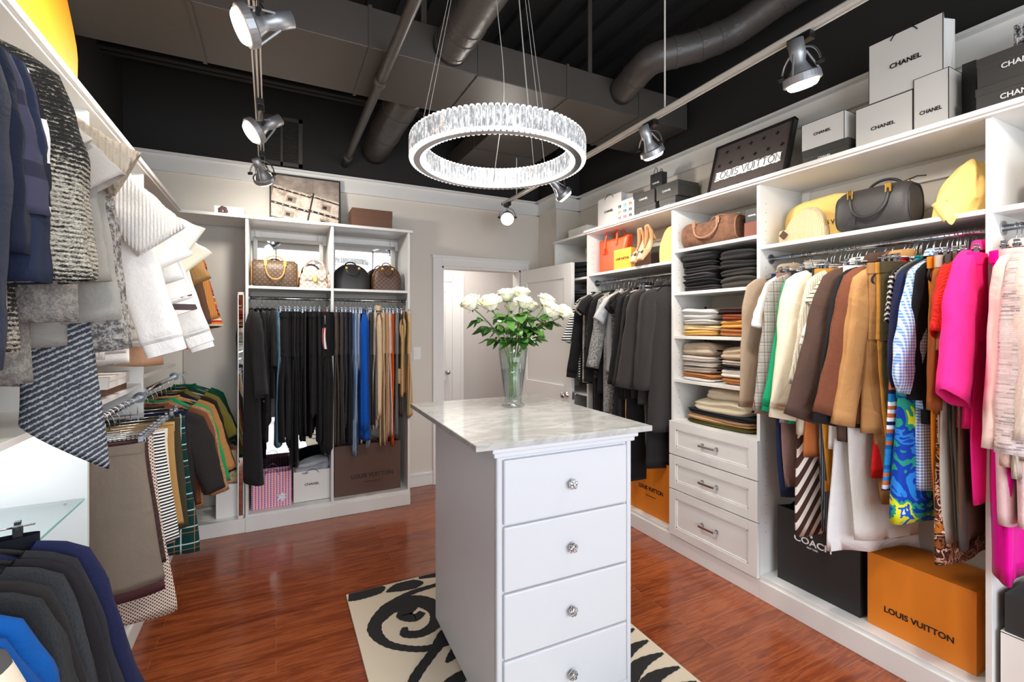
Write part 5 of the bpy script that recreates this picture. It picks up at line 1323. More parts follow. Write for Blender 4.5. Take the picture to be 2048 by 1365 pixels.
def G(rack, pos, name, short, mat, pb, ps=None, d=0.0, hang=None, cat=None, tail='', **k):
    """pos: pixel column where the outer edge shows, pb / ps: pixel rows of hem and sleeve end, d: swing of the outer edge in degrees"""
    r = RACK[rack]; dr = radians(d)
    if rack == 'R': pos = 1492+(pos-1506)*434/452 if pos < 1970 else 1984+(pos-1988)*1.0
    if rack == 'F': pos = 1141+(pos-1143)*142/195
    hw = k.get('hw', 0.20)
    off = hw+0.04
    if r['ax'] == 'x':
        p = onX(r['out'], pos); sgn = 1 if r['rod'] < 0 else 1
        y = p[1]-off*sin(dr); loc = (r['rod'], y, r['z']); zb = onX(r['out'], pos, pb)[2]; zs = onX(r['out'], pos, ps)[2] if ps else None
        rz = (pi-dr) if r['rod'] > 0 else dr
    else:
        p = onY(r['out'], pos); x = p[0]; loc = (x, r['rod'], r['z']); zb = onY(r['out'], pos, pb)[2]; zs = onY(r['out'], pos, ps)[2] if ps else None
        rz = -pi/2+dr
    rg = random.Random(int(pos*10)); rz += radians(rg.uniform(-1.5, 1.5))
    k['L'] = max(0.2, r['z']-zb)
    if zs is not None: k['sl'] = max(0.08, r['z']-zs-0.155)
    label = (short+' '+tail).strip() if tail else short+' on the '+r['where']
    if len(label.split()) > 16: print('LONG', label)
    if label in used: print('DUP', label)
    used.add(label)
    kind = k.get('kind', 'top')
    if cat is None: cat = {'blouse': 'blouse', 'trousers': 'trousers'}.get(name, name.replace('_', ' '))
    t = garment(name, label, cat, loc, rz, mat, group=cat.replace('_', ' ')+' hanging on the '+r['where'], **k)
    if hang is None: hang = ('clip', 'chrome') if kind in ('skirt', 'pants') else ('velvet', rg.choice(['black', 'grey', 'grey', 'taupe']))
    hl = ('chrome clip hanger holding the ' if hang[0] == 'clip' else {'grey': 'grey', 'black': 'black', 'taupe': 'taupe', 'silver': 'silver grey', 'wood': 'dark wooden'}[hang[1]]+' hanger holding the ')+label
    w = hl.split()
    if len(w) > 16: hl = ' '.join(w[:16])
    if hl.split()[-1] in ('the', 'on', 'of', 'with', 'a', 'and', 'from', 'between', 'left', 'right', 'upper', 'lower'):
        w = hl.split()
        while w[-1] in ('the', 'on', 'of', 'with', 'a', 'and', 'from', 'between', 'left', 'right', 'upper', 'lower', 'far', 'back'): w.pop()
        hl = ' '.join(w)
    if hl in used: print('DUPH', hl)
    used.add(hl)
    place_hanger(hang[0], hang[1], loc, rz, hl, 'hangers on the '+r['where'])
    return t
BK, BK2, BK3 = (30, 29, 30), (38, 36, 37), (24, 25, 29)
def cl(c, **k): return fab(c, 'cloth', **k)

# ---------------- near right rail (far end first) ----------------
D = 20
G('R', 1506, 'blazer', 'taupe wool blazer at the far end', cl((172, 150, 128)), 830, 815, D, collar='lapel', swing=0.05)
G('R', 1528, 'trousers', 'narrow navy trousers behind the white tee', cl((36, 46, 78)), 1000, None, D, kind='pants', waist=0.18)
G('R', 1538, 'tee', 'white short sleeved tee beside the plaid blazer', cl((232, 230, 226)), 815, 655, D, swing=0.06, sw=0.085, cat='t-shirt', hang=('velvet', 'taupe'))
G('R', 1542, 'trousers', 'dusty rose trousers with grey lining', cl((150, 116, 108)), 980, None, D, kind='pants', waist=0.19)
G('R', 1556, 'blazer', 'grey plaid blazer with brown checks', fab((168, 164, 158), 'plaid', (124, 96, 76), 0.05, pal=((90, 88, 86),)), 850, 824, D, collar='lapel', swing=0.10, sw=0.08)
G('R', 1572, 'trousers', 'dark navy trousers left of the green blouse', cl((28, 36, 54)), 960, None, D, kind='pants', waist=0.19)
G('R', 1580, 'blouse', 'emerald green blouse with long sleeve', fab((26, 158, 110), 'satin'), 850, 815, D, swing=0.11, sw=0.065, cuff=0.03, hang=('velvet', 'black'))
G('R', 1588, 'dress', 'brown and cream zigzag dress hanging low', fab((74, 50, 46), 'diag', (232, 224, 214), 0.075), 1075, None, D, sl=0, kind='vest', flare=0.22, hw=0.18)
G('R', 1597, 'sweatshirt', 'cream sweatshirt with ribbed cuff', cl((232, 220, 196)), 870, 820, D, swing=0.10, sw=0.095, th=0.034, cuff=0.05, hang=('velvet', 'taupe'))
G('R', 1606, 'skirt', 'rust suede skirt below the cream sweatshirt', cl((186, 108, 58)), 915, None, D, kind='skirt', flare=0.35)
G('R', 1613, 'trousers', 'charcoal pinstripe trousers with white lines', fab((52, 54, 62), 'vstripe', (120, 122, 128), 0.008), 1070, None, D, kind='pants', waist=0.18)
G('R', 1620, 'trousers', 'mustard paperbag waist trousers with turned up hem', cl((202, 138, 52)), 985, None, D, kind='pants', waist=0.19, cuff=0.05)
G('R', 1630, 'cardigan', 'ivory textured knit cardigan', fab((236, 228, 208), 'knit', s=18), 800, 770, D, swing=0.09, sw=0.08)
G('R', 1640, 'blouse', 'cream striped blouse with short sleeve', fab((234, 226, 206), 'hthin', (60, 60, 58), 0.02), 760, 610, D, swing=0.07, hw=0.172)
G('R', 1652, 'shirt', 'soft white shirt left of the brown blazer', fab((240, 238, 232), 'satin'), 900, 680, D, collar='shirt', swing=0.10, cuff=0.04, hw=0.172)
G('R', 1662, 'skirt', 'long white flared skirt almost touching the black bag', cl((232, 230, 230)), 1105, None, D, kind='skirt', flare=0.32, wave=0.016, kx=22, waist=0.17)
G('R', 1672, 'blazer', 'dark chocolate brown blazer with creased sleeve', cl((84, 64, 56)), 885, 838, D+5, collar='lapel', swing=0.19, sw=0.10, th=0.026, hang=('velvet', 'black'))
G('R', 1684, 'trousers', 'white wide trousers behind the dark brown blazer', cl((230, 226, 220)), 1085, None, D, kind='pants', waist=0.20, legs=0.17, wave=0.014)
G('R', 1697, 'jacket', 'black jacket peeking below the dark brown blazer', cl(BK2), 858, 848, D, swing=0.13, sw=0.08)
G('R', 1712, 'coat', 'reddish brown woven wool coat', fab((142, 88, 64), 'basket', (118, 68, 50), 0.006), 850, 830, D+4, collar='lapel', swing=0.15, sw=0.085, th=0.026)
G('R', 1728, 'coat', 'camel wool coat right of the reddish one', cl((186, 138, 88)), 870, 852, D, collar='lapel', swing=0.10, sw=0.07, th=0.024, hang=('velvet', 'black'))
G('R', 1738, 'trousers', 'light brown trousers below the camel coat', cl((160, 118, 74)), 1015, None, D, kind='pants', waist=0.21, legs=0.14)
G('R', 1744, 'dress', 'bright red narrow dress beside the camel coat', cl((216, 34, 34)), 960, None, D, kind='vest', hw=0.19, flare=0.14)
G('R', 1752, 'trousers', 'mustard trousers hanging by the waist', cl((194, 138, 58)), 930, None, D, kind='pants', waist=0.20)
G('R', 1766, 'trousers', 'dark olive green trousers', cl((70, 62, 42)), 960, None, D, kind='pants', waist=0.21)
G('R', 1778, 'skirt', 'blue white and orange striped skirt', fab((30, 110, 180), 'multi', s=0.016, pal=((24, 90, 160), (34, 130, 196), (24, 34, 80), (196, 106, 62), (230, 236, 240), (36, 122, 190), (180, 96, 60))), 985, None, 6, kind='skirt', flare=0.60, waist=0.15, kx=9)
G('R', 1790, 'blouse', 'black blouse with white leaf lines', fab((30, 30, 36), 'chunky', (206, 200, 196), 14), 760, 640, 6, swing=0.03, sw=0.055, hw=0.172)
G('R', 1800, 'dress', 'teal sleeveless dress tucked among black clothes', cl((14, 118, 128)), 800, None, 6, kind='vest', hw=0.19)
G('R', 1812, 'dress', 'long cobalt dress with painted green and yellow', fab((20, 70, 180), 'print', s=4.2, pal=((12, 28, 110), (20, 70, 190), (40, 130, 215), (16, 60, 170), (36, 150, 130), (216, 218, 40), (24, 84, 196), (210, 226, 240))), 1050, None, 6, kind='vest', flare=0.42, hw=0.20, th=0.034)
G('R', 1816, 'blouse', 'navy blouse with rolled sleeve and button', cl((34, 38, 68)), 770, 775, 6, swing=0.06, sw=0.065, puff=0.25, buttons='one', hang=('velvet', 'black'), hw=0.172)
G('R', 1830, 'shirt', 'long blue gingham shirt tail', fab((232, 238, 246), 'gingham', (84, 130, 196), 0.012), 990, 760, 6, collar='shirt', swing=0.02, hw=0.15)
G('R', 1843, 'blouse', 'light blue gingham blouse with gathered puff sleeve', fab((226, 236, 248), 'gingham', (98, 146, 212), 0.012), 820, 785, 6, swing=0.10, sw=0.075, puff=0.25, th=0.028, hang=('velvet', 'silver'), hw=0.172)
G('R', 1853, 'jacket', 'black jacket with large white price tag', cl(BK3), 850, 800, 6, swing=0.04, tagc=(0.20, -0.30, 0.07, 0.13), hang=('velvet', 'grey'), hw=0.172)
G('R', 1862, 'trousers', 'bright orange long trousers', cl((226, 130, 30)), 1095, None, 6, kind='pants', waist=0.19)
G('R', 1870, 'dress', 'long brown and orange leaf printed dress', fab((60, 34, 26), 'print', s=15, pal=((44, 26, 22), (130, 72, 30), (56, 32, 26), (214, 160, 130), (60, 34, 26), (176, 100, 38), (240, 232, 224))), 1140, None, 6, kind='vest', flare=0.08, hw=0.19)
G('R', 1880, 'trousers', 'ochre trousers beside the leaf printed dress', cl((198, 128, 28)), 1040, None, 6, kind='pants', waist=0.20)
G('R', 1888, 'coat', 'rust brown coat behind the red sweater', cl((146, 84, 40)), 830, 820, -4, swing=0.05, hang=('velvet', 'grey'), hw=0.172)
G('R', 1896, 'trousers', 'pale stone trousers below the pink blazer', cl((186, 172, 158)), 1105, None, -4, kind='pants', waist=0.21)
G('R', 1905, 'dress', 'tobacco brown wrap dress behind the red sweater', cl((168, 118, 72)), 780, 700, -4, swing=0.05, hang=('velvet', 'black'), hw=0.172)
G('R', 1914, 'trousers', 'charcoal trousers right of the pale stone ones', cl((78, 72, 66)), 1115, None, -4, kind='pants', waist=0.21)
G('R', 1922, 'sweater', 'red rib knit sweater with short folded sleeve', fab((222, 44, 34), 'knit', s=30), 760, 668, -4, swing=0.08, sw=0.085, th=0.04, hang=('velvet', 'taupe'))
G('R', 1930, 'trousers', 'dark brown trousers beneath the hot pink blazer', cl((102, 72, 54)), 1098, None, -4, kind='pants', waist=0.21)
G('R', 1946, 'blazer', 'hot pink blazer with wide open sleeve', cl((236, 44, 134)), 860, 792, -4, swing=0.15, sw=0.145, hw=0.175, end_flare=0.12, th=0.035, collar='lapel', hang=('velvet', 'silver'))
G('R', 1958, 'trousers', 'hot pink trousers below the matching blazer', cl((244, 34, 136)), 1025, None, -4, kind='pants', waist=0.20)
# last bay
G('R', 1988, 'trousers', 'magenta wide trousers at the right edge', fab((226, 0, 150), 'satin'), 1180, None, -4, kind='pants', waist=0.17, legs=0.18, th=0.04, wave=0.016)
G('R', 1998, 'jacket', 'blush pink jacket with flared bell sleeve', cl((240, 206, 196)), 940, 895, -4, swing=0.08, sw=0.07, end_flare=0.45, th=0.03, hang=('velvet', 'taupe'), collar='shirt')
G('R', 2012, 'trousers', 'pale blush long trousers at the right edge', cl((236, 200, 200)), 1065, None, -4, kind='pants', waist=0.19, legs=0.2, th=0.045)
G('R', 2030, 'cardigan', 'beige knit cardigan hem under the tweed jacket', fab((212, 194, 176), 'knit', s=40), 960, 900, -4, swing=0.05)
G('R', 2034, 'jacket', 'black white and pink flecked tweed jacket', fab((232, 212, 206), 'tweed', (52, 50, 54), pal=((214, 196, 194),)), 930, 905, -4, swing=0.10, sw=0.10, th=0.04, collar='crew', hang=('velvet', 'black'))
G('R', 2060, 'blouse', 'cream ruched blouse at the very right edge', fab((240, 222, 208), 'knit', s=22), 900, 880, -4, swing=0.10, sw=0.1, th=0.05)

# ---------------- far right rail ----------------
G('F', 1143, 'top', 'black and white striped top with elbow sleeve', fab((236, 236, 234), 'hstripe', (24, 24, 26), 0.021), 760, 682, 10, swing=0.13, sw=0.055, hang=('velvet', 'taupe'), hw=0.172)
G('F', 1149, 'jacket', 'black bomber jacket left of the newsprint dress', cl(BK), 770, 745, 8, swing=0.09, sw=0.06, cuff=0.05, hw=0.172)
G('F', 1158, 'dress', 'black dress with grey newsprint panels', fab((226, 222, 214), 'tweed', (40, 40, 42), pal=((150, 148, 144),)), 765, 620, 8, swing=0.06, hw=0.19)
G('F', 1170, 'dress', 'plain black shift dress right of the newsprint dress', cl(BK2), 765, 600, 8, swing=0.05, hw=0.21, th=0.035)
G('F', 1178, 'dress', 'long black dress with white trim stripe', fab(BK, 'vstripe', (40, 40, 42), 0.02), 900, None, 8, kind='vest', hw=0.17)
G('F', 1186, 'blouse', 'black lace blouse with dotted sleeves', fab((34, 33, 34), 'sequin', (90, 88, 86), 120), 760, 700, 8, swing=0.06, sw=0.055, hw=0.172)
G('F', 1196, 'cardigan', 'black soft cardigan left of the grey one', cl(BK), 790, 740, 8, swing=0.08, hw=0.172)
G('F', 1208, 'cardigan', 'light grey marled long cardigan', fab((186, 184, 180), 'marl', (110, 108, 106), 90), 830, 735, 9, swing=0.10, sw=0.065, th=0.034, hang=('velvet', 'black'), hw=0.172)
G('F', 1220, 'tee', 'pale grey tee with folded short sleeves', cl((186, 188, 190)), 745, 640, 9, swing=0.09, sw=0.07, th=0.034, cat='t-shirt', hw=0.172)
G('F', 1228, 'dress', 'black sequinned long dress', fab((50, 50, 52), 'sequin', (170, 168, 164), 170), 940, None, 8, kind='vest', hw=0.18)
G('F', 1236, 'top', 'black camisole top behind the grey tee', cl(BK3), 760, None, 8, kind='cami')
G('F', 1244, 'dress', 'black dress with narrow nude front panel', fab((32, 31, 32), 'vstripe', (46, 44, 44), 0.05), 850, 600, 8, hw=0.19)
G('F', 1252, 'dress', 'long black sleeveless dress with nude stripe', fab((214, 160, 128), 'cloth'), 905, None, 8, kind='cami', hw=0.14)
G('F', 1258, 'blouse', 'black wrap blouse with cap sleeve', cl(BK), 800, 580, 8, swing=0.08, hang=('velvet', 'black'), hw=0.172)
G('F', 1266, 'jacket', 'black tailored jacket in the middle of the far right', cl(BK2), 800, 770, 8, swing=0.09, collar='lapel', hang=('velvet', 'silver'), hw=0.172)
G('F', 1274, 'dress', 'black long evening dress hanging lowest', cl(BK), 965, None, 8, kind='vest', flare=0.15)
G('F', 1283, 'coat', 'charcoal swing coat left of the brown black jacket', cl((48, 46, 46)), 800, 775, 8, swing=0.11, sw=0.07, hw=0.172)
G('F', 1293, 'trousers', 'grey sequinned trousers showing below black clothes', fab((150, 150, 150), 'sequin', (70, 70, 72), 140), 895, None, 8, kind='pants', waist=0.12)
G('F', 1301, 'trousers', 'pale grey windowpane plaid trousers', fab((206, 204, 202), 'plaid', (120, 118, 116), 0.02), 918, None, 8, kind='pants', waist=0.12)
G('F', 1310, 'jacket', 'dark charcoal brown wool jacket with large sleeve', fab((58, 52, 50), 'fuzzy', (46, 42, 41)), 810, 775, 14, swing=0.12, sw=0.09, th=0.042, collar='lapel', hang=('velvet', 'taupe'))
G('F', 1324, 'dress', 'black floor length gown right of the dark jacket', cl(BK2), 940, None, 10, kind='vest', hw=0.21, flare=0.2)
G('F', 1338, 'coat', 'long dark brown black coat beside the shelf tower', fab((54, 49, 48), 'fuzzy', (44, 40, 39)), 865, 780, 10, swing=0.06, sw=0.08, th=0.04, collar='shirt')

# ---------------- back rail (left to right) ----------------
G('B', 496, 'coat', 'layered black cape coat at the left end', fab(BK2, 'fuzzy', (30, 29, 29)), 975, 790, 14, swing=0.15, sw=0.09, th=0.045, flare=0.38, hang=('velvet', 'black'))
G('B', 511, 'dress', 'long black jersey dress right of the cape coat', cl(BK), 960, 700, 8, swing=0.04, flare=0.2)
G('B', 522, 'cardigan', 'long black cardigan beside the gold button jacket', cl(BK2), 890, 780, 5, swing=0.05)
G('B', 533, 'jacket', 'black jacket with gold sleeve buttons', cl(BK3), 860, 820, 0, swing=0.04, buttons='gold', hang=('velvet', 'black'))
G('B', 544, 'top', 'black flared sleeve top left of the pale jeans', cl(BK2), 800, 735, 4, swing=0.10, sw=0.075, end_flare=0.5)
G('B', 558, 'trousers', 'pale blue trousers between black clothes', cl((132, 170, 192)), 908, None, 4, kind='pants', waist=0.10)
G('B', 569, 'trousers', 'wide black trousers right of the pale blue pair', cl(BK2), 890, None, 2, kind='pants', waist=0.17, legs=0.2, th=0.035)
G('B', 579, 'trousers', 'black trousers hanging fourth from the pale blue pair', cl(BK), 905, None, 2, kind='pants', waist=0.15)
G('B', 588, 'trousers', 'soft black wide trousers with long low hem', fab(BK, 'satin'), 945, None, 2, kind='pants', waist=0.16, legs=0.17)
G('B', 597, 'trousers', 'black wool trousers left of the tall waisted skirt', cl((36, 34, 34)), 880, None, 0, kind='pants', waist=0.15)
G('B', 606, 'trousers', 'matt black trousers in the middle of the bay', cl((32, 32, 36)), 895, None, 0, kind='pants', waist=0.14)
G('B', 615, 'skirt', 'tall waisted black leather skirt', fab(BK2, 'leather'), 878, None, -2, kind='skirt', flare=0.15, waist=0.15)
G('B', 624, 'trousers', 'black ribbed trousers right of the leather skirt', fab((34, 33, 33), 'knit', s=40), 885, None, -2, kind='pants', waist=0.15)
G('B', 635, 'skirt', 'straight black skirt with hem above the tissue bag', cl((40, 38, 38)), 838, None, -6, kind='skirt', flare=0.12, waist=0.17)
G('B', 645, 'trousers', 'dark charcoal trousers next to the red and white pair', cl((42, 41, 42)), 900, None, -4, kind='pants', waist=0.15)
G('B', 655, 'top', 'red and white striped narrow top between black trousers', fab((196, 30, 38), 'vstripe', (234, 226, 220), 0.06), 700, None, -4, kind='cami', hw=0.22)
G('B', 664, 'trousers', 'wide black trousers at the right of the left bay', cl((34, 33, 34)), 912, None, -8, kind='pants', waist=0.17, legs=0.19, th=0.036)
G('B', 679, 'trousers', 'dark taupe trousers, first in the right bay', cl((84, 74, 66)), 902, None, -3, kind='pants', waist=0.15)
G('B', 689, 'trousers', 'brown grey trousers, second in the right bay', cl((74, 66, 62)), 898, None, -3, kind='pants', waist=0.15)
G('B', 698, 'trousers', 'charcoal trousers, third in the right bay', cl((58, 57, 60)), 865, None, -4, kind='pants', waist=0.15)
G('B', 707, 'trousers', 'blue black trousers left of the jeans', cl((44, 46, 56)), 900, None, -4, kind='pants', waist=0.15)
G('B', 714, 'jeans', 'mid blue jeans left of the pale denim', cl((86, 104, 128)), 868, None, -5, kind='pants', waist=0.14)
G('B', 720, 'jeans', 'pale blue denim jeans hanging lowest beside cobalt dress', cl((140, 166, 194)), 920, None, -5, kind='pants', waist=0.14, legs=0.13)
G('B', 726, 'trousers', 'white trousers left of the cobalt dress', cl((230, 230, 228)), 855, None, -5, kind='pants', waist=0.12)
G('B', 731, 'trousers', 'white trousers with black side stripes', fab((236, 236, 236), 'vstripe', (30, 30, 32), 0.05), 898, None, -5, kind='pants', waist=0.12)
G('B', 738, 'dress', 'cobalt blue dress among the trousers', cl((14, 84, 180)), 885, 860, -7, swing=0.05, hw=0.17, flare=0.3, th=0.034)
G('B', 747, 'trousers', 'grey and white pinstripe trousers showing a low hem', fab((206, 208, 212), 'vstripe', (140, 142, 150), 0.008), 908, None, -7, kind='pants', waist=0.12)
G('B', 753, 'trousers', 'dark brown trousers right of the cobalt dress', cl((78, 72, 68)), 858, None, -8, kind='pants', waist=0.16)
G('B', 761, 'trousers', 'ivory trousers left of the beige coat', cl((222, 206, 188)), 868, None, -8, kind='pants', waist=0.15)
G('B', 769, 'coat', 'beige coat with turned up collar', cl((218, 192, 156)), 840, 830, -8, swing=0.03, sw=0.06, collar='lapel')
G('B', 777, 'trousers', 'sand coloured trousers, right of the beige coat', cl((210, 180, 142)), 900, None, -9, kind='pants', waist=0.16)
G('B', 785, 'trousers', 'tan trousers left of the orange pair', cl((196, 162, 120)), 893, None, -9, kind='pants', waist=0.15)
G('B', 791, 'trousers', 'powder pink trousers with a straight hem', cl((226, 194, 174)), 882, None, -9, kind='pants', waist=0.15)
G('B', 797, 'trousers', 'orange trousers near the right end', cl((222, 92, 34)), 902, None, -9, kind='pants', waist=0.12)
G('B', 806, 'trousers', 'grey trousers between orange pair and tan vest', cl((128, 128, 128)), 885, None, -10, kind='pants', waist=0.15)
G('B', 815, 'trousers', 'dark taupe trousers half behind the tan vest', cl((94, 80, 68)), 840, None, -10, kind='pants', waist=0.14)
G('B', 822, 'vest', 'tan sleeveless utility vest at the right end', cl((192, 158, 108)), 795, None, -16, kind='vest', hw=0.20, hang=('velvet', 'black'), pocket=True)
G('B', 833, 'trousers', 'light tan trousers, last at the right end', cl((214, 184, 138)), 843, None, -12, kind='pants', waist=0.15)

# ---------------- upper left rail (near to far) ----------------
G('L', 34, 'dress', 'cream dress with navy stripes, nearest the camera', fab((226, 220, 206), 'hthin', (36, 42, 62), 0.055), 935, 700, 0, swing=0.000, hw=0.18)
G('L', -55, 'coat', 'dark navy wool coat nearest the camera', cl((40, 46, 62)), 760, 740, 8, swing=0.021, sw=0.085, th=0.05)
G('L', 22, 'dress', 'navy dress with multicoloured beaded hem', cl((26, 32, 50)), 800, 500, 8, swing=0.021, hemm=fab((30, 30, 36), 'confetti', s=110, pal=((26, 26, 32), (200, 60, 90), (30, 30, 36), (120, 170, 60), (40, 40, 50), (206, 208, 214), (24, 24, 30))), hems=0.17, th=0.045)
G('L', 34, 'top', 'white top with pale blue stripes near the camera', fab((236, 230, 214), 'hthin', (96, 176, 186), 0.06), 330, 200, 8, swing=0.015, hang=('velvet', 'silver'))
G('L', 36, 'jumper', 'purple navy quilted jumper with stitched seams', fab((62, 62, 82), 'hthin', (44, 44, 62), 0.12), 640, 420, 9, swing=0.030, sw=0.075, th=0.04, hang=('velvet', 'silver'))
G('L', 48, 'tunic', 'navy tunic with bright blue velvet hem', cl((32, 40, 62)), 715, 560, 9, swing=0.030, hemm=fab((20, 106, 166), 'fuzzy', (14, 84, 140)), hems=0.20, th=0.045, hang=('velvet', 'grey'))
G('L', 58, 'blouse', 'navy blouse with white collar and cuff pieces', fab((34, 36, 48), 'hstripe', (230, 230, 232), 0.16), 600, 540, 9, swing=0.030)
G('L', 84, 'sweater', 'chunky black and cream open knit sweater', fab((214, 208, 192), 'openknit', (48, 46, 44)), 700, 560, 10, swing=0.051, sw=0.12, th=0.055, hang=('velvet', 'grey'))
G('L', 104, 'sweater', 'taupe brown sweater with straight sleeve', cl((132, 116, 106)), 560, 368, 10, swing=0.033, sw=0.07, th=0.035)
G('L', 114, 'sweater', 'grey marled long sweater with soft texture', fab((148, 144, 138), 'marl', (112, 108, 104), 60), 770, 640, 10, swing=0.027, th=0.045)
G('L', 188, 'shawl', 'silver sequinned and grey chevron knit shawl', fab((70, 76, 88), 'chunky', (176, 180, 186), 24), 885, None, 12, kind='scarf', waist=0.06, flare=0.3, th=0.035, wave=0.016)
G('L', 130, 'tee', 'pale grey heather tee with short sleeves', cl((196, 190, 182)), 560, 262, 10, swing=0.066, sw=0.08, cat='t-shirt', hang=('velvet', 'black'))
G('L', 142, 'sweater', 'light grey sweater with three quarter sleeve', cl((176, 170, 164)), 560, 355, 10, swing=0.10, sw=0.085, th=0.04, hang=('velvet', 'black'))
G('L', 152, 'cardigan', 'medium grey cardigan with long sleeve', cl((148, 145, 140)), 600, 560, 9, swing=0.055, th=0.035)
G('L', 172, 'sweater', 'oatmeal ribbed knit sweater with wide short sleeve', fab((190, 176, 158), 'knit', s=16), 640, 285, 12, swing=0.13, sw=0.105, th=0.05, hang=('velvet', 'grey'))
G('L', 178, 'sweater', 'smooth grey sweater left of the tweed cardigan', cl((150, 148, 142)), 690, 640, 9, swing=0.055, th=0.035)
G('L', 194, 'cardigan', 'long grey and white boucle cardigan', fab((172, 168, 162), 'marl', (84, 82, 82), 55), 760, 700, 10, swing=0.066, sw=0.08, th=0.045)
G('L', 214, 'top', 'pale pink sleeveless ribbed top', fab((240, 214, 206), 'knit', s=30), 620, None, 10, kind='vest', hw=0.20, th=0.035)
G('L', 246, 'sweater', 'white ribbed short sleeved sweater', fab((238, 234, 228), 'knit', s=24), 715, 470, 12, swing=0.143, sw=0.10, th=0.045, hang=('velvet', 'grey'))
G('L', 262, 'sweatshirt', 'white sweatshirt with long sleeve and cuff', cl((236, 233, 229)), 700, 680, 11, swing=0.135, sw=0.075, th=0.04, cuff=0.05, hang=('velvet', 'grey'))
G('L', 276, 'blouse', 'white satin blouse with ruffled shoulder', fab((238, 235, 230), 'satin'), 710, 520, 10, swing=0.135, end_flare=0.3, hang=('velvet', 'grey'))
G('L', 288, 'top', 'white cotton top behind the satin blouse', cl((232, 229, 224)), 730, 560, 10, swing=0.118)
G('L', 300, 'shirt', 'white shirt with dark striped cuffs', fab((234, 231, 228), 'satin'), 660, 600, 10, swing=0.135, sw=0.06, cuff=0.05, cuffm=fab((78, 66, 68), 'hstripe', (230, 226, 222), 0.045), collar='shirt')
G('L', 312, 'blouse', 'off white blouse with ruffle sleeve', fab((236, 232, 222), 'satin'), 680, 470, 10, swing=0.178, end_flare=0.35, hang=('velvet', 'grey'))
G('L', 324, 'shirt', 'white linen shirt with buttoned cuff', cl((234, 232, 228)), 690, 668, 10, swing=0.169, sw=0.065, cuff=0.05, collar='shirt', hang=('velvet', 'black'))
G('L', 336, 'blouse', 'cream silk blouse left of the khaki jacket', fab((240, 234, 214), 'satin'), 660, 520, 9, swing=0.152, end_flare=0.4)
G('L', 346, 'shirt', 'crisp white shirt with long pointed tail', fab((240, 239, 238), 'satin'), 690, 680, 8, swing=0.152, sw=0.065, cuff=0.05, collar='shirt')
G('L', 354, 'top', 'tan camisole hanging below the white shirts', cl((196, 152, 122)), 728, None, 4, kind='cami', hw=0.22)
G('L', 366, 'jacket', 'khaki safari jacket with cape shoulders', cl((158, 122, 76)), 690, 560, 6, swing=0.118, sw=0.08, th=0.036, collar='shirt', hang=('velvet', 'black'), pocket=True)
G('L', 376, 'coat', 'dark brown suede coat behind the khaki jacket', cl((92, 66, 50)), 690, 650, 4, swing=0.101)
G('L', 385, 'jacket', 'orange tan corduroy jacket near the far end', fab((206, 140, 74), 'vstripe', (180, 116, 58), 0.008), 660, 640, 3, swing=0.118, th=0.032)
G('L', 397, 'sweater', 'multicoloured striped sweater at the far end', fab((210, 60, 50), 'multi', s=0.011, pal=((206, 50, 46), (240, 150, 60), (60, 40, 50), (226, 190, 120), (200, 60, 120), (230, 90, 40), (236, 226, 206), (90, 50, 60))), 700, 655, 2, swing=0.135, sw=0.06, th=0.03)

# ---------------- lower left rail: skirts and coats ----------------
G('K', 333, 'skirt', 'taupe grey pencil skirt with side zip, nearest', cl((124, 112, 100)), 1150, None, 14, kind='skirt', waist=0.145, flare=0.50, th=0.034, wave=0.012, kx=11, zip_=True)
G('K', 337, 'skirt', 'plum leather skirt behind the taupe pencil skirt', fab((88, 56, 60), 'leather'), 1172, None, 14, kind='skirt', waist=0.14, flare=0.45)
G('K', 341, 'skirt', 'dark brown lace skirt beside the plum one', fab((62, 44, 42), 'marl', (84, 62, 58), 80), 1120, None, 14, kind='skirt', waist=0.14, flare=0.5)
G('K', 345, 'skirt', 'long beige and brown houndstooth skirt', fab((222, 204, 188), 'hound', (94, 74, 70), 0.010), 1215, None, 14, kind='skirt', waist=0.15, flare=0.55, th=0.03)
G('K', 350, 'skirt', 'white skirt edged with black stitches', fab((238, 236, 232), 'hstripe', (30, 30, 32), 0.014), 1080, None, 16, kind='skirt', waist=0.18, flare=0.34)
G('K', 355, 'skirt', 'cream wool skirt behind the stitched one', cl((234, 222, 198)), 1085, None, 15, kind='skirt', waist=0.18, flare=0.20)
G('K', 361, 'skirt', 'golden tweed skirt with gold buttons', fab((206, 164, 104), 'basket', (180, 136, 78), 0.007), 1050, None, 15, kind='skirt', waist=0.19, flare=0.2)
G('K', 367, 'skirt', 'camel skirt hanging low beside the golden one', cl((206, 164, 100)), 1078, None, 14, kind='skirt', waist=0.18, flare=0.1)
G('K', 373, 'skirt', 'dark olive skirt with patch pocket', cl((66, 62, 46)), 1050, None, 14, kind='skirt', waist=0.19, flare=0.22)
G('K', 381, 'skirt', 'long green tartan skirt with white lines', fab((18, 58, 56), 'plaid', (186, 200, 196), 0.085, pal=((176, 110, 70),)), 1098, None, 13, kind='skirt', waist=0.19, flare=0.35, th=0.034, wave=0.014)
G('K', 388, 'skirt', 'navy skirt between tartan skirt and dark jacket', cl((30, 34, 66)), 1005, None, 12, kind='skirt', waist=0.18)
G('K', 393, 'jacket', 'dark charcoal wool jacket among the skirts', cl((46, 42, 40)), 1010, 985, 12, swing=0.10, sw=0.075, th=0.034, hang=('velvet', 'black'))
G('K', 399, 'coat', 'rust brown short coat behind the charcoal jacket', cl((128, 78, 54)), 1010, 980, 10, swing=0.08, hang=('velvet', 'black'))
G('K', 404, 'jacket', 'sand boucle jacket left of the green blouse', fab((208, 166, 120), 'marl', (176, 130, 88), 110), 1010, 990, 10, swing=0.10, sw=0.07)
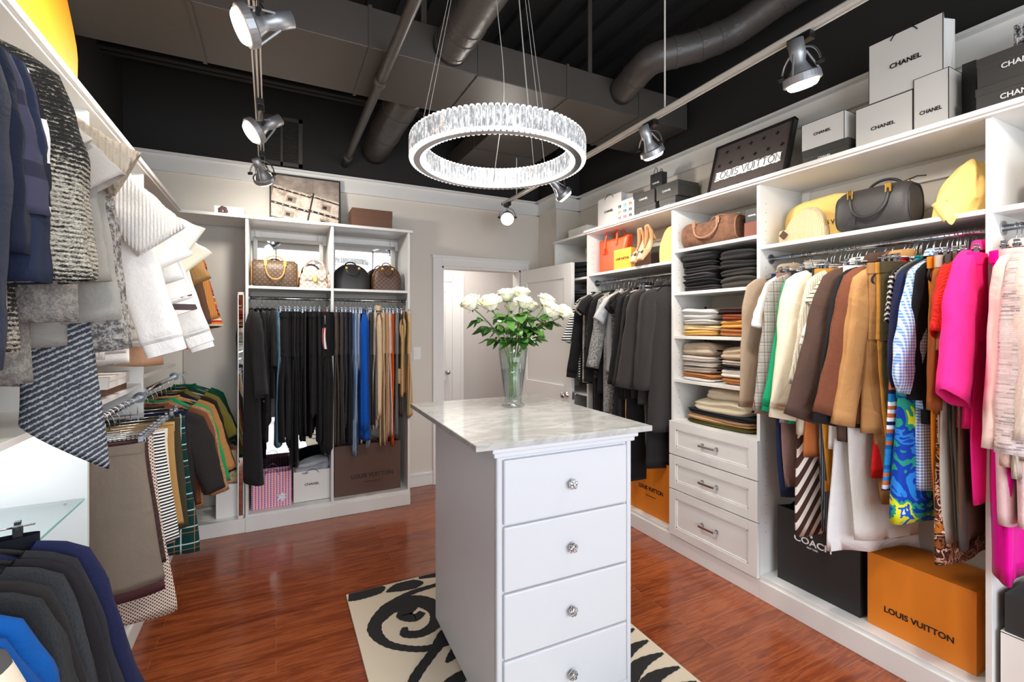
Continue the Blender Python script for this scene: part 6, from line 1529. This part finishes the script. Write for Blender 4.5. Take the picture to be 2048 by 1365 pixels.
G('K', 409, 'blouse', 'bright green blouse between tan jackets', cl((40, 160, 96)), 990, 970, 9, swing=0.11, sw=0.06)
G('K', 414, 'jacket', 'tan basket weave jacket in the corner bay', fab((214, 160, 98), 'basket', (180, 122, 66), 0.011), 965, 945, 8, swing=0.12, sw=0.07, th=0.032)
G('K', 420, 'jacket', 'dark brown jacket behind the basket weave one', cl((46, 34, 32)), 960, 950, 8, swing=0.11)
G('K', 425, 'coat', 'olive yellow wool coat in the corner bay', fab((128, 116, 34), 'fuzzy', (104, 94, 28)), 930, 875, 6, swing=0.12, sw=0.085, th=0.036)
G('K', 431, 'coat', 'dark green coat behind the olive yellow one', cl((24, 60, 46)), 920, 870, 4, swing=0.11)
G('K', 436, 'jacket', 'emerald green jacket in the corner bay', cl((14, 92, 62)), 925, 900, 3, swing=0.11)
G('K', 441, 'trousers', 'plum trousers clipped at the far corner', cl((64, 40, 46)), 860, None, 0, kind='pants', waist=0.15)

# ---------------- low front left rail: dark jackets (near to far) ----------------
def JJ(pos, *a, **k): return G('J', pos, *a, **k)
RACK['J']['out'] = -0.40
for (y, nm, short, mat, d, k) in (
  (1.00, 'cardigan', 'cream and grey striped knit cardigan nearest the camera', fab((226, 214, 194), 'hstripe', (82, 80, 82), 0.17), 12, dict(L=0.62, sl=0.5, sw=0.09, th=0.05)),
  (1.075, 'sweater', 'bright blue sweater on the low front left rail', cl((10, 78, 156)), 12, dict(L=0.62, sl=0.52, sw=0.085, th=0.04)),
  (1.13, 'cardigan', 'royal blue cardigan just behind the bright blue sweater', cl((12, 84, 164)), 13, dict(L=0.60, sl=0.5, sw=0.08, th=0.035)),
  (1.195, 'coat', 'black fuzzy wool coat behind the blue knits', fab((30, 34, 40), 'fuzzy', (18, 20, 24)), 14, dict(L=0.72, sl=0.58, sw=0.09, th=0.045)),
  (1.255, 'jacket', 'brown black jacket behind the fuzzy coat', cl((40, 38, 40)), 14, dict(L=0.70, sl=0.58, sw=0.085, th=0.035, collar='shirt')),
  (1.305, 'jacket', 'dark slate boiled wool jacket', fab((40, 44, 52), 'fuzzy', (26, 30, 36)), 14, dict(L=0.70, sl=0.58, sw=0.085, th=0.036)),
  (1.355, 'jacket', 'black tailored jacket left of the navy one', cl((34, 32, 36)), 14, dict(L=0.70, sl=0.58, sw=0.085, th=0.034, collar='lapel')),
  (1.40, 'jacket', 'charcoal thin jacket against the navy one', cl((44, 44, 50)), 14, dict(L=0.70, sl=0.58, sw=0.085, th=0.03)),
  (1.45, 'blazer', 'navy blue blazer, farthest of the dark jackets', cl((30, 34, 66)), 16, dict(L=0.72, sl=0.60, sw=0.09, th=0.045, swing=0.16, collar='lapel')),
  (1.50, 'trousers', 'black trousers clipped behind the navy blazer', cl((26, 28, 36)), 14, dict(L=0.95, kind='pants', waist=0.17))):
    loc = (-0.69 if y > 1.05 else -0.675, y+0.02 if y > 1.05 else 1.05, 1.07); kk = dict(swing=0.13, hw=0.21); kk.update(k)
    garment(nm, short, nm, loc, radians(d), mat, group='dark jackets on the low front left rail', **kk)
    clip = kk.get('kind') == 'pants'
    place_hanger('clip' if clip else 'velvet', 'black', loc, radians(d), ('chrome clip' if clip else 'black')+' hanger holding the '+short, 'hangers on the low front left rail')

# ================================================================== FOLDED CLOTHES
def folded(name, label, mat, loc, w, d, h, rz=0.0, seed=0, cat=None, sag=0.0, group=None, rough_=1.0, slope=0.0):
    rg = random.Random(seed*13+5); ph = [rg.uniform(0, 6) for _ in range(6)]
    nu, nc = 26, 40
    def fn(u, v):                       # u along the front, v round the section (y,z)
        s_ = 2*u-1; e = (1-abs(s_)**6)**0.5 if abs(s_) < 1 else 0.0
        e = max(0.0, e); q_ = 2*pi*v; cy, cz = cos(q_), sin(q_)
        y = _pow(cy, 0.35)*d/2*(0.55+0.45*e); z = _pow(cz, 0.75)*h/2*(0.15+0.85*e)
        if cy < 0: y -= -0.0
        # fold lip along the front: pinch the middle so two layers read
        if cy < -0.3: y += 0.014*math.exp(-(cz/0.16)**2)*rough_
        x = s_*w/2*(0.97+0.03*cos(3*q_+ph[0]))
        z += (0.05*h*sin(9*x+ph[1])+0.06*h*sin(17*x+ph[2]+3*y*8))*rough_*(0.4+0.6*(cz > 0))
        y += 0.006*sin(14*x+ph[3])*rough_+0.004*sin(6*z/h+ph[4])
        z += slope*x - sag*(x/(w/2))**2
        return (x, y, z+h/2)
    t = thing(name, label, cat or name, loc, rz, group)
    mb = MB(); mb.grid(lambda u, v: fn(u, v), nu, nc, wrap_u=False)
    mb.build('folded_cloth', mat, t, smooth=True)
    return t
def stack(X, yc, z, rows, w=0.27, d=0.24, seed=1):
    rows = [(a, b, c, h*1.1) for a, b, c, h in rows]
    for i, (nm, lab, mat, h) in enumerate(rows):
        rg = random.Random(seed*31+i)
        folded(nm, lab, mat, (X+d/2+rg.uniform(-0.006, 0.006), yc+rg.uniform(-0.008, 0.008), z), w*rg.uniform(0.93, 1.03), d*rg.uniform(0.95, 1.03), h*1.12, R90+radians(rg.uniform(-3, 3)), seed*50+i)
        z += h
c_ = cl
XF = 2.375; YL, YRr = 2.135, 1.845     # left and right stack centres in the tower
sw = 'folded_sweater'
stack(XF, YL, 1.701, [(sw, 'folded grey black sweater, bottom of the left dark stack', c_((50, 48, 48)), 0.030), (sw, 'folded black sweater, second from bottom in the left dark stack', c_(BK), 0.036), (sw, 'folded plum grey sweater in the left dark stack', c_((66, 60, 66)), 0.036), (sw, 'folded charcoal sweater in the left dark stack', c_((48, 45, 46)), 0.034), (sw, 'folded black sweater just below the top of the left dark stack', c_(BK2), 0.032), (sw, 'fuzzy black sweater on top of the left dark stack', fab((34, 32, 34), 'fuzzy', (20, 20, 22)), 0.052)], seed=2)
stack(XF, YRr, 1.701, [('folded_trousers', 'folded charcoal cords, bottom of the right dark stack', c_((66, 62, 58)), 0.055), (sw, 'folded dark grey sweater, second in the right dark stack', c_((52, 50, 48)), 0.045), (sw, 'folded black cardigan, third in the right dark stack', c_((38, 36, 36)), 0.045), (sw, 'fuzzy black sweater on top of the right dark stack', fab((32, 30, 32), 'fuzzy', (20, 20, 22)), 0.055)], seed=3)
stack(XF, YL, 1.416, [(sw, 'folded mustard knit, bottom of the pale stack under the black ones', c_((222, 172, 96)), 0.030), (sw, 'folded butter yellow knit above the mustard one', c_((238, 214, 164)), 0.032), (sw, 'folded pale grey sweater, thin, middle of its stack', c_((198, 197, 194)), 0.030), (sw, 'folded light grey sweatshirt with raised collar, top of stack', c_((196, 195, 194)), 0.062)], seed=4)
stack(XF, YRr, 1.416, [(sw, 'folded cognac brown knit, bottom of the brown stack', c_((170, 108, 62)), 0.040), (sw, 'folded golden tan knit in the brown stack', c_((224, 164, 90)), 0.045), (sw, 'folded rust sweater in the brown stack', c_((132, 66, 42)), 0.036), (sw, 'folded dark chocolate sweater on top of the brown stack', c_((62, 44, 42)), 0.036)], seed=5)
stack(XF, YL, 1.131, [(sw, 'folded white tee, bottom of the beige left stack', c_((236, 232, 226)), 0.016), (sw, 'folded orange tan ribbed knit in the beige left stack', fab((214, 142, 84), 'knit', s=30), 0.026), (sw, 'folded grey taupe sweater above the orange tan one', c_((172, 158, 146)), 0.036), (sw, 'folded silver grey sweater, lower of two in the beige stack', c_((196, 188, 180)), 0.028), (sw, 'folded silver grey sweater, upper of two in the beige stack', c_((204, 194, 184)), 0.034), (sw, 'thick folded greige sweater on top of the beige left stack', c_((190, 172, 152)), 0.070)], seed=6)
stack(XF, YRr, 1.131, [(sw, 'folded caramel ribbed knit, bottom of the right beige stack', fab((210, 140, 84), 'knit', s=30), 0.036), (sw, 'folded white cable sweater in the right beige stack', c_((238, 232, 222)), 0.045), (sw, 'folded black top between white and beige knits', c_(BK2), 0.020), (sw, 'folded pale beige sweater above the black top', c_((212, 200, 186)), 0.030), (sw, 'folded sand sweater on top of the right beige stack', c_((192, 172, 148)), 0.065)], seed=7)
stack(XF, 1.99, 0.861, [('folded_trousers', 'folded olive green trousers, bottom above the drawers', c_((96, 92, 44)), 0.022), ('folded_trousers', 'folded camel trousers on the olive ones', c_((210, 166, 122)), 0.018), ('folded_trousers', 'folded tan trousers under the black knit', c_((190, 150, 112)), 0.014), (sw, 'folded black knit under the big cream sweater', c_((34, 36, 44)), 0.026)], w=0.50, d=0.27, seed=8)
folded(sw, 'thick cream sweater folded on top of the pile above the drawers', fab((240, 226, 196), 'fuzzy', (222, 206, 174)), (XF+0.13, 1.98, 0.940), 0.40, 0.25, 0.088, R90, 91, 'sweater')
folded(sw, 'second cream sweater on the very top above the drawers', fab((238, 224, 198), 'fuzzy', (220, 204, 172)), (XF+0.14, 1.93, 1.020), 0.32, 0.22, 0.075, R90+0.1, 92, 'sweater')
# narrow far unit: dark folded jeans
XJ = 2.37
for z, rows, sd in ((1.901, [((44, 48, 54), 0.045, 'dark grey blue jeans, lower pair on the top far shelf'), ((36, 38, 42), 0.045, 'dark slate jeans in the middle of the top far shelf'), ((30, 34, 42), 0.055, 'ink blue jeans on top of the top far shelf')], 1),
                    (1.581, [((34, 38, 46), 0.055, 'black jeans at the bottom of the second far shelf'), ((214, 40, 96), 0.018, 'bright pink top between jeans on the second far shelf'), ((52, 62, 76), 0.05, 'blue grey jeans above the pink top'), ((34, 36, 40), 0.05, 'dark jeans third from the top on second far shelf'), ((60, 68, 80), 0.045, 'faded blue jeans on top of the second far shelf')], 2),
                    (1.251, [((32, 34, 38), 0.06, 'dark trousers at the bottom of the third far shelf'), ((40, 42, 48), 0.06, 'dark trousers on top of the third far shelf')], 3)):
    for i, (col, h, lab) in enumerate(rows):
        folded('folded_jeans' if 'jeans' in lab else 'folded_top' if 'top b' in lab else 'folded_trousers', lab, c_(col), (XJ+0.13, 3.515+0.01*(i % 2), z), 0.42, 0.25, h*1.1, R90+0.04*((i % 3)-1), sd*70+i, 'folded clothes')
        z += h
# grey tissue in the white bag
t = folded('tissue_paper', 'crumpled grey tissue paper sticking out of the white bag', c_((176, 178, 184)), (0.255, 4.01, ZB+0.20), 0.25, 0.11, 0.10, 0.0, 77, 'tissue paper', rough_=2.5)

# ================================================================== HANDBAGS AND HATS
MONO = NT('brown_monogram_canvas'); v = MONO.coord('Object'); o3 = MONO.xyz(v)
def dotgrid(q, px_, pz_, r, ph=0.0):
    fx = q.math('SUBTRACT', q.math('FRACT', q.math('ADD', q.math('DIVIDE', q.xyz(v)[0], px_), 50+ph)), 0.5); fz = q.math('SUBTRACT', q.math('FRACT', q.math('ADD', q.math('DIVIDE', q.xyz(v)[2], pz_), 50+ph)), 0.5)
    d_ = q.math('ADD', q.math('ABSOLUTE', fx), q.math('ABSOLUTE', fz)); return q.math('LESS_THAN', d_, r)
MONO.base(MONO.mix(MONO.math('MAXIMUM', dotgrid(MONO, 0.034, 0.034, 0.2), dotgrid(MONO, 0.034, 0.034, 0.26, 0.5)), srgb((88, 68, 52)), srgb((122, 96, 68)))); MONO.rough(0.5)
DAM = NT('brown_checker_canvas'); v = DAM.coord('Object'); ch = DAM.n('ShaderNodeTexChecker'); mp = DAM.n('ShaderNodeMapping'); DAM.t.links.new(v, mp.inputs[0]); mp.inputs['Location'].default_value = (0.003, 0.5, 0.003); mp.inputs['Scale'].default_value = (1, 0.02, 1); DAM.t.links.new(mp.outputs[0], ch.inputs[0]); ch.inputs['Scale'].default_value = 55
DAM.base(DAM.mix(ch.outputs[1], srgb((100, 74, 56)), srgb((72, 51, 42)))); DAM.rough(0.5)
DAZ = NT('cream_checker_canvas'); v = DAZ.coord('Object'); ch = DAZ.n('ShaderNodeTexChecker'); mp = DAZ.n('ShaderNodeMapping'); DAZ.t.links.new(v, mp.inputs[0]); mp.inputs['Location'].default_value = (0.003, 0.5, 0.003); mp.inputs['Scale'].default_value = (1, 0.02, 1); DAZ.t.links.new(mp.outputs[0], ch.inputs[0]); ch.inputs['Scale'].default_value = 48
DAZ.base(DAZ.mix(ch.outputs[1], srgb((236, 226, 204)), srgb((176, 158, 138)))); DAZ.rough(0.5)
TANL = plain('tan_leather', (206, 142, 76), 0.45)
def strap_arc(x0, x1, y, z, rise, r=0.006, down=False, n=18, yo=0.0):
    pts = []
    for k in range(n+1):
        a = pi*k/n; x = (x0+x1)/2-(x1-x0)/2*cos(a)*(1.0); zz = z+rise*math.sin(a)**0.75*(1 if not down else -1); pts.append((x, y+yo*sin(a), zz))
    return MB().tube(pts, r, 10)
def duffel(name, label, loc, rz, w, d, h, m, hm, hw_=None, end=None, metal='gold', down=True, soft=0.0, cat='handbag', seed=0):
    t = thing(name, label, cat, loc, rz); rg = random.Random(seed); ph = rg.uniform(0, 6)
    def fn(u, v):
        s_ = 2*u-1; q_ = 2*pi*v; e = (1-abs(s_)**8)**0.4
        y = _pow(cos(q_), 0.6)*d/2*(0.5+0.5*e); z = _pow(sin(q_), 0.6)*h/2*(0.45+0.55*e)
        if sin(q_) > 0: y *= 1-0.25*sin(q_)
        x = s_*w/2
        z += soft*(0.012*sin(11*x+ph)+0.01*sin(23*x+ph*2))*(1 if sin(q_) > 0 else 0); y += soft*0.008*sin(17*x+9*z)
        return (x, y, z+h/2)
    mb = MB(); mb.grid(fn, 34, 40)
    st = len(mb.v)
    for sg in (0, 1):      # ends
        ring = [fn(sg, j/39) for j in range(39)]; c = (ring[0][0]+(0.004 if sg else -0.004), 0, h/2)
        mb.add(ring+[c], [(j, (j+1) % 39, 39) for j in range(39)])
    mb.build('bag_body', m, t, smooth=True)
    for sg in (-1, 1):
        pts = []
        for j in range(28):
            p = fn(0.5+sg*0.478, j/28); pts.append((p[0], p[1]*1.01, (p[2]-h/2)*1.01+h/2))
        MB().tube(pts, 0.0035, 6, closed=True).build('piping', hm, t, smooth=True)
    MB().tube([(x, 0, h*0.995+soft*0.012*sin(11*x+ph)) for x in [(-0.44+0.88*k/14)*w for k in range(15)]], 0.004, 6).build('zipper', M['gold'] if metal == 'gold' else M['steel'], t, smooth=True)
    a = hw_ or w*0.26
    for y, dn in ((-d*0.43, down), (d*0.43, False)):
        z0 = h*0.84
        o = strap_arc(-a, a, y*(1.12 if dn else 0.95), z0, h*0.58 if dn else h*0.38, 0.0065, dn, yo=-0.02 if dn else 0.0).build('handle', hm, t, smooth=True)
        for sx_ in (-a, a):
            MB().box(sx_-0.012, y*1.15-0.003, z0-0.02, sx_+0.012, y*1.15+0.004, z0+0.022).build('handle_mount', M['gold'] if metal == 'gold' else hm, o, bevel=0.002)
    return t
ZC = 1.7712
# back cubbies
duffel('handbag', 'large brown patterned duffel handbag with tan handles, far left cubby', (-0.008, 3.99, ZC), 0.03, 0.325, 0.17, 0.205, MONO.m, TANL, hw_=0.065, seed=1)
def dome_bag(name, label, loc, rz, w, d, h, m, hm, metal='gold', pip=None):
    t = thing(name, label, 'handbag', loc, rz)
    def fn(u, v):
        q_ = 2*pi*u; zz = v; a = w/2*(1-max(0, zz-0.35)**2.2*1.25)**0.5 if zz < 1 else 0.0
        sc = math.sqrt(max(0.0, 1-max(0, (zz-0.30)/0.70)**2.6)); b = d/2*(0.35+0.65*math.sqrt(max(0, 1-zz**2)))
        x = _pow(cos(q_), 0.45)*w/2*(sc*0.97+0.03); y = _pow(sin(q_), 0.6)*b
        return (x, y, zz*h)
    mb = MB().grid(fn, 40, 22, wrap_u=True); mb.add([fn(k/40, 0) for k in range(40)], [tuple(range(40))]); mb.build('bag_body', m, t, smooth=True)
    for sg in (-1, 1):
        pts = [(sg*0+fn(0.5 if sg < 0 else 0.0, v)[0], 0.0, fn(0, v)[2]) for v in [k/16*0.98 for k in range(17)]]
        MB().tube(pts, 0.004, 6).build('piping', pip or hm, t, smooth=True)
    MB().tube([((-0.42+0.84*k/14)*w*0.9, 0, h*(1.0-0.22*abs(-1+2*k/14)**2.4)+0.001) for k in range(15)], 0.0035, 6).build('zipper', M['gold'] if metal == 'gold' else M['steel'], t, smooth=True)
    for y in (-d*0.36, d*0.30):
        o = strap_arc(-w*0.17, w*0.17, y*0.9, h*0.86, h*0.26 if y > 0 else -h*0.30, 0.0055, False, yo=0 if y > 0 else -d*0.22).build('handle', hm, t, smooth=True)
        for sx_ in (-w*0.17, w*0.17): MB().box(sx_-0.008, y*0.95-0.004, h*0.78, sx_+0.008, y*0.95+0.004, h*0.88).build('handle_mount', M['gold'], o, bevel=0.001)
    return t
BKL = plain('black_grained_leather', (40, 39, 40), 0.42, bump=(160, 0.3, 0.002)); BRL = plain('brown_leather', (84, 54, 40), 0.45)
dome_bag('handbag', 'black domed leather handbag in the right cubby', (0.548, 3.99, ZC), 0.05, 0.285, 0.15, 0.205, BKL, BKL, pip=plain('dark_brown_piping', (60, 50, 44), 0.4))
dome_bag('handbag', 'brown checked domed handbag at the right of the cubby', (0.830, 3.99, ZC), -0.1, 0.235, 0.15, 0.215, DAM.m, BRL, pip=TANL)
def flap_bag():
    t = dome_bag('handbag', 'small cream checked handbag with gold clasp and wrapped handle', (0.268, 3.975, ZC), 0.0, 0.215, 0.13, 0.15, DAZ.m, TANL)
    for c in list(t.children):
        if c.name.startswith('handle') or c.name.startswith('zipper'):
            for g in list(c.children): bpy.data.objects.remove(g)
            bpy.data.objects.remove(c)
    MB().grid(lambda u, v: ((u-0.5)*0.17*(1-0.15*v*v), -0.066-0.003*sin(pi*v)+0.03*(1-v)**3, 0.143-0.085*v), 12, 10).build('flap', DAZ.m, t, smooth=True, solid=0.004)
    MB().box(-0.016, -0.078, 0.052, 0.016, -0.066, 0.09).box(-0.008, -0.084, 0.045, 0.008, -0.072, 0.062).build('clasp', M['gold'], t, bevel=0.002)
    o = strap_arc(-0.07, 0.075, 0.0, 0.125, 0.10, 0.011).build('handle', fab((226, 196, 184), 'print', s=40, pal=((236, 214, 200), (180, 140, 130), (240, 226, 214))), t, smooth=True)
    MB().tube([(0.075, -0.02, 0.13), (0.10, -0.05, 0.09), (0.108, -0.065, 0.03), (0.10, -0.07, 0.008)], [0.010, 0.013, 0.012, 0.004], 10).build('scarf_tail', fab((226, 196, 184), 'print', s=40, pal=((236, 214, 200), (180, 140, 130), (240, 226, 214))), o, smooth=True)
flap_bag()
# tower cubby: brown suede duffel
SU = NT('brown_suede'); v = SU.coord(); SU.base(SU.ramp(SU.noise(v, 26, 5, 0.7), [(0.3, srgb((84, 56, 42))), (0.7, srgb((132, 92, 68)))])); SU.rough(0.9); SU.bump(SU.noise(v, 180, 3), 0.5, 0.003)
duffel('handbag', 'brown suede duffel handbag on the shelf above the black sweaters', (2.45, 2.055, 1.9812), R90+0.06, 0.40, 0.16, 0.165, SU.m, plain('mid_brown_leather', (150, 106, 80), 0.5), hw_=0.085, metal='steel', soft=0.7, seed=2)
t = gift_box('gift_box', 'red brown box under a dark carton beside the suede duffel', 'R', 2.39, 1.795, 1.9812, 0.085, 0.22, 0.085, M['red_brown_box'])
t = gift_box('gift_box', 'dark carton standing on the red brown box in the tower', 'R', 2.40, 1.795, 2.0672, 0.085, 0.20, 0.075, BC, 'CHANEL', (0.05, 0.009), M['white_ink'])
# far bay shelf: orange tote, box, heels, dust bag
ORL = plain('orange_leather', (224, 78, 24), 0.45, bump=(120, 0.2, 0.002))
def tote_bag():
    w, d, h = 0.36, 0.14, 0.27
    t = thing('handbag', 'orange red leather tote on the shelf above the black clothes', 'handbag', (2.47, 3.03, 1.9162), R90)
    def fn(u, v):
        q_ = 2*pi*u; k = 0.80+0.22*v; x = _pow(cos(q_), 0.3)*w/2*k; y = _pow(sin(q_), 0.5)*d/2*(1-0.45*v)+0.004*sin(12*x+5*v)*v
        return (x, y, h*v+0.008*v*cos(2*pi*u*2))
    mb = MB().grid(fn, 48, 16, wrap_u=True); mb.add([fn(k/48, 0) for k in range(48)], [tuple(range(48))]); mb.build('bag_body', ORL, t, smooth=True, solid=0.003)
    for y in (-0.042, 0.042):
        pts = [(-0.07, y*1.25, h*0.70), (-0.072, y*1.1, h*0.98), (-0.06, y*0.7, h+0.07), (-0.02, y*0.5, h+0.105), (0.03, y*0.5, h+0.105), (0.065, y*0.7, h+0.06), (0.075, y*1.1, h*0.98), (0.072, y*1.25, h*0.70)]
        P = []
        for i in range(len(pts)-1):
            for k in range(5): P.append(Vector(pts[i]).lerp(Vector(pts[i+1]), k/5))
        P = [P[0]]+[(P[i-1]+P[i]*2+P[i+1])/4 for i in range(1, len(P)-1)]+[P[-1]]
        MB().tube(P, 0.0085, 8).build('handle', ORL, t, smooth=True)
    MB().box(-0.09, -0.072, 0.15, -0.055, -0.064, 0.20).build('strap_tab', ORL, t, bevel=0.003)
tote_bag()
t = gift_box('gift_box', 'yellow orange flat box standing in front of the orange tote', 'R', 2.372, 2.93, 1.9162, 0.20, 0.04, 0.155, M['lv_yellow'], 'LOUIS VUITTON', (0.15, 0.018), ty=0.52)
NU = plain('nude_leather', (226, 182, 138), 0.4)
def heel(label, loc, rz, pitch):
    t = thing('pump_shoe', label, 'shoe', loc, rz)
    Mx = Matrix.Rotation(pitch, 4, 'Y'); L = 0.24; n = 26
    def cen(s): return (s*L, 0.055*max(0, 1-s/0.55)**1.6 if s < 0.55 else 0)   # sole line: heel high, toe flat
    def wid(s): return 0.020+0.018*sin(pi*min(1, s*1.1)*0.9)**1.0*(0.4+0.9*s) if s < 0.93 else 0.034*math.sqrt(max(0, 1-((s-0.93)/0.07)**2))*0.9+0.002
    def hgt(s): return 0.062 if s < 0.04 else (0.060-0.045*min(1, (s-0.04)/0.35) if s < 0.62 else 0.038*math.sqrt(max(0, 1-((s-0.62)/0.40)**2))+0.002)
    mb = MB()
    def fn(u, v):
        s = v; cx, cz = cen(s); a = pi*u; w = wid(s); h = hgt(s)
        if s < 0.60:     # open top: two side walls
            k = u*2; 
            if k < 1: return (cx, -w*(1.0-0.12*(1-k)), cz+h*(1-k))
            return (cx, w*(1.0-0.12*(k-1)), cz+h*(k-1))
        return (cx, -w*cos(a), cz+h*sin(a)*1.0)
    def fn2(u, v):
        s = v; cx, cz = cen(s); w = wid(s); h = hgt(s); k = abs(2*u-1); sg = -1 if u < 0.5 else 1
        return (cx, sg*w*k**0.5*1.0, cz)
    mb.grid(lambda u, v: (lambda s, a: (cen(s)[0], -wid(s)*cos(a), cen(s)[1]+hgt(s)*sin(a)))(0.58+0.42*v, pi*u), 18, 14)
    for sg in (-1, 1): mb.grid(lambda u, v: (lambda s: (cen(s)[0], sg*wid(s)*(1-0.1*u), cen(s)[1]+hgt(s)*u))(0.6*v), 6, 18)
    mb.grid(lambda u, v: (cen(0)[0]-0.012*sin(pi*u), wid(0)*cos(pi*u), cen(0)[1]+hgt(0)*v), 10, 6)
    mb.move(Mx); mb.build('upper', NU, t, smooth=True, solid=0.0018)
    mb = MB().grid(lambda u, v: (cen(v)[0], (2*u-1)*wid(v)*1.02, cen(v)[1]-0.001), 6, n); mb.move(Mx); mb.build('sole', plain('beige_sole', (206, 170, 130), 0.5), t, smooth=True, solid=0.004)
    mb = MB().tube([(0.012, 0, 0.05), (0.008, 0, 0.02), (0.010, 0, -0.012)], [0.017, 0.013, 0.011], 12); mb.move(Mx); mb.build('heel', NU, t, smooth=True)
    mb = MB()
    for sg in (-1, 1): mb.add([(0.185, 0, 0.036), (0.175, sg*0.022, 0.040), (0.195, sg*0.024, 0.036), (0.20, sg*0.010, 0.033)], [(0, 1, 2, 3)])
    mb.move(Mx); mb.build('toe_bow', M['ink'], t, solid=0.006)
    return t
heel('left nude pump with black bow, toe down beside the yellow box', (2.47, 2.66, 2.115), pi+0.10, 0.86)
heel('right nude pump with black bow, leaning on the dark box', (2.47, 2.58, 2.125), pi+0.05, 0.86)
gift_box('gift_box', 'dark box behind the nude pumps', 'R', 2.50, 2.66, 1.9162, 0.16, 0.14, 0.15, BC)
def lump(name, label, cat, loc, rz, w, d, h, m, seed=0, top_=0.5, sx=0.0, fold=1.0, part='cloth', pw=2.6):
    t = thing(name, label, cat, loc, rz); rg = random.Random(seed); ph = [rg.uniform(0, 6) for _ in range(5)]
    def fn(u, v):
        q_ = 2*pi*u; e = math.sqrt(max(0, 1-v**pw)); k = (1-top_)*v
        x = _pow(cos(q_), 0.65)*w/2*(0.08+0.92*e)*(1-0.15*v)+sx*v; y = _pow(sin(q_), 0.7)*d/2*(0.10+0.90*e)
        r = 1+fold*(0.05*sin(4*q_+ph[0]+4*v)+0.035*sin(9*q_+ph[1]-5*v))
        z = h*v*(1+fold*0.05*sin(3*q_+ph[2])*v)+0.004*fold*sin(11*q_+ph[3])*(1-v)
        return (x*r, y*r, max(0.0, z))
    mb = MB().grid(fn, 52, 26, wrap_u=True); mb.add([fn(k/52, 1) for k in range(52)], [tuple(range(52))]); mb.add([fn(k/52, 0) for k in range(52)], [tuple(range(52))])
    mb.build(part, m, t, smooth=True); return t
YD = fab((248, 212, 130), 'cloth'); CRM = fab((246, 222, 176), 'knit', s=34)
lump('dust_bag', 'yellow cloth dust bag at the right end of the far bay shelf', 'dust bag', (2.47, 2.40, 1.9162), R90, 0.17, 0.18, 0.25, YD, 3)
# wide near bay shelf
t = lump('dust_bag', 'large yellow cloth dust bag behind the cream beanie', 'dust bag', (2.56, 1.44, 1.9162), R90, 0.44, 0.15, 0.235, YD, 5, fold=0.45, pw=9)
lettering('LOUIS VUITTON', 0.03, t, (0.085, -0.083, 0.085), M['ink'], fit=(0.21, 0.022))
def beanie():
    t = lump('beanie_hat', 'cream ribbed beanie with brown diamond patch', 'hat', (2.435, 1.485, 1.9162), R90, 0.215, 0.12, 0.165, CRM, 8, fold=0.7, part='crown', sx=0.03)
    MB().grid(lambda u, v: (_pow(cos(2*pi*u), 0.65)*0.112*(1+0.03*sin(pi*v)), _pow(sin(2*pi*u), 0.7)*0.066*(1+0.06*sin(pi*v)), 0.001+0.062*v), 44, 6, wrap_u=True).build('cuff', CRM, t, smooth=True)
    MB().add([(-0.06, -0.072, 0.012), (-0.034, -0.074, 0.036), (-0.06, -0.074, 0.060), (-0.086, -0.069, 0.036)], [(0, 1, 2, 3)]).build('diamond_patch', BRL, t, solid=0.002)
    return t
beanie()
GRL = plain('black_pebbled_leather', (58, 55, 55), 0.5, bump=(220, 0.35, 0.002))
t = duffel('handbag', 'black leather duffel handbag with gold clasps on the wide shelf', (2.465, 1.165, 1.9162), R90+0.03, 0.30, 0.165, 0.20, GRL, BKL, hw_=0.075, seed=4)
MB().tube([(0.10, 0, 0.2), (0.15, -0.01, 0.208), (0.185, -0.02, 0.20)], 0.003, 6).build('zip_pull', BKL, t)
MB().box(-0.072, -0.104, 0.02, -0.045, -0.100, 0.065).build('luggage_tag', BKL, t, bevel=0.002)
t = lump('dust_cloth', 'crumpled yellow dust cloth hanging over the shelf edge', 'dust bag', (2.465, 0.872, 1.9162), R90+0.1, 0.17, 0.20, 0.21, YD, 11, fold=1.5, sx=0.03)
MB().grid(lambda u, v: ((u-0.5)*0.13*(1-0.75*v), -0.098-0.035*v-0.012*sin(6*u), 0.05-0.085*v+0.01*sin(8*u)), 12, 10).build('hanging_corner', YD, t, smooth=True, solid=0.002)
MB().tube([(-0.085+0.0022*k, -0.104, 0.030+0.0009*k+0.007*sin(k*1.5)*(0.4+0.6*abs(sin(k*0.5)))) for k in range(34)], 0.0007, 5).build('script_print', M['ink'], t)
duffel('handbag', 'brown patterned bag cut off by the right edge', (2.50, 0.50, 1.9162), R90, 0.30, 0.17, 0.20, MONO.m, TANL, hw_=0.07, seed=6)
# ================================================================== groups of repeats that have none yet
_G = {'white_rose': 'white roses in the vase', 'track_spotlight': 'spotlights on the ceiling tracks', 'closet_unit': 'white closet units along the walls', 'gift_box': 'shop boxes on the shelves', 'shoe_box': 'shoe boxes on the shelves',
      'shopping_bag': 'paper shopping bags', 'handbag': 'handbags on the shelves', 'folded_sweater': 'folded knitwear in the shelf tower', 'folded_trousers': 'folded trousers on the shelves', 'folded_jeans': 'folded jeans on the far narrow shelves',
      'glass_shelf': 'glass shelves in the lit display', 'round_duct': 'round ceiling ducts', 'lighting_track': 'ceiling light tracks', 'pump_shoe': 'pair of nude pumps', 'dust_bag': 'yellow dust bags', 'top_board': 'top shelves of the closets', 'wall_mirror': 'mirrors in the back closet'}
for o in list(bpy.data.objects):
    if o.parent is None and 'label' in o and 'group' not in o:
        g = _G.get(o.name.split('.')[0])
        if g: o['group'] = g
